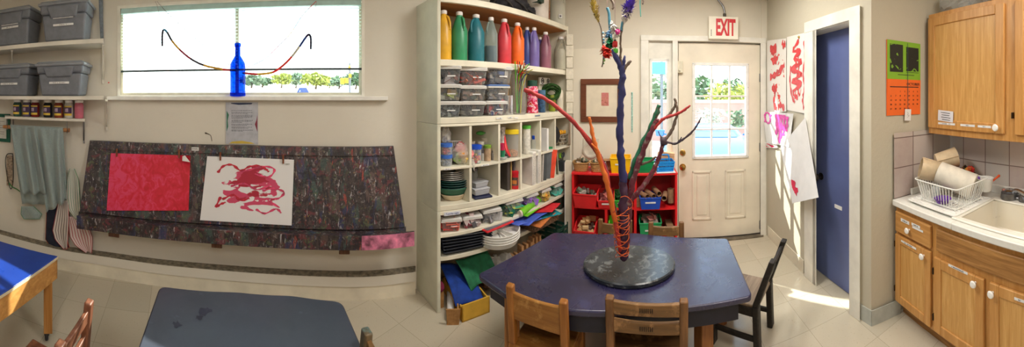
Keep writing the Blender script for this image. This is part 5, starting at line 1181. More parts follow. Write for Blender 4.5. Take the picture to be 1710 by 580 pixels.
# above the unit
TT = Rz['top']+.045
def onTop(px, dep): return place(px, dep, TT)
p = onTop(931, .10); k = K(931, .10)
t = thing('water_jug', 'translucent plastic jug with a white sticker on top of the shelf unit', 'jug', tuple(p), -th(931))
r = 13.5*k; obj('jug_body', MB().lathe([(r*.92, 0), (r, .015), (r, .30), (r*.9, .34), (r*.35, .40)], 26, sq=.35), clear('milky_plastic', (214, 212, 196), .72, .4), t, smooth=True); obj('handle', MB().tube([(r*.3, -r*.8, .36), (r*.75, -r*.75, .30), (r*.75, -r*.75, .22)], .012, 8), clear('milky_plastic'), t, smooth=True)
stk = obj('sticker', MB().box((r*.35, -r*1.13, .085), (.034, .003, .038), Matrix.Rotation(.1, 3, 'Z')), M_lab, t); obj('print', MB().box((r*.35, -r*1.13-.002, .084), (.016, .002, .018), Matrix.Rotation(.1, 3, 'Z')), mat('grey_print', (110, 106, 100)), stk)
p = onTop(899, .12); t = thing('white_bucket', 'white plastic tub on top of the shelf unit', 'tub', tuple(p)); obj('tub_body', MB().lathe([(.085, 0), (.095, .02), (.102, .25), (.106, .25), (.106, .27), (.098, .27)], 28), mat('white_tub', (216, 206, 196), .4, .05), t, smooth=True)
tag(obj('glue_nozzle', MB().tube([Y(889, 4, dist(p)-.15), Y(895, 3.5, dist(p)-.15), Y(899, 3, dist(p)-.15)], [.002, .006, .008], 10).ball(Y(903, 3, dist(p)-.15), (.018, .018, .022), 10, 8).lathe([(.03, 0), (.03, .02)], 12, Vector((Y(903, 3, dist(p)-.15).x, Y(903, 3, dist(p)-.15).y, zat(3, dist(p)-.15)-.008))), mat('dark_green_plastic', (40, 62, 48), .5), smooth=True), 'dark green nozzled squeeze top in front of the white tub', 'squeeze bottle')
p = onTop(915, .10); t = thing('paper_roll', 'brown cardboard roll standing between the white tub and the translucent jug', 'cardboard tube', tuple(p)); obj('tube_body', MB().lathe([(.022, 0), (.022, .34)], 16), mat('brown_tube', (150, 118, 80), .7, .2, 30), t, smooth=True); obj('printed_band', MB().lathe([(.0225, .05), (.0225, .12)], 16), mat('printed_band', (130, 84, 60), .7, .4, 60), t, smooth=True)
for k_, (px, w_, h_, lab) in enumerate(((838, .10, .15, 'black bundled bag at the left on top of the shelf unit'), (858, .12, .16, 'black crumpled bundle in the middle on top of the shelf unit'), (878, .09, .10, 'black strapped pouch lying beside the white tub on the shelf unit'))):
    p = onTop(px, .13); rr = random.Random(k_); mb = MB().ball((0, 0, h_*.5), (w_, w_*.7, h_*.5), 18, 12, .16, rr)
    t = thing('black_bag', lab, 'bag', tuple(p), 0, 'black bundles on top of the shelf unit'); obj('bag_body', mb, mat('black_fabric', (44, 42, 46), .8, .3, 40), t, smooth=180)
    obj('strap', MB().tube(smoothpath([(-w_*.8, -w_*.5, .02), (-w_*.2, -w_*.85, h_*.6), (w_*.6, -w_*.6, h_*.35), (w_*.95, -.03, .015)]), .007, 7), mat('black_strap', (52, 48, 46), .7), t)

# ---- clear bins with lids
M_bin = clear('clear_bin', (226, 230, 232), .12, .1, None, .28); M_lidw = mat('white_bin_lid', (214, 212, 208), .4, .05); M_lidb = mat('blue_bin_lid', (84, 116, 170), .4, .05); M_lidc = clear('frosted_lid', (228, 226, 220), .75, .3)
def cbin(px, dep, z, wpx, dd, hpx, lidm, label, fill, seed, group, lab=True, name='clear_bin', rot=0, fh=.5, size=.022, kind='mix', nf=60):
    k = K(px, dep); w_ = wpx*k; h = hpx*k; p = place(px, dep, z); hd = SHH(px)+rot
    ow = w_*.86
    t = thing(name, label, 'storage bin', tuple(p), hd, group)
    mb = MB(); b0, b1 = (w_*.80, dd*.80), (w_*.94, dd*.95); hh = h*.88; z0 = .002
    mb.add([(-b0[0]/2, -b0[1]/2, z0), (b0[0]/2, -b0[1]/2, z0), (b0[0]/2, b0[1]/2, z0), (-b0[0]/2, b0[1]/2, z0), (-b1[0]/2, -b1[1]/2, hh), (b1[0]/2, -b1[1]/2, hh), (b1[0]/2, b1[1]/2, hh), (-b1[0]/2, b1[1]/2, hh)],
           [(0, 3, 2, 1), (0, 1, 5, 4), (1, 2, 6, 5), (2, 3, 7, 6), (3, 0, 4, 7)])
    o = obj('bin_body', mb, M_bin, t, bevel=.008)
    obj('rim', MB().bb(-b1[0]/2-.004, b1[0]/2+.004, -b1[1]/2-.004, -b1[1]/2+.002, hh-.012, hh).bb(-b1[0]/2-.004, -b1[0]/2+.002, -b1[1]/2, b1[1]/2, hh-.012, hh).bb(b1[0]/2-.002, b1[0]/2+.004, -b1[1]/2, b1[1]/2, hh-.012, hh), M_lidc, t)
    obj('lid', MB().prism(rounded([(-w_/2, -dd/2), (w_/2, -dd/2), (w_/2, dd/2), (-w_/2, dd/2)], .02), hh, h*.97).prism(rounded([(-w_*.44, -dd*.44), (w_*.44, -dd*.44), (w_*.44, dd*.44), (-w_*.44, dd*.44)], .02), h*.96, h), lidm, t, bevel=.002)
    if lab: obj('label', MB().box((w_*.12, -dd*.445-.002, h*.42), (w_*.30, .002, h*.07), Matrix.Rotation(.06, 3, 'X')), M_lab, t)
    return t, p, hd, w_, h
def stuff_in(p, hd, w_, dd, h, cols, seed, label, size=.02, kind='mix', n=36, fh=.55):
    rr = random.Random(seed); mb = MB().loose(w_*.64, dd*.68, h*fh, n, rr, size, (0, 0, .006), kind)
    nm = {'mix': 'craft_scraps', 'ball': 'pompoms', 'strip': 'paper_strips', 'leaf': 'fabric_scraps'}[kind]
    o = obj(nm, mb, confetti('scraps_%d' % seed, cols)); o.location = Vector(p)+Matrix.Rotation(hd, 3, 'Z') @ (o.location); o.rotation_euler = (0, 0, hd)
    tag(o, label, 'craft materials', None, 'stuff'); return o
grey = [(80, 78, 76), (120, 116, 110), (60, 60, 64), (150, 140, 126), (96, 84, 70)]
bins = [(747.5, .11, 44, 112, 142, M_lidw, 'clear bin of dark fabric scraps, top of the left stack', [(70, 66, 70), (160, 150, 150), (110, 60, 50), (40, 40, 46)], 'leaf'),
        (747.5, .11, 45, 143, 170, M_lidw, 'clear bin with pale green bits, middle of the left stack', [(150, 160, 90), (110, 90, 60), (170, 170, 160), (90, 84, 70)], 'mix'),
        (747.5, .11, 43, 171, 197, M_lidw, 'clear bin of bluish grey bits, bottom of the left stack', [(120, 134, 140), (90, 100, 104), (150, 160, 160), (70, 76, 80)], 'mix'),
        (787, .11, 46, 117, 146, M_lidw, 'clear bin of orange-red wire, top of the middle stack', [(206, 90, 60), (190, 70, 50), (120, 70, 60), (220, 140, 110)], 'strip'),
        (786, .11, 45, 146, 171, M_lidw, 'clear bin of brown and cream scraps, middle of the middle stack', [(150, 110, 84), (200, 180, 150), (110, 84, 70), (90, 100, 90)], 'mix'),
        (785, .11, 45, 171, 196, M_lidw, 'clear bin of dark grey bits with a wide label, bottom of the middle stack', [(70, 68, 68), (100, 94, 88), (130, 124, 116), (50, 50, 54)], 'mix'),
        (828, .11, 45, 114, 143, M_lidw, 'clear bin with blue and brown pieces, top of the right stack', [(76, 96, 150), (110, 90, 80), (150, 140, 130), (90, 84, 90)], 'mix'),
        (826, .10, 39, 142, 168, M_lidb, 'clear bin with a blue lid, middle of the right stack', [(150, 140, 130), (100, 96, 104), (200, 196, 190), (120, 100, 80)], 'mix'),
        (823, .10, 38, 169, 193, M_lidw, 'clear bin with red and blue bits, bottom of the right stack', [(190, 40, 60), (50, 60, 110), (200, 190, 190), (160, 50, 80)], 'mix')]
for i in range(9):
    px, dep, wpx, y0, y1, lm, lab, cols, kd = bins[i]; col_ = i//3; k = K(px, dep)
    zb = Rz['bin']
    for j in range(i % 3+1, 3): zb += (bins[col_*3+j][4]-bins[col_*3+j][3])*K(px, dep)+.002
    t, p, hd, w_, h = cbin(px, dep, zb, wpx, .20, y1-y0, lm, lab, cols, 100+i, 'nine clear bins stacked on the second shelf', rot=-.25)
    stuff_in(p, hd, w_, .2, h, cols, 100+i, 'loose contents of the '+lab.replace(', ', ' in the ', 1).replace('clear bin', 'bin', 1).split(' in the ')[0]+' , '+lab.split(', ')[1], .032, kd, 34, .6)
# ---- right half of the second shelf
Bn_ = Rz['bin']
def jar(px, dep, z, wpx, ytop, ybot, bodym, lidm, label, cat='jar', name='jar', lidf=.14, group=None, waist=0, neck=1.0, lw=1.03, extra=None):
    k = K(px, dep); r = wpx*k/2; h = (ybot-ytop)*k; p = place(px, dep, z); t = thing(name, label, cat, tuple(p), -th(px), group); hb = h*(1-lidf)
    prof = [(r*.92, 0), (r, .005), (r*(1-waist), hb*.5), (r, hb*.86), (r*neck, hb)]
    obj('jar_body', MB().lathe(prof, 24), bodym, t, smooth=True)
    if lidm: obj('lid', MB().lathe([(r*neck*lw, hb-.002), (r*neck*lw, h*.985), (r*neck*lw*.92, h)], 24), lidm, t, smooth=True)
    return t, p, r, h
alu = mat('brushed_can', (196, 196, 200), .25, .08, 40, metal=.9)
t, p, r, h = jar(849, .06, Bn_, 17, 155, 187, alu, None, 'shiny silver can with a stick in it on the second shelf', 'can', 'metal_can', 0, neck=1.0)
t2 = thing('paint_stick', 'thin wooden stick standing in the silver can', 'stick', tuple(p+Vector((0, 0, .006)))); obj('stick', MB().bar((0, 0, 0), (-.002, .01, h*1.85), .008, .004), W_pine, t2)
t, p, r, h = jar(866, .05, Bn_, 24, 120, 187, clear('grey_vase', (200, 190, 190), .14, .1), None, 'tall clear vase full of pipe cleaners on the second shelf', 'vase', 'glass_vase', 0)
rr = random.Random(5)
for i in range(26):
    c = rr.choice([(110, 220, 50), (110, 220, 50), (206, 40, 44), (226, 110, 40), (60, 100, 160), (230, 220, 80), (230, 228, 220), (120, 60, 110), (60, 60, 70), (40, 120, 90)]); a = rr.uniform(-.5, .9); e = rr.uniform(-.3, .3)
    x0, y0 = rr.uniform(-.5, .5)*r, rr.uniform(-.5, .5)*r; hh = h*rr.uniform(.95, 1.30)
    tip = Vector((x0+r*.3+a*r*1.5, y0+e*r*.5-r*2.2, hh))
    o = obj('pipe_cleaner', MB().tube(smoothpath([(x0*.6, y0*.6, .008), (x0, y0, h*.55), tuple(Vector((x0, y0, h*.9))*.5+tip*.5), tuple(tip)], 4), .0032, 6), mat('chenille_%d_%d_%d' % c, c, .95), smooth=180)
    o.location = o.location+p; tag(o, {'110_220_50': 'lime green', '206_40_44': 'red', '226_110_40': 'orange', '60_100_160': 'blue', '230_220_80': 'yellow', '230_228_220': 'white', '120_60_110': 'purple', '60_60_70': 'dark grey', '40_120_90': 'green'}['%d_%d_%d' % c]+' fuzzy pipe cleaner standing in the clear vase', 'pipe cleaner', 'pipe cleaners in the vase')
pinkm = newmat('pink_red_swirl'); m, nt, b = pinkm; nt.links.new(ramp(nt, noise(nt, coords(nt), 26, 4, .5, 1), [(.38, (206, 40, 70)), (.5, (226, 120, 160)), (.56, (236, 210, 214)), (.62, (214, 80, 50)), (.7, (110, 40, 90))], 'CONSTANT'), b.inputs['Base Color']); b.inputs['Roughness'].default_value = .2
jar(889, .08, Bn_, 20, 131, 185, m, mat('dark_green_lid', (30, 76, 60), .5), 'tall hourglass jar of pink and red craft foam with a dark green lid', name='craft_jar', lidf=.17, waist=.14, neck=.82)
jar(904, .08, Bn_, 14, 147, 184, mat('dark_blue_glitter', (52, 84, 116), .3, .35, 60), mat('blue_grey_lid', (70, 110, 140), .4), 'dark blue glitter jar on the second shelf', name='glitter_jar', lidf=.2)
p = place(909, .16, Bn_); k = K(909, .16)
t = thing('punched_holder', 'white rectangular holder with round patterned holes behind the blue jar', 'holder', tuple(p), SHH(909)+.15); w_ = 36*k
obj('front', MB().bb(-w_/2, w_/2, -.01, .01, .262, .328), M_white, t, bevel=.003); obj('stand', MB().bb(-w_*.42, w_*.42, .012, .03, 0, .27), M_case, t)
for x in (-.28, .28):
    obj('hole_ring', MB().tube([(x*w_+.024*math.cos(a*PI/8), -.011, .295+.024*math.sin(a*PI/8)) for a in range(16)], .004, 5, True).tube([(x*w_-.02, -.011, .285), (x*w_+.02, -.011, .306)], .003, 5).tube([(x*w_-.017, -.011, .31), (x*w_+.017, -.011, .28)], .003, 5), mat('black_hole', (40, 38, 38), .6), t)
# coil of green yarn and things at the right end
p = place(922, .09, Bn_); k = K(922, .09); t = thing('yarn_coil', 'dark green coil of yarn heaped above a yellow-green bag', 'yarn', tuple(p+Vector((0, 0, .0))))
mb = MB(); rr = random.Random(6)
for i in range(26):
    a = rr.uniform(0, PI); R = 15*k*rr.uniform(.55, 1.0); c = Vector((rr.uniform(-.016, .004), rr.uniform(-.02, .02), .185+rr.uniform(-.02, .02))); M = Matrix.Rotation(rr.uniform(-.6, .6), 3, 'X') @ Matrix.Rotation(rr.uniform(-.5, .5), 3, 'Y') @ Matrix.Rotation(PI/2, 3, 'X')
    mb.tube([c+M @ Vector((R*math.cos(2*PI*q/22), R*.8*math.sin(2*PI*q/22), 0)) for q in range(22)], .0042, 5, True)
obj('yarn_loops', mb, mat('dark_green_yarn', (48, 84, 34), .9, .25, 40), t, smooth=180); obj('yarn_core', MB().lathe([(.03, 0), (.036, .02), (.034, .11), (.02, .16)], 16), mat('olive_bag', (130, 140, 40), .6, .2), t, smooth=True)
jar(935, .05, Bn_, 12, 146, 181, mat('cream_bottle', (224, 216, 196), .4), None, 'cream cone of string at the right end of the second shelf', 'string cone', 'string_cone', 0, neck=.7)
rr = random.Random(9); p = place(934, .15, Bn_); mb = MB().ball((0, 0, .12), (.05, .045, .12), 14, 10, .2, rr); t = thing('plastic_bag', 'clear crumpled plastic bag behind the green yarn coil', 'bag', tuple(p)); obj('bag_body', mb, clear('crumpled_plastic', (236, 232, 224), .3, .15), t, smooth=False)

# ---- upper cubbyholes
Q = Rz['cub']; Q2 = Rz['cubb']
blueL = mat('bright_blue_lid', (60, 110, 200), .35, .05)
cj = clear('clear_jar', (228, 232, 232), .2, .08)
k = K(745, .07)
h1 = 18*k
for i, (lab, cc) in enumerate((('clear tub with a blue lid and pale beads, lower of two in the first cubbyhole', [(200, 206, 214), (150, 160, 180), (110, 120, 150)]), ('clear tub with a blue lid and red pieces, upper of two in the first cubbyhole', [(200, 60, 80), (220, 130, 150), (160, 40, 70)]))):
    t, p, r, h = jar(745.5, .07, Q+i*(h1+.003), 19, 0, 18, cj, blueL, lab, 'tub', 'lidded_tub', .26, 'blue-lidded tubs in the first cubbyhole', lw=1.08)
    mb = MB(); rr = random.Random(i+60)
    mb.loose(r*1.15, r*1.15, h*.5, 40, rr, .013, (0, 0, .004)); o = obj('beads', mb, confetti('tub_%d' % i, cc)); o.location += p; tag(o, ('pale' if i == 0 else 'red')+' beads inside the '+('lower' if i == 0 else 'upper')+' blue-lidded tub', 'beads', None, 'stuff')
t, p, r, h = jar(752, .17, Q, 18, 0, 20, cj, blueL, 'blue-lidded tub standing behind the stacked pair in the first cubbyhole', 'tub', 'lidded_tub', .26, 'blue-lidded tubs in the first cubbyhole', lw=1.08)
# plastic basket
p = place(756, .17, Q); k = K(756, .17); t = thing('plastic_basket', 'small white slotted basket high in the first cubbyhole', 'basket', tuple(Vector((p.x, p.y, Q+22*k))), SHH(756)-.3)
mb = MB(); w_, d_, h_ = 30*k, .10, 15*k
for i in range(11):
    x = -w_/2+w_*i/10; mb.bar((x*.86, -d_*.43, .004), (x, -d_/2, h_), .004)
for i in range(7):
    y = -d_/2+d_*i/6
    for s_ in (-1, 1): mb.bar((s_*w_*.43, y*.86, .004), (s_*w_/2, y, h_), .004)
mb.bb(-w_/2-.004, w_/2+.004, -d_/2-.004, -d_/2+.003, h_-.006, h_).bb(-w_/2-.004, -w_/2+.003, -d_/2, d_/2, h_-.006, h_).bb(w_/2-.003, w_/2+.004, -d_/2, d_/2, h_-.006, h_).bb(-w_*.44, w_*.44, -d_*.44, d_*.44, 0, .005)
obj('basket_body', mb, M_white, t)
t = thing('cardboard_box', 'plain box under the white slotted basket in the first cubbyhole', 'box', tuple(place(757, .22, Q)), SHH(757)); obj('box_body', MB().bb(-.05, .05, -.03, .05, 0, 22*k-.003), mat('plain_box', (150, 120, 96), .8), t, bevel=.002)
rr = random.Random(14); p = place(744, .10, Q+2*(h1+.003)); t = thing('plastic_bag', 'clear plastic bag slumped on the stacked blue-lidded tubs', 'bag', tuple(p)); obj('bag_body', MB().ball((0, 0, .055), (.04, .05, .055), 14, 10, .18, rr), clear('crumpled_plastic'), t)
# bag of coloured tissue
p = place(772, .08, Q); rr = random.Random(21); k = K(772, .08)
t = thing('tissue_bag', 'see-through bag of red, yellow and green tissue paper in the first cubbyhole', 'bag', tuple(p), SHH(772))
for i, (c, x, y, z, s_) in enumerate((((206, 70, 80), .0, .01, .115, .052), ((226, 190, 90), .02, -.02, .05, .045), ((140, 170, 90), -.035, -.01, .045, .042), ((226, 130, 130), .045, -.03, .075, .036), ((220, 150, 60), -.01, -.035, .075, .034))):
    obj('tissue_wad', MB().ball((x, y, z), (s_, s_*.8, s_*.8), 12, 9, .22, rr), mat('tissue_%d_%d_%d' % c, c, .8, .2, 30), t)
obj('bag_film', MB().ball((0, -.005, .075), (.082, .06, .078), 16, 10, .14, rr).tube([(.05, -.05, .03), (.06, -.075, .0), (.058, -.08, -.035)], [.02, .012, .003], 6), clear('crumpled_plastic'), t)
# second cubby: pompom jar and small bottles
t, p, r, h = jar(794, .06, Q, 20, 239, 269, cj, mat('royal_blue_lid', (30, 80, 200), .35), 'clear jar of coloured pompoms with a royal blue lid', name='pompom_jar', lidf=.2, lw=1.06)
rr = random.Random(33); cs_ = {'red': (210, 50, 50), 'yellow': (230, 200, 60), 'blue': (50, 90, 190), 'green': (60, 150, 80), 'orange': (230, 130, 50), 'white': (230, 228, 220)}
for i in range(26):
    a = rr.uniform(0, 2*PI); lay = i//7; q = r*.66 if i % 7 else 0; nm = rr.choice(list(cs_))
    o = obj('pompom', MB().ball((q*math.cos(a+i*2*PI/6), q*math.sin(a+i*2*PI/6), .012+.017*lay), .011, 10, 8, .08, rr), mat('pom_'+nm, cs_[nm], .95), smooth=180); o.location += p; tag(o, nm+' pompom inside the jar with the royal blue lid', 'pompom', 'pompoms in the jar')
jar(814, .08, Q, 12, 239, 265, mat('sandy_jar', (190, 160, 130), .4, .2, 30), mat('lime_lid', (130, 170, 60), .4), 'sand-filled jar with a lime lid', name='sand_jar', lidf=.17, lw=1.08)
jar(823, .07, Q, 5.5, 245, 261, mat('grey_bottle', (120, 116, 112), .3), steel, 'tiny grey bottle at the right of the second cubbyhole', 'bottle', 'small_bottle', .25, neck=.6)
jar(806.5, .10, Q, 6, 250, 268, mat('pale_bottle', (190, 190, 184), .3), mat('grey_cap', (110, 110, 116), .4), 'small pale bottle beside the pompom jar', 'bottle', 'small_bottle', .3, neck=.7)
jar(803, .14, Q, 11, 234, 264, cj, mat('cream_lid', (214, 206, 190), .4), 'tall clear jar with a cream lid behind the pompom jar', name='clear_jar', lidf=.15)
jar(811, .17, Q, 14, 228, 262, mat('white_jar_body', (206, 204, 198), .4), mat('cream_lid'), 'white jar with a cream lid behind the sand jar', name='white_jar', lidf=.2, lw=1.1)
jar(789, .18, Q, 9, 232, 262, mat('white_jar_body'), mat('cream_lid'), 'narrow white jar at the far left of the second cubbyhole', name='white_jar', lidf=.2)
p = place(802, .17, Q); k = K(802, .17); t = thing('green_scoop', 'bright green plastic scoop lying over the jars in the second cubbyhole', 'scoop', tuple(p+Vector((0, 0, 40*k))), .3); obj('scoop_bowl', MB().ball((0, 0, .012), (.036, .026, .016), 14, 8), mat('leaf_green_plastic', (80, 160, 70), .4), t, smooth=True); obj('scoop_handle', MB().bar((.03, 0, .012), (.07, .01, .02), .012, .006), mat('leaf_green_plastic'), t)
# third cubby
t, p, r, h = jar(855.5, .09, Q, 26, 211, 256, cj, mat('yellow_lid', (236, 206, 40), .35, .04), 'large clear jar with a yellow lid in the third cubbyhole', name='clear_jar', lidf=.15, lw=1.06)
o = obj('brown_seeds', MB().lathe([(r*.86, .004), (r*.93, .012), (r*.93, .045), (r*.3, .055)], 20), mat('orange_seeds', (196, 130, 70), .7, .35, 90), smooth=True); o.location += p; tag(o, 'orange-brown seeds in the bottom of the yellow-lidded jar', 'seeds', None, 'stuff')
jar(839, .13, Q, 11, 212, 262, mat('white_speckled_can', (206, 200, 196), .5, .25, 60), None, 'white speckled can at the left of the third cubbyhole', 'can', 'tall_can', 0)
k = K(838, .05); p = place(838.5, .05, Q)
for i, (c, lab) in enumerate((((44, 140, 100), 'green plastic cup, lower of the stacked pair in the third cubbyhole'), ((214, 50, 96), 'pink plastic cup stacked on the green one in the third cubbyhole'))):
    t = thing('plastic_cup', lab, 'cup', tuple(p+Vector((0, 0, .02+i*11*k))), 0, 'stacked cups'); obj('cup_body', MB().lathe([(4.2*k, 0), (5.2*k, 11*k), (4.9*k, 11*k), (4.0*k, .003)], 20), mat('cup_%d_%d_%d' % c, c, .4), t, smooth=True)
t = thing('small_dish', 'clear dish under the stacked cups in the third cubbyhole', 'dish', tuple(p)); obj('dish', MB().lathe([(.03, 0), (.042, .012), (.042, .018), (.03, .019)], 20), cj, t, smooth=True)
t = thing('red_ribbon', 'curling red ribbon hanging out of the third cubbyhole', 'ribbon', tuple(S(846, -.01, Q-.03)))
rb = smoothpath([Y(843, 226, 2.3), Y(844, 240, 2.29), Y(846, 250, 2.27), Y(850, 258, 2.26), Y(852, 262, 2.26)], 5); mb = MB(); vs = []
for i, q in enumerate(rb): s_ = Vector((.012, .006, 0))*math.sin(PI*(i+1)/(len(rb)+1)); vs += [q-s_, q+s_]
mb.add(vs, [(2*i, 2*i+1, 2*i+3, 2*i+2) for i in range(len(rb)-1)]); obj('ribbon_band', mb, mat('red_satin', (214, 36, 44), .35), t, world=True, solid=.0015, smooth=180)
# fourth, fifth, sixth
jar(879, .08, Q, 14, 205, 252, mat('white_shell_jar', (220, 216, 206), .3, .1, 40), mat('grass_green_lid', (90, 190, 70), .4), 'tall jar of white pieces with a grass green lid in the fourth cubbyhole', name='shell_jar', lidf=.11, lw=1.06)
jar(893, .08, Q, 13, 220, 247, cj, mat('royal_blue_lid'), 'clear square jar with a royal blue cap in the fourth cubbyhole', name='clear_jar', lidf=.22, neck=.75)
def card(px, dep, z, wpx, hpx, m_, label, cat, name, lean=0, th_=.004, yaw=0, group=None, bevel=0):
    k = K(px, dep); p = place(px, dep, z); t = thing(name, label, cat, tuple(p), SHH(px)+yaw, group); w_, h_ = wpx*k, hpx*k
    M = Matrix.Rotation(lean, 3, 'Y'); obj('sheet', MB().box(M @ Vector((0, 0, h_/2)), (w_, th_, h_), M), m_, t, bevel=bevel); return t, w_, h_
card(906, .06, Q, 5, 37, M_white_paper, 'white folder standing upright at the left of the fifth cubbyhole', 'folder', 'paper_folder', 0, .12, .0)
card(917, .09, Q, 16, 34, mat('written_paper', (222, 214, 214), .8, .06, 30), 'white sheet with faint pink writing leaning in the fifth cubbyhole', 'paper', 'written_sheet', -.15, .003, -.5)
p = place(915, .12, Q); k = K(915, .12); t = thing('black_disc', 'black round tray standing on edge behind the papers in the fifth cubbyhole', 'tray', tuple(p), SHH(915)-.95); rD = .118; obj('disc', MB().lathe([(rD*.9, -.008), (rD, -.004), (rD, .004), (rD*.86, .006)], 30, (0, 0, rD), Matrix.Rotation(PI/2, 3, 'X')), mat('black_tray', (36, 34, 36), .5), t, smooth=True)
def eggcarton(px, dep, z, lab, yaw):
    k = K(px, dep); p = place(px, dep, z); t = thing('egg_carton', lab, 'egg carton', tuple(p), SHH(px)+yaw, 'egg cartons in the last cubbyhole'); mb = MB()
    for i in range(4):
        for j in range(2): mb.lathe([(.010, 0), (.014, .002), (.021, .028), (.022, .031)], 10, (-.066+.044*i, -.022+.044*j, 0))
    mb.bb(-.092, .092, -.048, .048, .028, .034); obj('carton_cups', mb, mat('grey_pulp', (176, 164, 146), .9, .12, 50), t, smooth=True); return t, p
for i in range(3): eggcarton(939, .08, Q+.002+i*.036, ('lowest', 'middle', 'topmost')[i]+' of the grey egg cartons stacked in the last cubbyhole', (-.1, .15, -.2)[i])
rr = random.Random(2); q0_ = place(938, .07, Q+.112)
for i in range(8):
    o = obj('craft_egg', MB().ball((0, 0, .018), (.014, .014, .02), 10, 8), mat('orange_yellow', (238, 170+(i % 3)*14, 40), .5), smooth=True); h_ = SHH(939); x, y = -.066+.044*(i % 4), -.022+.044*(i//4); o.location = Vector((q0_.x+x*math.cos(h_)-y*math.sin(h_), q0_.y+x*math.sin(h_)+y*math.cos(h_), q0_.z+.0)); tag(o, 'orange-yellow egg-shaped craft piece on the topmost egg carton', 'craft piece', 'orange pieces on the egg carton')
t, p, r, h = None, None, None, None
card(951, -.01, Q+.005, 16, 44, mat('grey_cardboard', (140, 120, 100), .9, .1), 'folded grey-brown cardboard sticking out at the right of the last cubbyhole', 'cardboard', 'folded_cardboard', .25, .012, .35)

# ---- lower cubbyholes: plates
k = K(754, .11); zz = Q2; cnt = place(757, .13, Q2)
def dish(z, rx, h, m_, lab, group, name='plate', cat='plate', off=(0, 0)):
    t = thing(name, lab, cat, (cnt.x+off[0], cnt.y+off[1], z), SHH(757), group)
    obj('dish', MB().lathe([(rx*.66, 0), (rx*.72, .002), (rx, h), (rx*.985, h+.003), (rx*.7, .006)], 36, sq=0, ell=.85), m_, t, smooth=True)
    return z+max(.007, h*.42)
cream = mat('cream_pottery', (214, 196, 168), .5, .05); dgr = mat('dark_green_plastic_plate', (24, 70, 66), .35, .05); slv = mat('foil_platter', (176, 172, 166), .32, .08, 30, metal=.5)
z = dish(Q2+.001, .100, .042, cream, 'cream shallow bowl at the bottom of the plate pile', 'plates piled in a cubbyhole', 'shallow_bowl', 'bowl'); z += .026
for i in range(5): z = dish(z, .128, .03 if i else .05, dgr if i else mat('green_plate', (40, 104, 76), .4), ('mid-green deep plate under the dark green plates', 'lowest dark green plate of the pile', 'second dark green plate of the pile', 'third dark green plate of the pile', 'top dark green plate of the pile')[i], 'plates piled in a cubbyhole'); z += .004
for i in range(5): z = dish(z, .105-.002*i, .022, slv, ('bottom', 'second', 'middle', 'fourth', 'top')[i]+' silver foil platter on the green plates', 'foil platters on the plate pile', 'foil_platter', 'platter', (-.01, -.005)); z += .004
# clear boxes and jar
k = K(802, .08); p = place(803, .09, Q2)
def lbox(px, dep, z, w_, d_, h_, m_, lab, yaw=0, name='clear_box', lid=None, group='clear boxes in a cubbyhole'):
    p = place(px, dep, z); t = thing(name, lab, 'box', tuple(p), SHH(px)+yaw, group); obj('box_body', MB().taper((0, 0, 0), (w_*.9, d_*.9), (w_, d_), h_*.8), m_, t, bevel=.006); obj('lid', MB().bb(-w_*.52, w_*.52, -d_*.52, d_*.52, h_*.8, h_), lid or m_, t, bevel=.004); return t
cb = clear('frosted_clear', (206, 206, 210), .55, .25); navyl = mat('navy_lid', (34, 38, 70), .4)
tt_ = thing('box_lid', 'navy box lid lying under the clear boxes', 'lid', tuple(place(803, .07, Q2)), SHH(803)-.1); obj('lid', MB().bb(-.072, .072, -.055, .055, 0, .014), navyl, tt_, bevel=.004)
lbox(800, .10, Q2+.016, .13, .11, .05, cb, 'lower clear box on the navy lid'); lbox(799, .12, Q2+.068, .12, .10, .04, cb, 'upper clear box stacked on the lower one', .1)
jar(792, .2, Q2, 12, 285, 325, cj, steel, 'tall glass jar with a metal lid behind the clear boxes', name='glass_jar', lidf=.12)
# books, red tub, binders
bk = [(838.5, .06, 5.5, 58, (74, 66, 62), 'dark grey spiral book at the left of the red tub'), (843, .06, 2.6, 57, (176, 140, 84), 'tan thin book second from the left beside the red tub'), (846.5, .06, 3.2, 54, (96, 92, 96), 'grey book third from the left beside the red tub'), (851, .07, 3, 52, (190, 184, 180), 'pale grey book nearest to the red tub')]
for px, dep, w_, hpx, c, lab in bk: card(px, dep+.08, Q2, w_, hpx, mat('book_%d_%d_%d' % c, c, .6), lab, 'book', 'book', .05 if px > 845 else .0, .17, 0, 'books beside the red tub', .002)
t, p, r, h = jar(860, .07, Q2, 18, 288, 318, mat('red_tub', (204, 30, 44), .35, .05), mat('red_tub'), 'red plastic tub with a pictured label', 'tub', 'red_tub', .14, lw=1.07)
lb = obj('label', MB().grid(lambda u, v: Vector(((r+.001)*math.cos(-PI*.72+PI*.4*u), (r+.001)*math.sin(-PI*.72+PI*.4*u), h*.2+h*.45*v)), 12, 1), mat('tub_label', (96, 76, 70), .5, .4, 40), t, smooth=True); obj('label_picture', MB().grid(lambda u, v: Vector(((r+.002)*math.cos(-PI*.65+PI*.25*u), (r+.002)*math.sin(-PI*.65+PI*.25*u), h*.3+h*.2*v)), 10, 1), mat('label_orange', (214, 130, 60), .5), lb, smooth=True)
card(855, .13, Q2+.10, 28, 24, mat('tan_card', (186, 170, 150), .8), 'tan sheet leaning over the red tub', 'paper', 'card_sheet', -.5, .003, -.2)
for i, (px, w_, hpx, lab) in enumerate(((878, 9, 54, 'thick white binder, left of the two in the fourth cubbyhole'), (886.5, 7, 54, 'white binder, right of the two in the fourth cubbyhole'))):
    t, w2, h2 = card(px, .10, Q2, w_, hpx, M_white, lab, 'binder', 'white_binder', 0, .2, 0, 'white binders', .004); obj('page_block', MB().bb(-w2*.4, w2*.4, -.102, -.099, h2*.04, h2*.96), mat('page_edges', (206, 200, 190), .8, .1, 90), t)
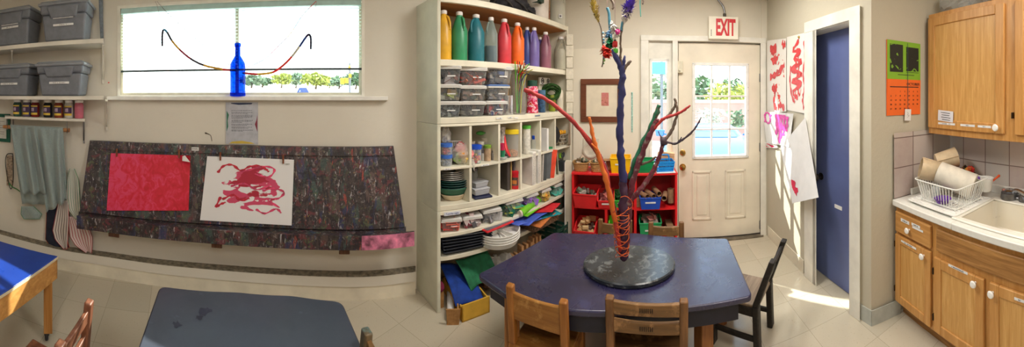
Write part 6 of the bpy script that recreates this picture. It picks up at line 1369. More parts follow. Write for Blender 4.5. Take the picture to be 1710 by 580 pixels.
card(893, .10, Q2, 3, 50, mat('pale_folder', (190, 182, 172), .7), 'thin pale folder right of the white binders', 'folder', 'pale_folder', .06, .18, 0, None)
for i, (px, w_, hpx, c, lab, ln) in enumerate(((905, 16, 46, (74, 78, 80), 'dark grey plastic folder leaning in the fifth cubbyhole', .03), (913, 13, 46, (96, 100, 104), 'grey translucent folder in front of the dark grey one', .08), (918, 14, 50, (44, 130, 80), 'green card folder behind the orange-red one', .1), (919.5, 13, 47, (226, 76, 48), 'orange-red card folder sticking out of the fifth cubbyhole', .14))):
    card(px, .03-.015*(i > 1)+.03*(i == 2), Q2+.002, w_, hpx, mat('folder_%d_%d_%d' % c, c, .5, .12), lab, 'folder', 'card_folder', ln, .006, -.45, 'folders in the fifth cubbyhole')
card(916, .12, Q2+.16, 12, 16, mat('bright_green_card', (120, 190, 60), .6), 'bright green card poking up behind the folders', 'card', 'green_card', .05, .004, -.3)
card(931, .03, Q2+.002, 12, 40, mat('sage_board', (176, 178, 156), .8), 'sage-grey board leaning at the right end of the lower cubbyholes', 'board', 'grey_board', .2, .006, .9)
p = place(938, .07, Q2); k = K(938, .07); t = thing('scissor_caddy', 'dark caddy with green-handled scissors in the last lower cubbyhole', 'caddy', tuple(p), SHH(938)); obj('caddy_body', MB().taper((0, 0, 0), (.07, .07), (.085, .08), .10), mat('dark_caddy', (50, 56, 60), .5), t, bevel=.004)
for i, (x, c, lab) in enumerate(((-.02, (150, 220, 40), 'lime-handled scissors standing in the dark caddy'), (.022, (50, 60, 90), 'navy-handled scissors standing in the dark caddy'))):
    t = thing('scissors', lab, 'scissors', tuple(p+Vector((x*.7, x*.7, .008))), SHH(938), 'scissors in the caddy'); ob = MB()
    obj('blade', MB().bar((0, 0, 0), (0, 0, .13), .008, .003), steel, t)
    for s_ in (-1, 1): obj('handle_loop', MB().tube([(s_*.014+.013*math.cos(2*PI*q/14), 0, .15+.022*math.sin(2*PI*q/14)) for q in range(14)], .0045, 6, True), mat('scissor_%d_%d_%d' % c, c, .4), t, smooth=True)

# ---- shelf A: lid bins
A_ = Rz['A']
for i, (px, w_, y0, y1, c, kd, lab, content) in enumerate(((751, 34, 366, 387, [(214, 80, 64), (226, 110, 90), (200, 60, 50)], 'leaf', 'white-lidded bin of orange-red felt, first from the left', 'orange-red felt pieces in the first white-lidded bin'),
        (784, 33, 356, 376, [(176, 50, 80), (200, 180, 180), (120, 40, 60), (90, 90, 96)], 'mix', 'white-lidded bin of crimson scraps, second from the left', 'crimson scraps in the second white-lidded bin'),
        (815, 33, 343, 366, [(180, 176, 176), (120, 116, 120), (220, 216, 214), (90, 86, 90)], 'leaf', 'white-lidded bin of grey scraps, third from the left', 'grey scraps in the third white-lidded bin'),
        (850, 34, 331, 358, [(40, 140, 110), (60, 170, 130), (200, 210, 90), (30, 110, 90)], 'leaf', 'white-lidded bin of green felt, in the middle', 'green felt pieces in the middle white-lidded bin'),
        (879, 26, 322, 347, [(140, 80, 190), (120, 60, 170), (160, 110, 210)], 'leaf', 'white-lidded bin of purple felt', 'purple felt pieces in a white-lidded bin'),
        (902, 22, 314, 336, [(206, 180, 90), (220, 196, 120), (190, 160, 70)], 'leaf', 'white-lidded bin of mustard felt', 'mustard felt pieces in a white-lidded bin'),
        (922, 20, 304, 324, [(60, 190, 170), (40, 160, 140), (90, 200, 180)], 'leaf', 'white-lidded bin of turquoise felt', 'turquoise felt pieces in a white-lidded bin'),
        (938, 13, 298, 316, [(170, 160, 150), (200, 190, 180)], 'mix', 'white-lidded bin of pale bits at the right end', 'pale bits in the last white-lidded bin'))):
    t, p, hd, ww, h = cbin(px, .09, A_, w_*1.02, .17, (y1-y0)*.98 if i else 22, M_lidw if i else M_lidw, lab, c, 200+i, 'white-lidded bins on the felt shelf', lab=i in (0, 1), name='lidded_bin', rot=-.12)
    stuff_in(p, hd, ww, .17, h, c, 200+i, content, .034, kd, 70, .62)
# ---- shelf B: trays, dishes, sheets, wood
B_ = Rz['B']
def traystack(px, dep, n, w_, d_, m_, labs, group):
    for i in range(n):
        p = place(px+i*.2, dep, B_+.002+i*.020); t = thing('black_tray', labs[i], 'tray', tuple(p), SHH(px)-.02*i, group)
        mb = MB(); a, b_ = w_, d_
        mb.add([(-a*.44, -b_*.44, 0), (a*.44, -b_*.44, 0), (a*.44, b_*.44, 0), (-a*.44, b_*.44, 0), (-a/2, -b_/2, .026), (a/2, -b_/2, .026), (a/2, b_/2, .026), (-a/2, b_/2, .026), (-a*.53, -b_*.53, .026), (a*.53, -b_*.53, .026), (a*.53, b_*.53, .026), (-a*.53, b_*.53, .026)],
               [(0, 3, 2, 1), (0, 1, 5, 4), (1, 2, 6, 5), (2, 3, 7, 6), (3, 0, 4, 7), (4, 5, 9, 8), (5, 6, 10, 9), (6, 7, 11, 10), (7, 4, 8, 11)])
        obj('tray_body', mb, m_, t, solid=.003, bevel=.002)
traystack(771, .14, 6, .36, .28, mat('black_tray_plastic', (44, 46, 54), .3, .1), ['%s of the black trays stacked on the low shelf' % q for q in ('bottom one', 'second from the bottom', 'third from the bottom', 'third from the top', 'second from the top', 'topmost')], 'black trays on the low shelf')
cnt2 = S(836, .035, B_)
def chip(z, lab, i):
    t = thing('divided_dish', lab, 'dish', (cnt2.x, cnt2.y, z), .3*i, 'white divided dishes on the low shelf')
    R = .17; obj('dish_body', MB().lathe([(R*.86, 0), (R*.9, .002), (R, .040), (R*1.03, .042), (R*1.03, .046), (R*.985, .046), (R*.88, .006)], 40), M_white, t, smooth=True)
    obj('divider', MB().bb(-R*.9, R*.9, -.003, .003, .004, .042).bb(-.003, .003, -R*.9, 0, .004, .042), M_white, t)
for i in range(4): chip(B_+.002+i*.018, ('bottom', 'second', 'third', 'topmost')[i]+' white divided round dish in the stack by the black trays', i)
gp = thing('green_plate', 'dark green plate lying on the white divided dishes', 'plate', (cnt2.x-.05, cnt2.y-.0, B_+.103)); obj('dish', MB().lathe([(.06, 0), (.1, .02), (.098, .022), (.06, .004)], 30), dgr, gp, smooth=True)
rt = thing('red_tray', 'red-rimmed grey tray on top of the white divided dishes', 'tray', (cnt2.x-.04, cnt2.y-.0, B_+.128), SHH(835)+.1); obj('tray_rim', MB().bb(-.14, .14, -.10, .10, 0, .012), mat('red_rim', (206, 40, 50), .4), rt, bevel=.004); obj('tray_inlay', MB().bb(-.125, .125, -.085, .085, .012, .014), mat('grey_inlay', (110, 108, 116), .5), rt)
def sheet_on(px, dep, z, w_, d_, rgb, lab, yaw, tilt=0, name='felt_sheet', cat='craft sheet', group='coloured sheets on the low shelf', curl=.01, seed=0, th_=.003):
    p = place(px, dep, z); t = thing(name, lab, cat, tuple(p), SHH(px)+yaw, group); rr = random.Random(seed); a, b_ = rr.uniform(0, 6), rr.uniform(0, 6)
    obj('sheet', MB().grid(lambda u, v: Vector(((u-.5)*w_, (v-.5)*d_, curl+curl*math.sin(u*4+a)*.8*(1-v)+curl*.3*math.sin(v*5+b_)+tilt*(.5-v)*d_)), 12, 10), mat('sheet_%d_%d_%d' % rgb, rgb, .75, .1, 30), t, smooth=180, solid=th_)
zs = B_+.06
base = thing('paper_stack', 'stack of dark and brown papers under the coloured sheets on the low shelf', 'paper stack', tuple(place(893, .06, B_)), SHH(893)); obj('stack', MB().bb(-.17, .17, -.14, .14, 0, .058), mat('mixed_paper_edges', (110, 84, 64), .9, .5, 70), base, bevel=.004)
for i, (px, dep, w_, d_, c, lab, yaw, tl) in enumerate(((892, .04, .34, .30, (206, 120, 60), 'orange-brown sheet lowest in the pile of coloured sheets', .2, 0), (900, .04, .30, .28, (30, 150, 160), 'teal sheet in the pile of coloured sheets', -.2, 0), (878, .02, .30, .26, (70, 96, 200), 'blue sheet drooping over the front of the pile', .15, .25), (870, .03, .26, .24, (84, 110, 214), 'second blue sheet lying across the pile', -.1, .1), (908, .02, .26, .24, (214, 40, 50), 'red sheet on the right of the coloured pile', .3, .12))):
    sheet_on(px, dep, zs+.010*i, w_, d_, c, lab, yaw, tl, seed=i)
p = place(887, .05, zs+.075); t = thing('green_roll', 'bright lime paper roll lying on the coloured sheets', 'paper roll', tuple(p), SHH(890)-.05)
obj('roll', MB().tube([(-.19, -.06, .03), (.19, .05, .05)], .030, 16).box((0, .0, .004), (.34, .12, .006), Matrix.Rotation(.25, 3, 'Z')), mat('lime_paper', (120, 200, 40), .6), t, smooth=True); obj('roll_end', MB().lathe([(.03, 0), (.024, .012)], 16, (-.19, -.06, .03), Matrix.Rotation(-PI/2, 3, 'Y')), mat('cream_end', (226, 210, 190), .7), t, smooth=True)
t = thing('orange_cap', 'small orange and yellow round cap at the far end of the lime roll', 'cap', tuple(place(910, .03, zs+.14)), 0); obj('cap', MB().lathe([(.024, 0), (.026, .01), (.02, .03)], 16), mat('orange_yellow2', (238, 170, 70), .5), t, smooth=True)
t = thing('dark_tray', 'dark green-brown stacked pots at the right end of the low shelf', 'pot', tuple(place(932, .08, B_+.001)), SHH(932)); obj('pot', MB().taper((0, 0, 0), (.10, .12), (.13, .15), .13), mat('dark_olive', (60, 62, 48), .7, .2), t, bevel=.01); obj('pot_rim', MB().bb(-.07, .07, -.08, .08, .125, .145), mat('olive_rim', (84, 84, 64), .7), t, bevel=.004)
# ---- bottom, on the floor: boxes, fabric, wooden pieces, crate
bx_ = P(788, 500, .0); c = P(790, 486, .06)
ang = SHH(790)
cz = P(785, 512, 0); t = thing('yellow_box', 'yellow open box sticking out of the bottom of the shelf unit', 'box', (S(779, -.005, 0).x, S(779, -.005, 0).y, 0), ang)
m_y = mat('yellow_card', (222, 172, 60), .6, .06)
obj('front_wall', MB().bb(-.095, .115, -.125, -.115, 0, .11), m_y, t); obj('side_wall', MB().bb(-.095, -.085, -.125, .24, 0, .095), m_y, t); obj('side_wall', MB().bb(.105, .115, -.125, .24, 0, .095), m_y, t); obj('bottom', MB().bb(-.095, .115, -.125, .24, 0, .008), m_y, t); obj('back_wall', MB().bb(-.095, .115, .23, .24, 0, .095), m_y, t)
rr = random.Random(77); o = obj('shredded_paper', MB().loose(.17, .28, .05, 160, rr, .016, (0, .05, .01), 'strip'), confetti('shred', [(150, 140, 120), (100, 90, 80), (190, 180, 160), (70, 66, 64)])); o.location = Vector((S(779, -.005, 0).x, S(779, -.005, 0).y, 0))+Matrix.Rotation(ang, 3, 'Z') @ o.location; o.rotation_euler = (0, 0, ang); tag(o, 'grey-brown shredded packing inside the yellow box', 'shredded paper', None, 'stuff')
sp = S(768, .06, 0)
t = thing('blue_cloth', 'deep blue sheets draped over the yellow box under the shelf', 'fabric', (sp.x, sp.y, .10), ang)
obj('fabric', MB().grid(lambda u, v: Vector(((u-.5)*.22+.05, -.15+v*.30, .012+.02*math.sin(u*3+1)+.09*v*(1-.4*u)-.045*max(0, .3-v)*3)), 16, 14), mat('deep_blue_felt', (24, 62, 150), .8, .15, 20), t, smooth=180, solid=.006)
sp = S(800, .05, 0); t = thing('green_cloth', 'dark green sheet hanging from the shelf behind the blue sheets', 'fabric', (sp.x, sp.y, .14), SHH(800))
obj('fabric', MB().grid(lambda u, v: Vector(((u-.5)*.26+.06*(1-v), .06-.14*(1-v)+.03*math.sin(u*4), -.03+.17*v+.02*math.sin(u*5+v*3))), 16, 14), mat('dark_green_felt', (36, 112, 74), .8, .15, 20), t, smooth=180, solid=.004)
sp = S(743, -.03, 0); t = thing('wooden_box', 'small open brown box tipped at the left foot of the shelf unit', 'box', (sp.x, sp.y, 0), SHH(743)-.25)
wb = wood('box_wood', (150, 106, 60), (186, 140, 86), .6, 6, 1); obj('front_wall', MB().hexa([(-.0, -.10, 0), (.075, -.10, 0), (.075, -.09, 0), (0, -.09, 0), (-.01, -.12, .115), (.085, -.12, .115), (.085, -.11, .115), (-.01, -.11, .115)]), wb, t); obj('side_wall', MB().bb(.065, .075, -.10, .18, 0, .10), wb, t); obj('bottom', MB().bb(-.005, .075, -.10, .18, 0, .008), wb, t)
t = thing('paper_roll', 'white paper roll lying in the tipped brown box', 'paper roll', (sp.x, sp.y, .01), SHH(743)-.25); obj('roll', MB().tube([(.022, -.07, .03), (.022, .16, .03)], .026, 14), M_white_paper, t, smooth=True)
t = thing('maroon_cloth', 'crumpled maroon cloth above the tipped brown box', 'fabric', (S(741, .06, 0).x, S(741, .06, 0).y, .115), ang); obj('fabric', MB().ball((0, 0, .03), (.035, .05, .03), 12, 8, .15, random.Random(3)), mat('maroon_felt', (120, 30, 60), .9), t, smooth=180)
t = thing('wooden_support', 'low wooden support under the maroon cloth', 'box', (S(741, .07, 0).x, S(741, .07, 0).y, 0), ang); obj('box_body', MB().bb(-.022, .03, -.03, .08, 0, .113), wb, t)
rr = random.Random(40)
for i, (px, dep, s_, c, lab) in enumerate(((810, .15, .075, (150, 110, 90), 'clear bag with brown pieces on the floor behind the table corner'), (826, .08, .085, (190, 150, 130), 'clear bag with pinkish pieces on the floor under the shelf'), (845, .06, .085, (160, 176, 160), 'clear bag with greenish pieces nearest the wooden pieces'))):
    p = place(px, dep, 0); t = thing('plastic_bag', lab, 'bag', tuple(p), 0, 'plastic bags at the foot of the shelf unit'); obj('bag_film', MB().ball((0, 0, .115), (s_*1.2, s_, .115), 16, 11, .14, rr), clear('crumpled_plastic'), t); obj('bag_contents', MB().loose(s_*1.3, s_*1.1, .14, 40, rr, .04, (0, 0, .01), 'leaf'), confetti('bag_%d' % i, [c, tuple(int(q*.7) for q in c), (200, 196, 190), (110, 84, 70)]), t)
ww_ = mat('tan_cardboard_cut', (186, 140, 96), .8, .1)
for i, (px, dep, h_, w_, lab) in enumerate(((862, .03, .22, .10, 'left of the tan cardboard castle pieces at the bottom of the shelf unit'), (877, .02, .27, .12, 'middle of the tan cardboard castle pieces at the bottom of the shelf unit'), (893, .03, .28, .10, 'right of the tan cardboard castle pieces at the bottom of the shelf unit'))):
    p = place(px, dep, 0); t = thing('cardboard_castle', lab, 'cardboard piece', tuple(p), SHH(px)-.15, 'cardboard castle pieces'); mb = MB().bb(-w_/2, w_/2, -.03, .03, 0, h_*.8)
    for q in range(3): mb.bb(-w_/2+w_*.4*q, -w_/2+w_*.4*q+w_*.2, -.03, .03, h_*.8-.001, h_)
    obj('castle_wall', mb, ww_, t, bevel=.003)
p = place(921, .06, 0); t = thing('green_crate', 'dark green slatted crate on the floor at the right end of the shelf unit', 'crate', tuple(p), SHH(921)); mb = MB(); w_, d_, h_ = .19, .26, .27
for i in range(6):
    zc = .02+h_*i/6; mb.bb(-w_/2, w_/2, -d_/2, -d_/2+.006, zc, zc+.026).bb(-w_/2, -w_/2+.006, -d_/2, d_/2, zc, zc+.026).bb(w_/2-.006, w_/2, -d_/2, d_/2, zc, zc+.026)
for x in (-w_/2, 0, w_/2-.012): mb.bb(x, x+.012, -d_/2-.002, -d_/2+.008, 0, h_+.02)
for y in (-d_/2, 0, d_/2-.012):
    for x in (-w_/2-.002, w_/2-.008): mb.bb(x, x+.01, y, y+.012, 0, h_+.02)
mb.bb(-w_/2, w_/2, -d_/2, d_/2, 0, .01); obj('crate_body', mb, mat('dark_green_crate', (30, 70, 56), .5), t)
# lumpy white roll at the right end of the unit, cream folding board below
p = EX.xyz(951.5, zat(190, 2.98), .10); d = 2.97
t = thing('block_column', 'narrow column of rough white blocks beside the right end of the top shelf', 'panel', tuple(Y(951, 190, d)), -.2)
mb = MB(); q = Y(951, 190, d); zt_ = zat(57, d); n = 7; 
for i in range(n): a, e = (zt_-q.z)*i/n, (zt_-q.z)*(i+1)/n; mb.bb(-.032-.004*(i % 2), .034+.004*((i*3) % 2), -.02, .02, a, e-.003)
obj('panel_blocks', mb, mat('rough_white', (222, 214, 194), .7, .06, 30), t, bevel=.006)
# ================================================================= red cubby by the exit wall
CT = zat(289, 2.78)
ca = D(955, 2.80); cb_ = D(1131, 2.79); CWd = (cb_-ca).length; CHd = math.atan2(cb_.y-ca.y, cb_.x-ca.x); CO = Vector((ca.x, ca.y, 0)); CDp = .27
cvec = Vector((math.cos(CHd), math.sin(CHd), 0)); cnv = Vector((-math.sin(CHd), math.cos(CHd), 0))
def cx_(px, dep=0.0):
    """x along the cubby front where pixel column px meets the plane at depth dep"""
    a = th(px); r = Vector((math.sin(a), math.cos(a))); o = Vector((CO.x, CO.y))+Vector((cnv.x, cnv.y))*dep; u = Vector((cvec.x, cvec.y))
    den = r.x*u.y-r.y*u.x; return (o.x*r.y-o.y*r.x)/den
def cw(x, dep, z): q = CO+cvec*x+cnv*dep; return Vector((q.x, q.y, z))
M_redp = mat('red_cubby_paint', (224, 34, 38), .38, .07, 5, bumps=.05)
cub = thing('cubby_shelf', 'red painted cubby unit under the framed picture, holding plastic bins', 'cubby', tuple(CO), CHd)
XM = cx_(1061); XL = cx_(1012); ZM = zat(346, 2.78); ZB = .17
obj('side_panel', MB().bb(0, .018, 0, CDp, 0, CT-.02), M_redp, cub, bevel=.002); obj('side_panel', MB().bb(CWd-.02, CWd, 0, CDp, 0, CT-.02), M_redp, cub, bevel=.002)
obj('top_panel', MB().bb(-.004, CWd+.004, -.006, CDp, CT-.02, CT), M_redp, cub, bevel=.003); obj('bottom_panel', MB().bb(.018, CWd-.02, .004, CDp, ZB-.02, ZB), M_redp, cub)
obj('shelf_board', MB().bb(.018, XM, .004, CDp, ZM-.018, ZM), M_redp, cub); obj('shelf_board', MB().bb(XM, CWd-.02, .004, CDp, ZM-.026, ZM-.008), M_redp, cub)
obj('divider', MB().bb(XM-.012, XM+.012, .002, CDp, ZB, CT-.02), M_redp, cub); obj('divider', MB().bb(XL-.012, XL+.012, .002, CDp, ZB, ZM-.018), M_redp, cub)
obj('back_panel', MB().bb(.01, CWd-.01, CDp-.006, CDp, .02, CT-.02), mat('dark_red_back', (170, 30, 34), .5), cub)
def openbin(x, dep, z, w_, d_, h_, rgb, label, name='plastic_bin', scoop=.55, lab=True, yaw=0, group='plastic bins in the red cubby', taper=.86, rim=True):
    q = cw(x, dep, z+.001); t = thing(name, label, 'bin', tuple(q), CHd+yaw, group); m_ = mat('bin_%d_%d_%d' % rgb, rgb, .35, .05)
    a, b_ = w_*taper/2, d_*taper/2; e, g = w_/2, d_/2; fz = h_*scoop
    v = [(-a, -b_, 0), (a, -b_, 0), (a, b_, 0), (-a, b_, 0), (-e, -g, fz), (e, -g, fz), (e, g, h_), (-e, g, h_), (-e, -g*.2, h_), (e, -g*.2, h_)]
    mb = MB().add(v, [(0, 3, 2, 1), (0, 1, 5, 4), (2, 3, 7, 6), (1, 2, 6, 9, 5), (3, 0, 4, 8, 7)])
    obj('bin_body', mb, m_, t, solid=.004)
    mb = MB(); ring = [v[4], v[5], v[9], v[6], v[7], v[8]]
    for i in range(6): mb.bar(ring[i], ring[(i+1) % 6], .010, .012)
    obj('rim', mb, m_, t, bevel=.002)
    if lab: obj('label', MB().box((0, -(b_+(g-b_)*.62)-.004, fz*.6), (w_*.5, .002, .014), Matrix.Rotation(math.atan2(g-b_, fz), 3, 'X')), M_lab, t)
    return t, q
def fill(q, w_, d_, h_, cols, seed, label, size=.03, kind='mix', n=40, name='odds_and_ends'):
    o = obj(name, MB().loose(w_*.7, d_*.7, h_, n, random.Random(seed), size, (0, 0, .006), kind), confetti('fill_%d' % seed, cols)); M = Matrix.Rotation(CHd, 3, 'Z'); o.location = Vector(q)+M @ o.location; o.rotation_euler = (0, 0, CHd); tag(o, label, 'craft materials', None, 'stuff')
RED = (222, 40, 44); GRN = (60, 170, 60); GRND = (30, 130, 84)
kk = 2.7/F
t, q = openbin(cx_(979, -.02), .07, ZM, .22, .24, .15, RED, 'red plastic bin in the upper left compartment of the red cubby', scoop=.85, lab=False, yaw=-.1); fill(q, .2, .2, .12, [(110, 120, 100), (90, 70, 60), (180, 170, 160)], 301, 'grey-green odds and ends in the upper left red bin')
t, q = openbin(cx_(1011), .08, ZM, .15, .2, .12, RED, 'shallow red plastic bin with a label in the upper left of the cubby', scoop=.55, yaw=.05); fill(q, .14, .18, .09, [(220, 180, 170), (120, 60, 60), (200, 120, 110)], 302, 'pinkish pieces in the labelled shallow red bin')
t, q = openbin(cx_(1036), .09, ZM, .12, .18, .11, GRN, 'green plastic bin behind the branch trunk in the upper compartment', scoop=.6, yaw=.05); fill(q, .1, .15, .13, [(60, 120, 60), (40, 90, 50)], 303, 'dark green leaves in the upper green bin', .03, 'leaf', 30, 'green_leaves')
t, q = openbin(cx_(978, -.02), .06, ZB, .19, .22, .14, RED, 'red plastic bin of wooden pieces in the lower left compartment', scoop=.6, yaw=-.1); fill(q, .17, .2, .15, [(200, 160, 110), (170, 120, 80), (120, 100, 90), (220, 190, 140)], 304, 'tan wooden pieces heaped in the lower red bin', .04, 'mix', 30, 'wood_pieces')
t, q = openbin(cx_(1030), .08, ZB, .15, .2, .15, (110, 210, 50), 'lime green bin in the lower middle compartment behind the small chair', scoop=.7, yaw=.05, lab=False)
t, q = openbin(cx_(1086), .07, ZM-.008, .19, .2, .105, (36, 80, 190), 'royal blue bin holding cardboard tubes in the right column', scoop=1.0); qb = q
t, q = openbin(cx_(1086), .07, ZB, .2, .2, .17, (30, 150, 90), 'mid-green bin in the lower right compartment', scoop=.95); fill(q, .18, .18, .19, [(150, 140, 130), (90, 84, 80), (180, 120, 110)], 305, 'grey and pink scraps in the lower right green bin', .04, 'leaf', 40, 'scraps')
tubem = mat('brown_card_tube', (150, 114, 84), .8, .12, 30)
def ctube(px, py, dep, r_, L_, yaw, lab, up=False):
    c = cw(cx_(px, dep), dep, zat(py, 2.76)); t = thing('cardboard_tube', lab, 'cardboard tube', tuple(c), CHd, 'cardboard tubes in the blue bin')
    M = Matrix.Rotation(PI/2 if not up else 0, 3, 'X'); mb = MB(); n = 18; vs = []
    for r, z in ((r_, -.0), (r_, L_), (r_*.86, L_), (r_*.86, 0)): vs += [(Matrix.Rotation(yaw, 3, 'Z') @ (M @ Vector((r*math.cos(2*PI*i/n), r*math.sin(2*PI*i/n), -z if not up else z)))) for i in range(n)]
    mb.add(vs, [(j*n+i, j*n+(i+1) % n, ((j+1) % 4)*n+(i+1) % n, ((j+1) % 4)*n+i) for j in range(4) for i in range(n)]); obj('tube_wall', mb, tubem, t, smooth=True)
for px, py, dep, r_, L_, yaw, lab in ((1081, 327, -.03, .023, .16, .5, 'cardboard tube at the left of the blue bin'), (1092, 327, -.03, .024, .17, .35, 'second cardboard tube in the blue bin'), (1101, 323, -.03, .024, .18, .2, 'highest cardboard tube in the blue bin'), (1109, 330, -.04, .025, .15, -.2, 'cardboard tube sticking out furthest right of the blue bin')): ctube(px, py, dep, r_, L_, yaw, lab)
ctube(1120, 344, .07, .032, .13, 0, 'short wide cardboard tube standing at the right of the blue bin', True)
q = cw(cx_(1066), .05, ZM-.007); t = thing('cardboard_scrap', 'flat brown cardboard leaning left of the blue bin', 'cardboard', tuple(q), CHd); obj('sheet', MB().box((.012, 0, .045), (.07, .004, .09), Matrix.Rotation(-.3, 3, 'X')), tubem, t)
q = cw(cx_(1119), .08, ZB+.001); t = thing('cardboard_box', 'plain brown cardboard box at the right of the lower right compartment', 'box', tuple(q), CHd); obj('box_body', MB().bb(-.028, .036, -.07, .1, 0, .11), tubem, t, bevel=.002); obj('flap', MB().bb(-.028, .036, -.075, -.071, .06, .11), tubem, t)
# on top of the cubby
def wicker(x, dep, w_, d_, h_, label):
    q = cw(x, dep, CT+.001); t = thing('wicker_basket', label, 'basket', tuple(q), CHd+.05, 'wicker baskets on the red cubby')
    m, nt, b = newmat('wicker') if 'wicker' not in MATS else (MATS['wicker'], None, None)
    if nt:
        MATS['wicker'] = m; wv = node(nt, 'ShaderNodeTexWave'); wv.inputs['Scale'].default_value = 30; wv.bands_direction = 'Z'; wv.inputs['Distortion'].default_value = 3; wv.inputs['Detail Scale'].default_value = 4; nt.links.new(coords(nt), wv.inputs['Vector'])
        nt.links.new(ramp(nt, wv.outputs['Fac'], [(.2, (140, 96, 52)), (.8, (206, 160, 100))]), b.inputs['Base Color']); b.inputs['Roughness'].default_value = .8; bump(nt, b, wv.outputs['Fac'], .6, .004)
    n = 28; vs = []
    for f_, z in ((.80, 0), (.92, h_*.5), (1.0, h_), (.92, h_), (.84, h_*.5), (.74, .008)): vs += [Vector((w_/2*f_*math.copysign(abs(math.cos(2*PI*i/n))**.6, math.cos(2*PI*i/n)), d_/2*f_*math.copysign(abs(math.sin(2*PI*i/n))**.6, math.sin(2*PI*i/n)), z)) for i in range(n)]
    mb = MB().add(vs, [(j*n+i, j*n+(i+1) % n, (j+1)*n+(i+1) % n, (j+1)*n+i) for j in range(5) for i in range(n)]+[tuple(range(n-1, -1, -1)), tuple(range(5*n, 6*n))]); obj('basket_body', mb, m, t, smooth=True)
    obj('basket_rim', MB().tube([(w_/2*1.0*math.copysign(abs(math.cos(2*PI*i/n))**.6, math.cos(2*PI*i/n)), d_/2*math.copysign(abs(math.sin(2*PI*i/n))**.6, math.sin(2*PI*i/n)), h_) for i in range(n)], .006, 6, True), m, t, smooth=True); return q
q = wicker(cx_(968), .09, .155, .15, .082, 'left wicker basket on the red cubby'); fill(q, .12, .12, .09, [(110, 90, 70), (180, 160, 140), (80, 90, 70)], 311, 'brown and grey bits in the left wicker basket', .025)
q = wicker(cx_(997), .09, .15, .15, .085, 'right wicker basket on the red cubby'); fill(q, .12, .12, .10, [(70, 100, 60), (150, 120, 90), (200, 180, 160)], 312, 'greenish bits in the right wicker basket', .025)
def deepbin(px, dep, w_, d_, h_, rgb, lab, yaw=0, label=True): return openbin(cx_(px, dep-d_/2), dep, CT, w_, d_, h_, rgb, lab, 'plastic_bin', 1.0, label, yaw, 'plastic bins on top of the red cubby', .84)
deepbin(1036, .10, .19, .19, .135, (244, 190, 20), 'yellow plastic bin on top of the red cubby')
deepbin(1077, .10, .17, .18, .105, (24, 140, 80), 'green plastic bin on top of the red cubby', 0, False)
q = cw(cx_(1012), .16, CT+.001); t = thing('cardboard_box', 'plain tan cardboard box behind the wicker baskets', 'box', tuple(q), CHd); obj('box_body', MB().bb(-.06, .06, -.04, .06, 0, .09), mat('tan_cardboard', (186, 140, 100), .8), t, bevel=.002); obj('flap', MB().hexa([(-.06, -.042, .088), (.06, -.042, .088), (.06, -.04, .09), (-.06, -.04, .09), (-.06, -.09, .10), (.06, -.09, .10), (.06, -.088, .103), (-.06, -.088, .103)]), mat('tan_cardboard'), t)
# blue slotted handle basket
q = cw(cx_(1111), .09, CT+.006); w_, d_, h_ = .175, .15, .095; t = thing('handle_basket', 'sky blue slotted plastic basket with a raised handle on the red cubby', 'basket', tuple(q), CHd+.05); mb = MB(); mB = mat('sky_blue_plastic', (30, 140, 214), .35, .05)
for zz in (.006, .034, .062, .088): 
    f_ = .84+.16*zz/h_
    for s_ in (-1, 1): mb.bb(-w_/2*f_, w_/2*f_, s_*d_/2*f_-.003, s_*d_/2*f_+.003, zz-.006, zz+.007).bb(s_*w_/2*f_-.003, s_*w_/2*f_+.003, -d_/2*f_, d_/2*f_, zz-.006, zz+.007)
for i in range(9):
    x = (-.5+i/8)*w_
    for s_ in (-1, 1): mb.bar((x*.84, s_*d_*.42, 0), (x, s_*d_/2, h_), .009, .005)
for i in range(1, 7):
    y = (-.5+i/7)*d_
    for s_ in (-1, 1): mb.bar((s_*w_*.42, y*.84, 0), (s_*w_/2, y, h_), .009, .005)
mb.bb(-w_*.43, w_*.43, -d_*.43, d_*.43, 0, .004); obj('basket_body', mb, mB, t)
obj('handle', MB().tube(smoothpath([(-.055, 0, h_*.7), (-.055, 0, h_+.035), (-.045, 0, h_+.05), (.03, 0, h_+.05), (.045, 0, h_+.035), (.05, 0, h_*.7)], 5), .007, 8), mB, t, smooth=180); obj('handle_bridge', MB().bb(-w_/2, w_/2, -.012, .012, h_*.62, h_*.74), mB, t)
q2 = cw(cx_(1111), .09, CT+.001); t = thing('paper_pad', 'white paper lying under the sky blue basket', 'paper', tuple(q2), CHd); obj('sheets', MB().bb(-.08, .095, -.10, .08, 0, .0045), M_white_paper, t)
q = cw(cx_(1117), .205, CT+.001); t = thing('paper_bag', 'brown paper bag standing behind the sky blue basket', 'bag', tuple(q), CHd); obj('bag_body', MB().hexa([(-.075, -.03, 0), (.07, -.03, 0), (.07, .03, 0), (-.075, .03, 0), (-.09, -.022, .155), (.085, -.022, .13), (.08, .022, .15), (-.07, .022, .165)]), mat('kraft_paper', (206, 160, 120), .8, .08, 10), t, bevel=.004); obj('folded_top', MB().bar((-.085, -.026, .15), (.082, -.026, .126), .004, .03), mat('kraft_paper'), t)
# cream folding board left of the cubby
L0, hd, w_, h_ = EX.rect(944, 955, 268, 392, .17); p = D(949.5, 2.88, 0)
t = thing('folded_table', 'cream folded play table leaning between the shelf unit and the red cubby', 'folded table', (p.x, p.y, 0), CHd-.05); zt_ = zat(268, 2.88); obj('table_panel', MB().prism(rounded([(-.034, 0), (.034, 0), (.034, zt_), (-.034, zt_)], .02), -.012, .012, Matrix.Rotation(PI/2, 3, 'X')), M_cream, t, bevel=.003); obj('edge_trim', MB().bb(-.036, -.030, -.016, .016, .01, zt_-.02), M_white, t)
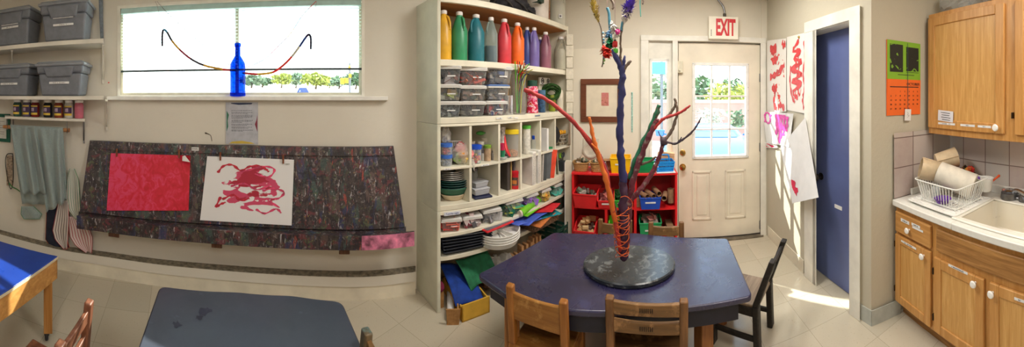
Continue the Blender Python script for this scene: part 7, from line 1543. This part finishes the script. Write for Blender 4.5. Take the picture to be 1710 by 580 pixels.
# ---- on the exit wall
L0, hd, w_, h_ = EX.rect(970, 1041, 132, 204, .018); t = thing('picture_frame', 'brown wooden frame with a small pink print, on the exit wall', 'picture', tuple(L0), hd); fw = .058
fm = wood('brown_frame', (98, 54, 34), (124, 74, 50), .4, 5, 0); obj('frame', MB().bb(-w_/2, w_/2, -.022, 0, 0, fw).bb(-w_/2, w_/2, -.022, 0, h_-fw, h_).bb(-w_/2, -w_/2+fw, -.022, 0, fw, h_-fw).bb(w_/2-fw, w_/2, -.022, 0, fw, h_-fw), fm, t, bevel=.004)
obj('mat_board', MB().bb(-w_/2+fw-.004, w_/2-fw+.004, -.006, 0, fw-.004, h_-fw+.004), mat('cream_mat', (226, 214, 190), .7, .03), t)
m, nt, b = newmat('pink_print'); nt.links.new(ramp(nt, noise(nt, coords(nt), 60, 5), [(.35, (166, 84, 76)), (.5, (206, 140, 120)), (.6, (196, 90, 110)), (.7, (220, 180, 150))]), b.inputs['Base Color'])
obj('print', MB().bb(-.005, .07, -.008, -.0055, h_*.38, h_*.68), m, t)
tag(obj('bead_strip', MB().bb(-.007, .007, -.006, 0, 0, .40).lathe([(.006, 0), (.009, .008), (.006, .016)], 10, (0, -.006, .39)), mat('seafoam_strip', (150, 196, 184), .5, .3, 50)), 'narrow pale teal strip hanging on the wall board right of the picture', 'wall decoration')
o = bpy.data.objects['bead_strip']; L0 = EX.pt(1055.5, 221, .022); o.location = L0; o.rotation_euler = (0, 0, EX.head(1055))
L0, hd, w_, h_ = EX.rect(974, 1001, 231, 275, .018); t = thing('round_vent', 'pale square plate with a round rim on the wall above the baskets', 'wall vent', tuple(L0), hd); obj('plate', MB().bb(-w_/2, w_/2, -.008, 0, 0, h_), mat('pale_plate', (224, 214, 196), .5), t, bevel=.003); obj('ring', MB().lathe([(.05, 0), (.075, .004), (.082, .014), (.066, .018), (.052, .008)], 30, (-.005, -.008, h_*.55), RX), mat('pale_ring', (212, 202, 184), .45), t, smooth=True)
# EXIT sign and conduit
L0, hd, w_, h_ = EX.rect(1183, 1232, 29, 66, .05); t = thing('exit_sign', 'white sign with red EXIT letters above the door', 'exit sign', tuple(L0), hd); obj('housing', MB().bb(-w_/2, w_/2, -.03, .045, 0, h_), mat('exit_housing', (240, 232, 214), .45, .02), t, bevel=.003)
ex = mat('exit_red', (206, 34, 44), .4, .03); text('lettering', 'EXIT', .205, ex, t, (.02, -.031, h_*.52), (PI/2, 0, 0), bold=.008)
o = bpy.data.objects['lettering'] if False else t.children[-1]; 
xs = [v.co.x for v in o.data.vertices]; ys = [v.co.y for v in o.data.vertices]; sx = (w_*.66)/(max(xs)-min(xs)); sy = (h_*.76)/(max(ys)-min(ys))
for v in o.data.vertices: v.co.x *= sx; v.co.y = (v.co.y-(max(ys)+min(ys))/2)*sy
mb = MB()
for q in range(5): mb.bb(-w_*.43, -w_*.40, -.0312, -.03, h_*(.12+.06*q), h_*(.155+.06*q))
obj('fine_print', mb, M_ink, t)
cd = thing('conduit', 'grey metal conduit curving down to the exit sign', 'conduit', tuple(EX.pt(1209, 27, .05))); obj('pipe', MB().tube(smoothpath([EX.pt(1210, 28, .05), EX.pt(1210, 20, .05), EX.pt(1207, 10, .05), EX.pt(1201, 2, .05), EX.pt(1196, -8, .05)], 5), .011, 10), steel, cd, world=True, smooth=180); obj('fitting', MB().tube([EX.pt(1210, 29, .05), EX.pt(1210, 23, .05)], .017, 10), mat('dark_fitting', (70, 66, 60), .5), cd, world=True, smooth=True)
# ---- paintings on the wall by the exit door
def hung(x0, x1, ytl, ytr, ybl, ybr, m_, label, name='painting', off=.012, slant=0, curl=0, nu=14, nv=18, x0b=None, x1b=None, group='paintings on the wall by the exit door', wav=.006, offb=0):
    x0b = x0 if x0b is None else x0b; x1b = x1 if x1b is None else x1b
    def f(u, v, ex=0):
        a = x0+(x0b-x0)*v; e = x1+(x1b-x1)*v; px = a+(e-a)*u; y = (ytl*(1-u)+ytr*u)*(1-v)+(ybl*(1-u)+ybr*u)*v
        return BW.pt(px, y, max(.006, off+offb*v*v+wav*math.sin(u*3+v*4)+curl*v*v*u+ex))
    t = thing(name, label, 'painting', tuple(f(.5, 1)), 0, group); o = obj('paper', MB().grid(lambda u, v: f(u, v), nu, nv), m_, t, world=True, smooth=180); uvgrid(o, nu, nv); return t, f
pA = paper_mat('paper_red_marks', (228, 222, 214), [((214, 66, 62), 3.4, .575, .55, .5, .6, .62, (1, 2.2), 1.7)], .7)
t, f = hung(1281, 1313, 68, 64, 192, 186, pA, 'tall white paper with scattered red marks, nearest the exit door')
g = lambda u, v: f(u, v, .003)
strokes([[(.15, .12), (.45, .10), (.4, .16), (.2, .17)], [(.4, .22), (.45, .3), (.3, .28), (.55, .25)], [(.15, .5), (.4, .48), (.6, .44), (.9, .36)], [(.3, .62), (.4, .72), (.35, .86), (.5, .95)], [(.55, .93), (.7, .9), (.9, .96)], [(.78, .04), (.85, .1), (.95, .06)]], g, .05, red3, t)
t, f = hung(1314, 1347, 62, 54, 184, 190, paper_mat('paper_red_scribble', (230, 224, 216), [((216, 80, 74), 3.0, .60, .5, .5, .5, .6, (1.4, 1), 5.2)], .7), 'tall white paper with a dense red scribble, next to the blue door frame')
g = lambda u, v: f(u, v, .003)
strokes([[(.6, .08), (.3, .2), (.7, .22), (.35, .3), (.75, .36), (.2, .45), (.7, .5), (.25, .62), (.75, .62), (.3, .75), (.55, .82)], [(.85, .1), (.9, .3), (.82, .5), (.88, .68), (.8, .8)], [(.2, .4), (.15, .6), (.25, .8), (.4, .88)], [(.5, .18), (.6, .4), (.5, .6), (.62, .78)], [(.78, .82), (.85, .95)]], g, .035, red3, t)
pin = thing('push_pin', 'gold push pin at the top of the red scribble paper', 'push pin', tuple(BW.pt(1334, 62, .022))); obj('pin_head', MB().ball((0, 0, 0), .011, 10, 8).tube([(0, 0, 0), (.018, .008, 0)], .002, 6), brass, pin, smooth=True)
pinkink = mat('hot_pink_paint', (232, 70, 170), .5, .12, 20)
t, f = hung(1273, 1325, 186, 190, 238, 246, mat('white_paper'), 'wide white paper with a pink sun and pink dripping block', off=.03, wav=.012, curl=.02, x0b=1280, x1b=1318)
g = lambda u, v: f(u, v, .004)
strokes([[(.15+.09*math.cos(a*.7), .2+.17*math.sin(a*.7)) for a in range(10)], [(.02, .1), (.06, .14)], [(.28, .08), (.25, .14)], [(.02, .34), (.06, .3)]], g, .03, pinkink, t)
strokes([[(.44, .06), (.46, .4), (.43, .7)], [(.52, .06), (.54, .5), (.56, .95)], [(.6, .06), (.62, .45), (.6, .8)], [(.7, .06), (.72, .5), (.7, .7)], [(.8, .1), (.82, .4), (.8, .55)]], g, .055, pinkink, t)
t, f = hung(1303, 1345, 246, 196, 340, 330, mat('white_paper'), 'long white paper with one red splash, its lower corner flaring out over the door frame', off=.035, wav=.012, offb=.05, x0b=1323, x1b=1367, curl=.05)
g = lambda u, v: f(u, v, .004)
strokes([[(.12, .66), (.22, .7), (.14, .76), (.26, .80), (.18, .86)], [(.2, .64), (.16, .74), (.22, .84)]], g, .05, mat('cherry_paint', (224, 40, 80), .5), t)
t, f = hung(1273, 1298, 236, 243, 247, 247, paper_mat('paper_magenta_patch', (230, 226, 220), [((224, 30, 90), 3, .45, .55, .4, .5, .5, (1, 1), 2)], .7), 'small curled scrap with a magenta patch below the pink sun paper', off=.02, nu=8, nv=6)
# ---- calendar on the kitchen side wall
pth = Path([(1.82, .71), (kp(0, .60).x, kp(0, .60).y)])
L0, hd, w_, h_ = pth.rect(1481, 1536, 70, 192, .004); dm = pth.at(1508)[0].length
zof = lambda py: zat(py, dm)-L0.z
t = thing('wall_calendar', 'lime green and orange wall calendar hanging on the kitchen side wall', 'calendar', tuple(L0), hd); zmid = zof(133)
org = mat('orange_paper', (244, 112, 44), .6, .02); lim = mat('lime_page', (130, 178, 48), .6, .02)
top = obj('upper_page', MB().bb(-w_/2, w_/2, -.006, -.003, zmid, h_), lim, t); bot = obj('lower_page', MB().hexa([(-w_/2, -.004, 0), (w_/2, -.004, 0), (w_/2, -.001, 0), (-w_/2, -.001, 0), (-w_/2, -.009, zmid), (w_/2, -.009, zmid), (w_/2, -.005, zmid), (-w_/2, -.005, zmid)]), org, t)
obj('backing', MB().bb(-w_/2-.004, w_/2-.004, -.003, 0, 0, h_), org, t)
m, nt, b = newmat('black_green_print'); nt.links.new(ramp(nt, noise(nt, coords(nt), 18, 4, .5, 1.5), [(.6, (32, 34, 26)), (.63, (120, 168, 46))]), b.inputs['Base Color']); b.inputs['Roughness'].default_value = .6
obj('picture', MB().bb(-w_*.43, -w_*.05, -.007, -.0055, zmid+.05, h_-.025), m, top); obj('picture', MB().bb(w_*.05, w_*.44, -.007, -.0055, zmid+.06, h_-.035), m, top)
obj('caption', MB().bb(-w_*.2, w_*.3, -.0066, -.0055, zmid+.03, zmid+.034).bb(w_*.05, w_*.44, -.0066, -.0055, zmid+.05, zmid+.053), M_ink, top)
def cpt(z): return -.0042-.005*z/zmid-.0006
text('lettering', 'OCTOBER', .026, M_ink, bot, (w_*.26, cpt(zmid*.87)-.001, zmid*.87), (PI/2-.02, 0, 0)); obj('rule', MB().box((0, cpt(zmid*.79), zmid*.79), (w_*.86, .0015, .006)), M_ink, bot)
n_ = 1
for r_ in range(5):
    for c_ in range(7):
        if r_ == 0 and c_ < 2 or n_ > 31: continue
        text('date', str(n_), .015, M_ink, bot, (-w_*.40+w_*.133*c_, cpt(zmid*(.66-.12*r_))-.0008, zmid*(.66-.12*r_)), (PI/2, 0, 0)); n_ += 1
tg = thing('string_tag', 'white paper tag hanging on a grey string over the calendar', 'tag', (L0+Vector((0, 0, 0))+pth.at(1508)[0].to_3d()*0), hd)
xx = w_*.08; obj('string', MB().tube([(xx, -.012, h_-.01), (xx, -.013, zmid*.9), (xx, -.014, .03)], .0018, 6), mat('grey_string', (70, 96, 90), .8), tg); tp_ = obj('tag_paper', MB().box((xx-.002, -.016, -.0), (.055, .002, .08), Matrix.Rotation(.06, 3, 'Y')), M_white_paper, tg)
obj('handwriting', MB().tube(smoothpath([(xx-.01, -.0175, .02), (xx, -.0175, .012), (xx-.006, -.0175, 0), (xx+.008, -.0175, -.006), (xx-.008, -.0175, -.018)]), .0008, 4), M_ink, tp_)

# ================================================================= kitchen
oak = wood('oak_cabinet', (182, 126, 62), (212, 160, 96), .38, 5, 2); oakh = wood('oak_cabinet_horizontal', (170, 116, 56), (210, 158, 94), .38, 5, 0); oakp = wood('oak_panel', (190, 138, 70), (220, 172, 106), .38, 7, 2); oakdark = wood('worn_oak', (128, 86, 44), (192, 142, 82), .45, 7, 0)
knobm = mat('white_porcelain', (240, 238, 232), .15, .02, spec=.6)
UL = 0.004; UR = 1.75; FV = .035
def kthing(name, label, cat, v, z, u=0, group=None): return thing(name, label, cat, tuple(kp(u, v, z)), KH, group)
base = kthing('base_cabinet', 'honey oak kitchen base cabinet under the white counter', 'cabinet', FV, 0)
zt_ = ZC-.042
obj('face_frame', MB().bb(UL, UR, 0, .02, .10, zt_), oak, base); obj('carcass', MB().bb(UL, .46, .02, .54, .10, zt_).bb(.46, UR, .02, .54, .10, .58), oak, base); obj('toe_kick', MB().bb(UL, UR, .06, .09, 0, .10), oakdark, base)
uu = lambda px: kuv(px, FV-.02)
def zk(py, px): return zat(py, dist(kp(uu(px), FV-.02)))
def knob(par, x, y, z, s_=1.0): obj('knob', MB().lathe([(.006*s_, 0), (.007*s_, .012), (.016*s_, .017), (.019*s_, .024), (.015*s_, .03), (.004*s_, .032)], 20, (x, y, z), RX), knobm, par, smooth=True)
def lab(par, x0, x1, z, h_, y, body=None):
    l_ = obj('label', MB().bb(x0, x1, y-.0015, y, z-h_/2, z+h_/2), M_lab, par)
    if body: marks('lettering', len(body), h_*.62, M_ink, l_, ((x0+x1)/2, y-.0022, z))
def kdoor(par, name, x0, x1, z0, z1, framew, kn=None, labs=(), hinges=None):
    d_ = obj(name, MB().bb(x0, x0+framew, -.02, -.001, z0, z1).bb(x1-framew, x1, -.02, -.001, z0, z1).bb(x0+framew, x1-framew, -.02, -.001, z0, z0+framew).bb(x0+framew, x1-framew, -.02, -.001, z1-framew, z1), oak, par, bevel=.004)
    obj('door_panel', MB().bb(x0+framew-.002, x1-framew+.002, -.012, -.002, z0+framew-.002, z1-framew+.002), oakp, d_)
    if kn: knob(d_, kn[0], -.02, kn[1], kn[2] if len(kn) > 2 else 1)
    for a in labs: lab(d_, *a)
    for hz in hinges or ():
        obj('hinge', MB().bb(hz[0]-.004, hz[0]+.004, -.024, -.002, hz[1]-.018, hz[1]+.018), mat('dark_hinge', (60, 44, 30), .4, metal=.6), d_)
    return d_
x0, x1 = UL+.012, uu(1553.5)
zd0, zd1 = .59, .725
dr = obj('drawer', MB().bb(x0, x1, -.022, -.001, zd0, zd1), oakh, base, bevel=.006)
knob(dr, uu(1519), -.022, zk(384, 1519)); lab(dr, uu(1505), uu(1519), zk(370, 1512), .020, -.0225, 'spoons'); lab(dr, uu(1523), uu(1537), zk(377, 1530), .016, -.0225, 'napkins'); lab(dr, uu(1524), uu(1542), zk(383.5, 1534), .012, -.0225)
d1_ = kdoor(base, 'door', x0-.004, x1-.002, .12, .57, .052, (uu(1543), zk(427, 1543)), [(uu(1505), uu(1530), zk(409, 1518)-.002, .012, -.0205, 'PLATES AND BOWLS')], [(x0-.006, .2), (x0-.006, .5)])
x2, x3 = uu(1559), uu(1642); d2_ = kdoor(base, 'door', x2, x3, .12, .555, .055, (uu(1629), zk(472, 1629)), [(uu(1584), uu(1616), zk(450, 1600), .013, -.0205, 'CLEANING SUPPLIES')], [(x2-.004, .2), (x2-.004, .47)])
x4 = uu(1652); d3_ = kdoor(base, 'door', x4, x4+.34, .12, .555, .055, (x4+.022, zk(488, 1657)), [(uu(1694), uu(1713), zk(502, 1704), .013, -.0205, 'SOAP')])
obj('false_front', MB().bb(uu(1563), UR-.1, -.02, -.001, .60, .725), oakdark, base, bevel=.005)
# counter with sink cut-out
SU0, SU1, SV0, SV1 = .52, 1.25, .075, .44
M_ctr = mat('white_counter', (226, 224, 216), .3, .02, 40); M_sink = None
m, nt, b = newmat('stained_enamel'); nt.links.new(mixc(nt, ramp(nt, noise(nt, coords(nt), 22, 6, .7), [(.62, (0, 0, 0)), (.72, (160, 160, 160))]), col((222, 214, 196)), col((140, 110, 76))), b.inputs['Base Color']); b.inputs['Roughness'].default_value = .25; M_sink = m
ct = kthing('counter', 'white laminate kitchen counter with a raised back edge', 'counter', 0, ZC-.04)
zc0 = 0; 
obj('worktop', MB().bb(UL-.002, SU0, 0, .594, zc0, .04).bb(SU1, UR, 0, .594, zc0, .04).bb(SU0, SU1, 0, SV0, zc0, .04).bb(SU0, SU1, SV1, .594, zc0, .04), M_ctr, ct, bevel=.006)
obj('backsplash_lip', MB().bb(UL+.30, UR, .572, .594, .04, .10).bb(UL-.001, UL+.02, .16, .594, .04, .085), M_ctr, ct, bevel=.005)
sk = kthing('sink', 'white enamel kitchen sink with rust stains set into the counter', 'sink', 0, ZC-.17)
r_ = .035; zb = .0; zr_ = .171
mb = MB().bb(SU0-r_, SU0+.004, SV0-r_, SV1+r_, zr_-.001, zr_+.012).bb(SU1-.004, SU1+r_, SV0-r_, SV1+r_, zr_-.001, zr_+.012).bb(SU0, SU1, SV0-r_, SV0+.004, zr_-.001, zr_+.012).bb(SU0, SU1, SV1-.004, SV1+r_+.03, zr_-.001, zr_+.012)
obj('rim', mb, mat('enamel_white', (232, 228, 216), .2, .03), sk, bevel=.007)
a = .03; mb = MB().add([(SU0+a, SV0+a, zb), (SU1-a, SV0+a, zb), (SU1-a, SV1-a, zb), (SU0+a, SV1-a, zb), (SU0, SV0, zr_), (SU1, SV0, zr_), (SU1, SV1, zr_), (SU0, SV1, zr_)], [(0, 1, 2, 3), (0, 4, 5, 1), (1, 5, 6, 2), (2, 6, 7, 3), (3, 7, 4, 0)])
obj('basin', mb, M_sink, sk, bevel=.02); obj('drain', MB().lathe([(.035, 0), (.035, .004), (.02, .003)], 20, ((SU0+SU1)/2, .25, .001)), steel, sk, smooth=True)
bpy.data.objects[ct.name]
# faucet
fu, fv = kuv(1688, .50), .50; fz = ZC+.012
fa = kthing('faucet', 'grey metal faucet set behind the sink', 'faucet', fv, ZC+.0125, kuv(1686, .50)); gm = mat('grey_cast_metal', (124, 124, 126), .3, .12, 30, metal=.85)
obj('base_ring', MB().lathe([(.06, 0), (.062, .01), (.058, .042), (.052, .046)], 28), gm, fa, smooth=True); obj('cap_disc', MB().lathe([(.034, .044), (.035, .054), (.028, .060), (.008, .062)], 24), chrome, fa, smooth=True)
obj('spout', MB().tube(smoothpath([(.02, 0, .045), (.06, -.01, .062), (.12, -.03, .058), (.19, -.06, .05)], 5), [.016]*16, 12), chrome, fa, smooth=180); obj('valve_body', MB().lathe([(.042, 0), (.044, .02), (.036, .036)], 24, (.115, .0, 0)), gm, fa, smooth=True); obj('bridge', MB().bb(-.03, .16, -.02, .02, 0, .022), gm, fa, bevel=.006)
t = kthing('sponge_bit', 'small pinkish-brown scrubber resting on the faucet', 'scrubber', .50, ZC+.0125+.044, kuv(1676, .50)); obj('scrubber_pad', MB().ball((.006, 0, .006), (.017, .014, .008), 10, 6, .15, random.Random(3)), mat('copper_scrubber', (176, 120, 104), .6), t, smooth=180)
# dish rack on a drain tray
TU0, TU1, TV0, TV1 = .10, .512, .045, .43
tr = kthing('drain_tray', 'white ribbed drainboard under the dish rack', 'drainboard', 0, ZC+.001); cxx, cyy = (TU0+TU1)/2, (TV0+TV1)/2
mb = MB().prism(rounded([(TU0, TV0), (TU1, TV0), (TU1, TV1), (TU0, TV1)], .03), .012, .020)
for i in range(9): y = TV0+.03+(TV1-TV0-.06)*i/8; mb.bb(TU0+.02, TU1-.02, y-.006, y+.006, .0195, .025)
obj('tray_board', mb, M_white, tr, bevel=.002)
for a in (TU0+.03, TU1-.03):
    for e in (TV0+.03, TV1-.03): obj('foot', MB().lathe([(.012, 0), (.014, .013)], 12, (a, e, 0)), M_white, tr, smooth=True)
rk = kthing('dish_rack', 'white coated wire dish rack full of drying cups', 'dish rack', 0, ZC+.027); M_wire = mat('white_wire', (232, 232, 226), .35, .03)
RU0, RU1, RV0, RV1 = .145, .505, .065, .40; hR = .132; b0 = .03
top = rounded([(RU0, RV0), (RU1, RV0), (RU1, RV1), (RU0, RV1)], .03, 4); bot_ = rounded([(RU0+b0, RV0+b0), (RU1-b0, RV0+b0), (RU1-b0, RV1-b0), (RU0+b0, RV1-b0)], .025, 4)
obj('rim_wire', MB().tube([(x, y, hR) for x, y in top], .0042, 7, True), M_wire, rk, smooth=True); obj('base_wire', MB().tube([(x, y, .006) for x, y in bot_], .0035, 7, True), M_wire, rk, smooth=True)
mb = MB(); N = 13
for i in range(N):
    u = (i+.5)/N
    for (a, e) in (((RU0+.02, RV0), (RU1-.02, RV0)), ((RU0+.02, RV1), (RU1-.02, RV1)), ((RU0, RV0+.02), (RU0, RV1-.02)), ((RU1, RV0+.02), (RU1, RV1-.02))):
        x, y = a[0]+(e[0]-a[0])*u, a[1]+(e[1]-a[1])*u; bx_, by_ = cxx+(x-cxx)*.82, cyy+(y-cyy)*.82
        mb.tube([(x, y, hR), (bx_, by_, .006)], .003, 6)
obj('side_wires', mb, M_wire, rk, smooth=True)
mb = MB()
for i in range(11): x = RU0+.04+(RU1-RU0-.08)*i/10; mb.tube([(x, RV0+b0, .006), (x, RV1-b0, .006)], .0022, 6)
obj('floor_wires', mb, M_wire, rk, smooth=True)
mb = MB()
for i in range(6): y = RV0+.06+i*.035; mb.tube(smoothpath([(RU0+.05, y, .006), (RU0+.06, y, .05), (RU0+.08, y, .05), (RU0+.09, y, .006)], 4), .0022, 6)
obj('plate_loops', mb, M_wire, rk, smooth=True)
for a in (RU0+.04, RU1-.04):
    for e in (RV0+.035, RV1-.035): obj('foot', MB().lathe([(.007, -.002), (.007, .012)], 8, (a, e, 0)), M_wire, rk, smooth=True)
# things in the rack: cups placed along measured axes
def cupaxis(p0, p1, r0, r1, m_, name, label, cat, wall=.0035, inner=True, group=None, seam=None):
    a, e = Vector(p0), Vector(p1); d_ = e-a; L_ = d_.length; q = d_.to_track_quat('Z', 'Y').to_matrix(); t = thing(name, label, cat, tuple(a), 0, group)
    prof = [(r0*.96, 0), (r0, .004), (r1, L_), (r1-wall, L_), (r0-wall, .008)]
    mb = MB().lathe(prof, 28); mb.v = [q @ v for v in mb.v]; obj(name.split('_')[-1]+'_body', mb, m_, t, smooth=True)
    if seam: 
        mb = MB(); rr_ = lambda z: r0+(r1-r0)*z/L_
        mb.tube([q @ Vector(((rr_(z))*math.cos(seam), (rr_(z))*math.sin(seam), z)) for z in (0, L_*.3, L_*.7, L_)], .005, 6); obj('handle_seam', mb, m_, t, smooth=True)
    return t
bei = mat('beige_plastic', (206, 184, 150), .35, .06, 20); ofw = mat('offwhite_tub', (214, 206, 190), .4, .06, 16)
def ky(px, py, d): return Y(px, py, d)
dd = lambda u, v: dist(kp(u, v))
cupaxis(Y(1572, 289, 2.02), Y(1537, 281, 2.0), .062, .070, bei, 'beige_pitcher', 'beige pitcher lying mouth to the left at the left of the dish rack', 'pitcher', group='beige pitchers in the dish rack', seam=PI*.55)
cupaxis(Y(1563, 271, 2.13), Y(1597, 262, 2.17), .058, .072, bei, 'beige_pitcher', 'beige pitcher lying mouth to the right behind the others', 'pitcher', group='beige pitchers in the dish rack', seam=PI*.9)
cupaxis(Y(1626, 312, 1.93), Y(1568, 287, 1.99), .082, .070, ofw, 'white_tub', 'large off-white tub lying across the dish rack', 'tub')
p = kp(.40, .30, ZC+.045); p = Y(1645, 318, 2.03); t = cupaxis(p, p+Vector((0, 0, .085)), .045, .058, M_white, 'white_cup', 'white cup holding brushes at the back right of the dish rack', 'cup')
for i, (px0, py0, px1, py1, c, lab_) in enumerate(((1646, 312, 1668, 294, (226, 90, 40), 'orange-handled brush sticking out of the white cup to the right'), (1645, 314, 1634, 297, (130, 80, 190), 'purple-handled brush in the white cup'), (1644, 314, 1629, 292, (120, 130, 120), 'grey-handled brush in the white cup, leftmost'))):
    a, e = Y(px0, py0, 2.03), Y(px1, py1, 2.02); t = thing('paint_brush', lab_, 'brush', tuple(a), 0, 'brushes in the white cup'); obj('handle', MB().tube([a, a+(e-a)*.8, e], [.005, .007, .008], 8).ball(tuple(e), .010, 8, 6), mat('brush_%d_%d_%d' % c, c, .4), t, world=True, smooth=True)
    obj('ferrule', MB().tube([a+(e-a)*.0, a+(e-a)*.2], .0062, 8), M_white if i else mat('yellow_ferrule', (236, 190, 60), .4), t, world=True, smooth=True)
p = Y(1613, 303, 2.14); t = cupaxis(p, p+Vector((0, 0, .06)), .055, .07, mat('maroon_bowl', (150, 30, 36), .4), 'red_bowl', 'dark red bowl heaped with small bricks behind the white tub', 'bowl')
rr = random.Random(55)
o = obj('toy_bricks', MB().loose(.11, .11, .035, 60, rr, .016), confetti('bricks', [(40, 36, 36), (206, 50, 46), (40, 36, 36), (226, 170, 60), (60, 50, 44), (214, 110, 50)])); o.location = Vector((p.x, p.y, p.z+.050)); tag(o, 'black, red and yellow little bricks heaped in the dark red bowl', 'toy bricks', None, 'stuff')
p = Y(1574, 341, 1.86); t = thing('purple_strainer', 'purple plastic strainer on the floor of the dish rack', 'strainer', tuple(Vector((p.x, p.y, ZC+.036)))); obj('strainer_bowl', MB().lathe([(.03, 0), (.04, .004), (.05, .026), (.054, .028), (.046, .026), (.036, .006)], 24), mat('purple_plastic', (96, 40, 150), .4), t, smooth=True); obj('strainer_grip', MB().box((.0, -.045, .026), (.03, .03, .006)), mat('purple_plastic'), t, bevel=.003)
p = Y(1562, 326, 1.95); t = thing('clear_cup', 'small clear cup tucked in the left of the dish rack', 'cup', tuple(Vector((p.x, p.y, ZC+.036)))); obj('cup_body', MB().lathe([(.024, 0), (.03, .075), (.028, .075), (.022, .004)], 20), cj, t, smooth=True); obj('cup_rim', MB().tube([(.029*math.cos(i*PI/10), .029*math.sin(i*PI/10), .075) for i in range(20)], .002, 6, True), cj, t)
# wall cabinet
VF = .33; WZ0 = 1.222; WZ1 = 2.10
wc = kthing('wall_cabinet', 'honey oak wall cabinet above the counter', 'cabinet', VF, WZ0); hW = WZ1-WZ0
obj('carcass', MB().bb(.02, UR, .0, .262, 0, hW), oak, wc, bevel=.003)
wu = lambda px: kuv(px, VF-.02); wzz = lambda py, px: zat(py, dist(kp(wu(px), VF-.02)))-WZ0
x0, x1 = .032, wu(1688); 
x1 = wu(1676)
wd = kdoor(wc, 'door', x0, x1, .045, hW-.035, .062, (wu(1665), wzz(213, 1665), 1.15), [(wu(1567), wu(1595), .083, .014, -.0205, 'COFFEE AND TEA'), (wu(1604), wu(1628), .083, .014, -.0205, 'SUGAR'), (wu(1633), wu(1655), .083, .014, -.0205, 'MUGS')])
nt_ = obj('notice', MB().box((wu(1579), -.0215, wzz(194, 1579)), (wu(1592)-wu(1567), .002, .075), Matrix.Rotation(.06, 3, 'Y')), mat('notice_paper', (220, 220, 224), .6, .02), wd)
mb = MB()
for k_ in range(4): mb.box((wu(1579)+.002*k_, -.0230, wzz(194, 1579)+.022-.016*k_), (.085-.012*(k_ % 2), .0006, .004), Matrix.Rotation(.06, 3, 'Y'))
obj('print', mb, M_ink, nt_)
kdoor(wc, 'door', wu(1694), UR-.3, .045, hW-.035, .062, None, (), [(wu(1690), .16)])
rr = random.Random(90); t = kthing('plastic_wrap', 'crumpled clear plastic wrap lying on top of the oak wall cabinet', 'plastic wrap', VF+.13, WZ1+.001, .25)
obj('film', MB().ball((-.0, 0, .09), (.2, .09, .09), 20, 12, .2, rr).ball((.25, .0, .08), (.18, .10, .08), 18, 10, .2, rr), clear('grey_film', (200, 200, 196), .35, .15), t)
t = kthing('dark_bundle', 'dark green bundle beside the plastic wrap on the oak wall cabinet', 'bundle', VF+.13, WZ1+.001, .62); obj('bundle_body', MB().ball((0, 0, .07), (.09, .09, .07), 14, 10, .15, rr), mat('dark_green_cloth', (34, 46, 36), .8), t, smooth=180); obj('tie', MB().tube([(.03+.0*q, .088*math.cos(q*PI/8), .07+.066*math.sin(q*PI/8)) for q in range(16)], .004, 6, True), M_ink, t)
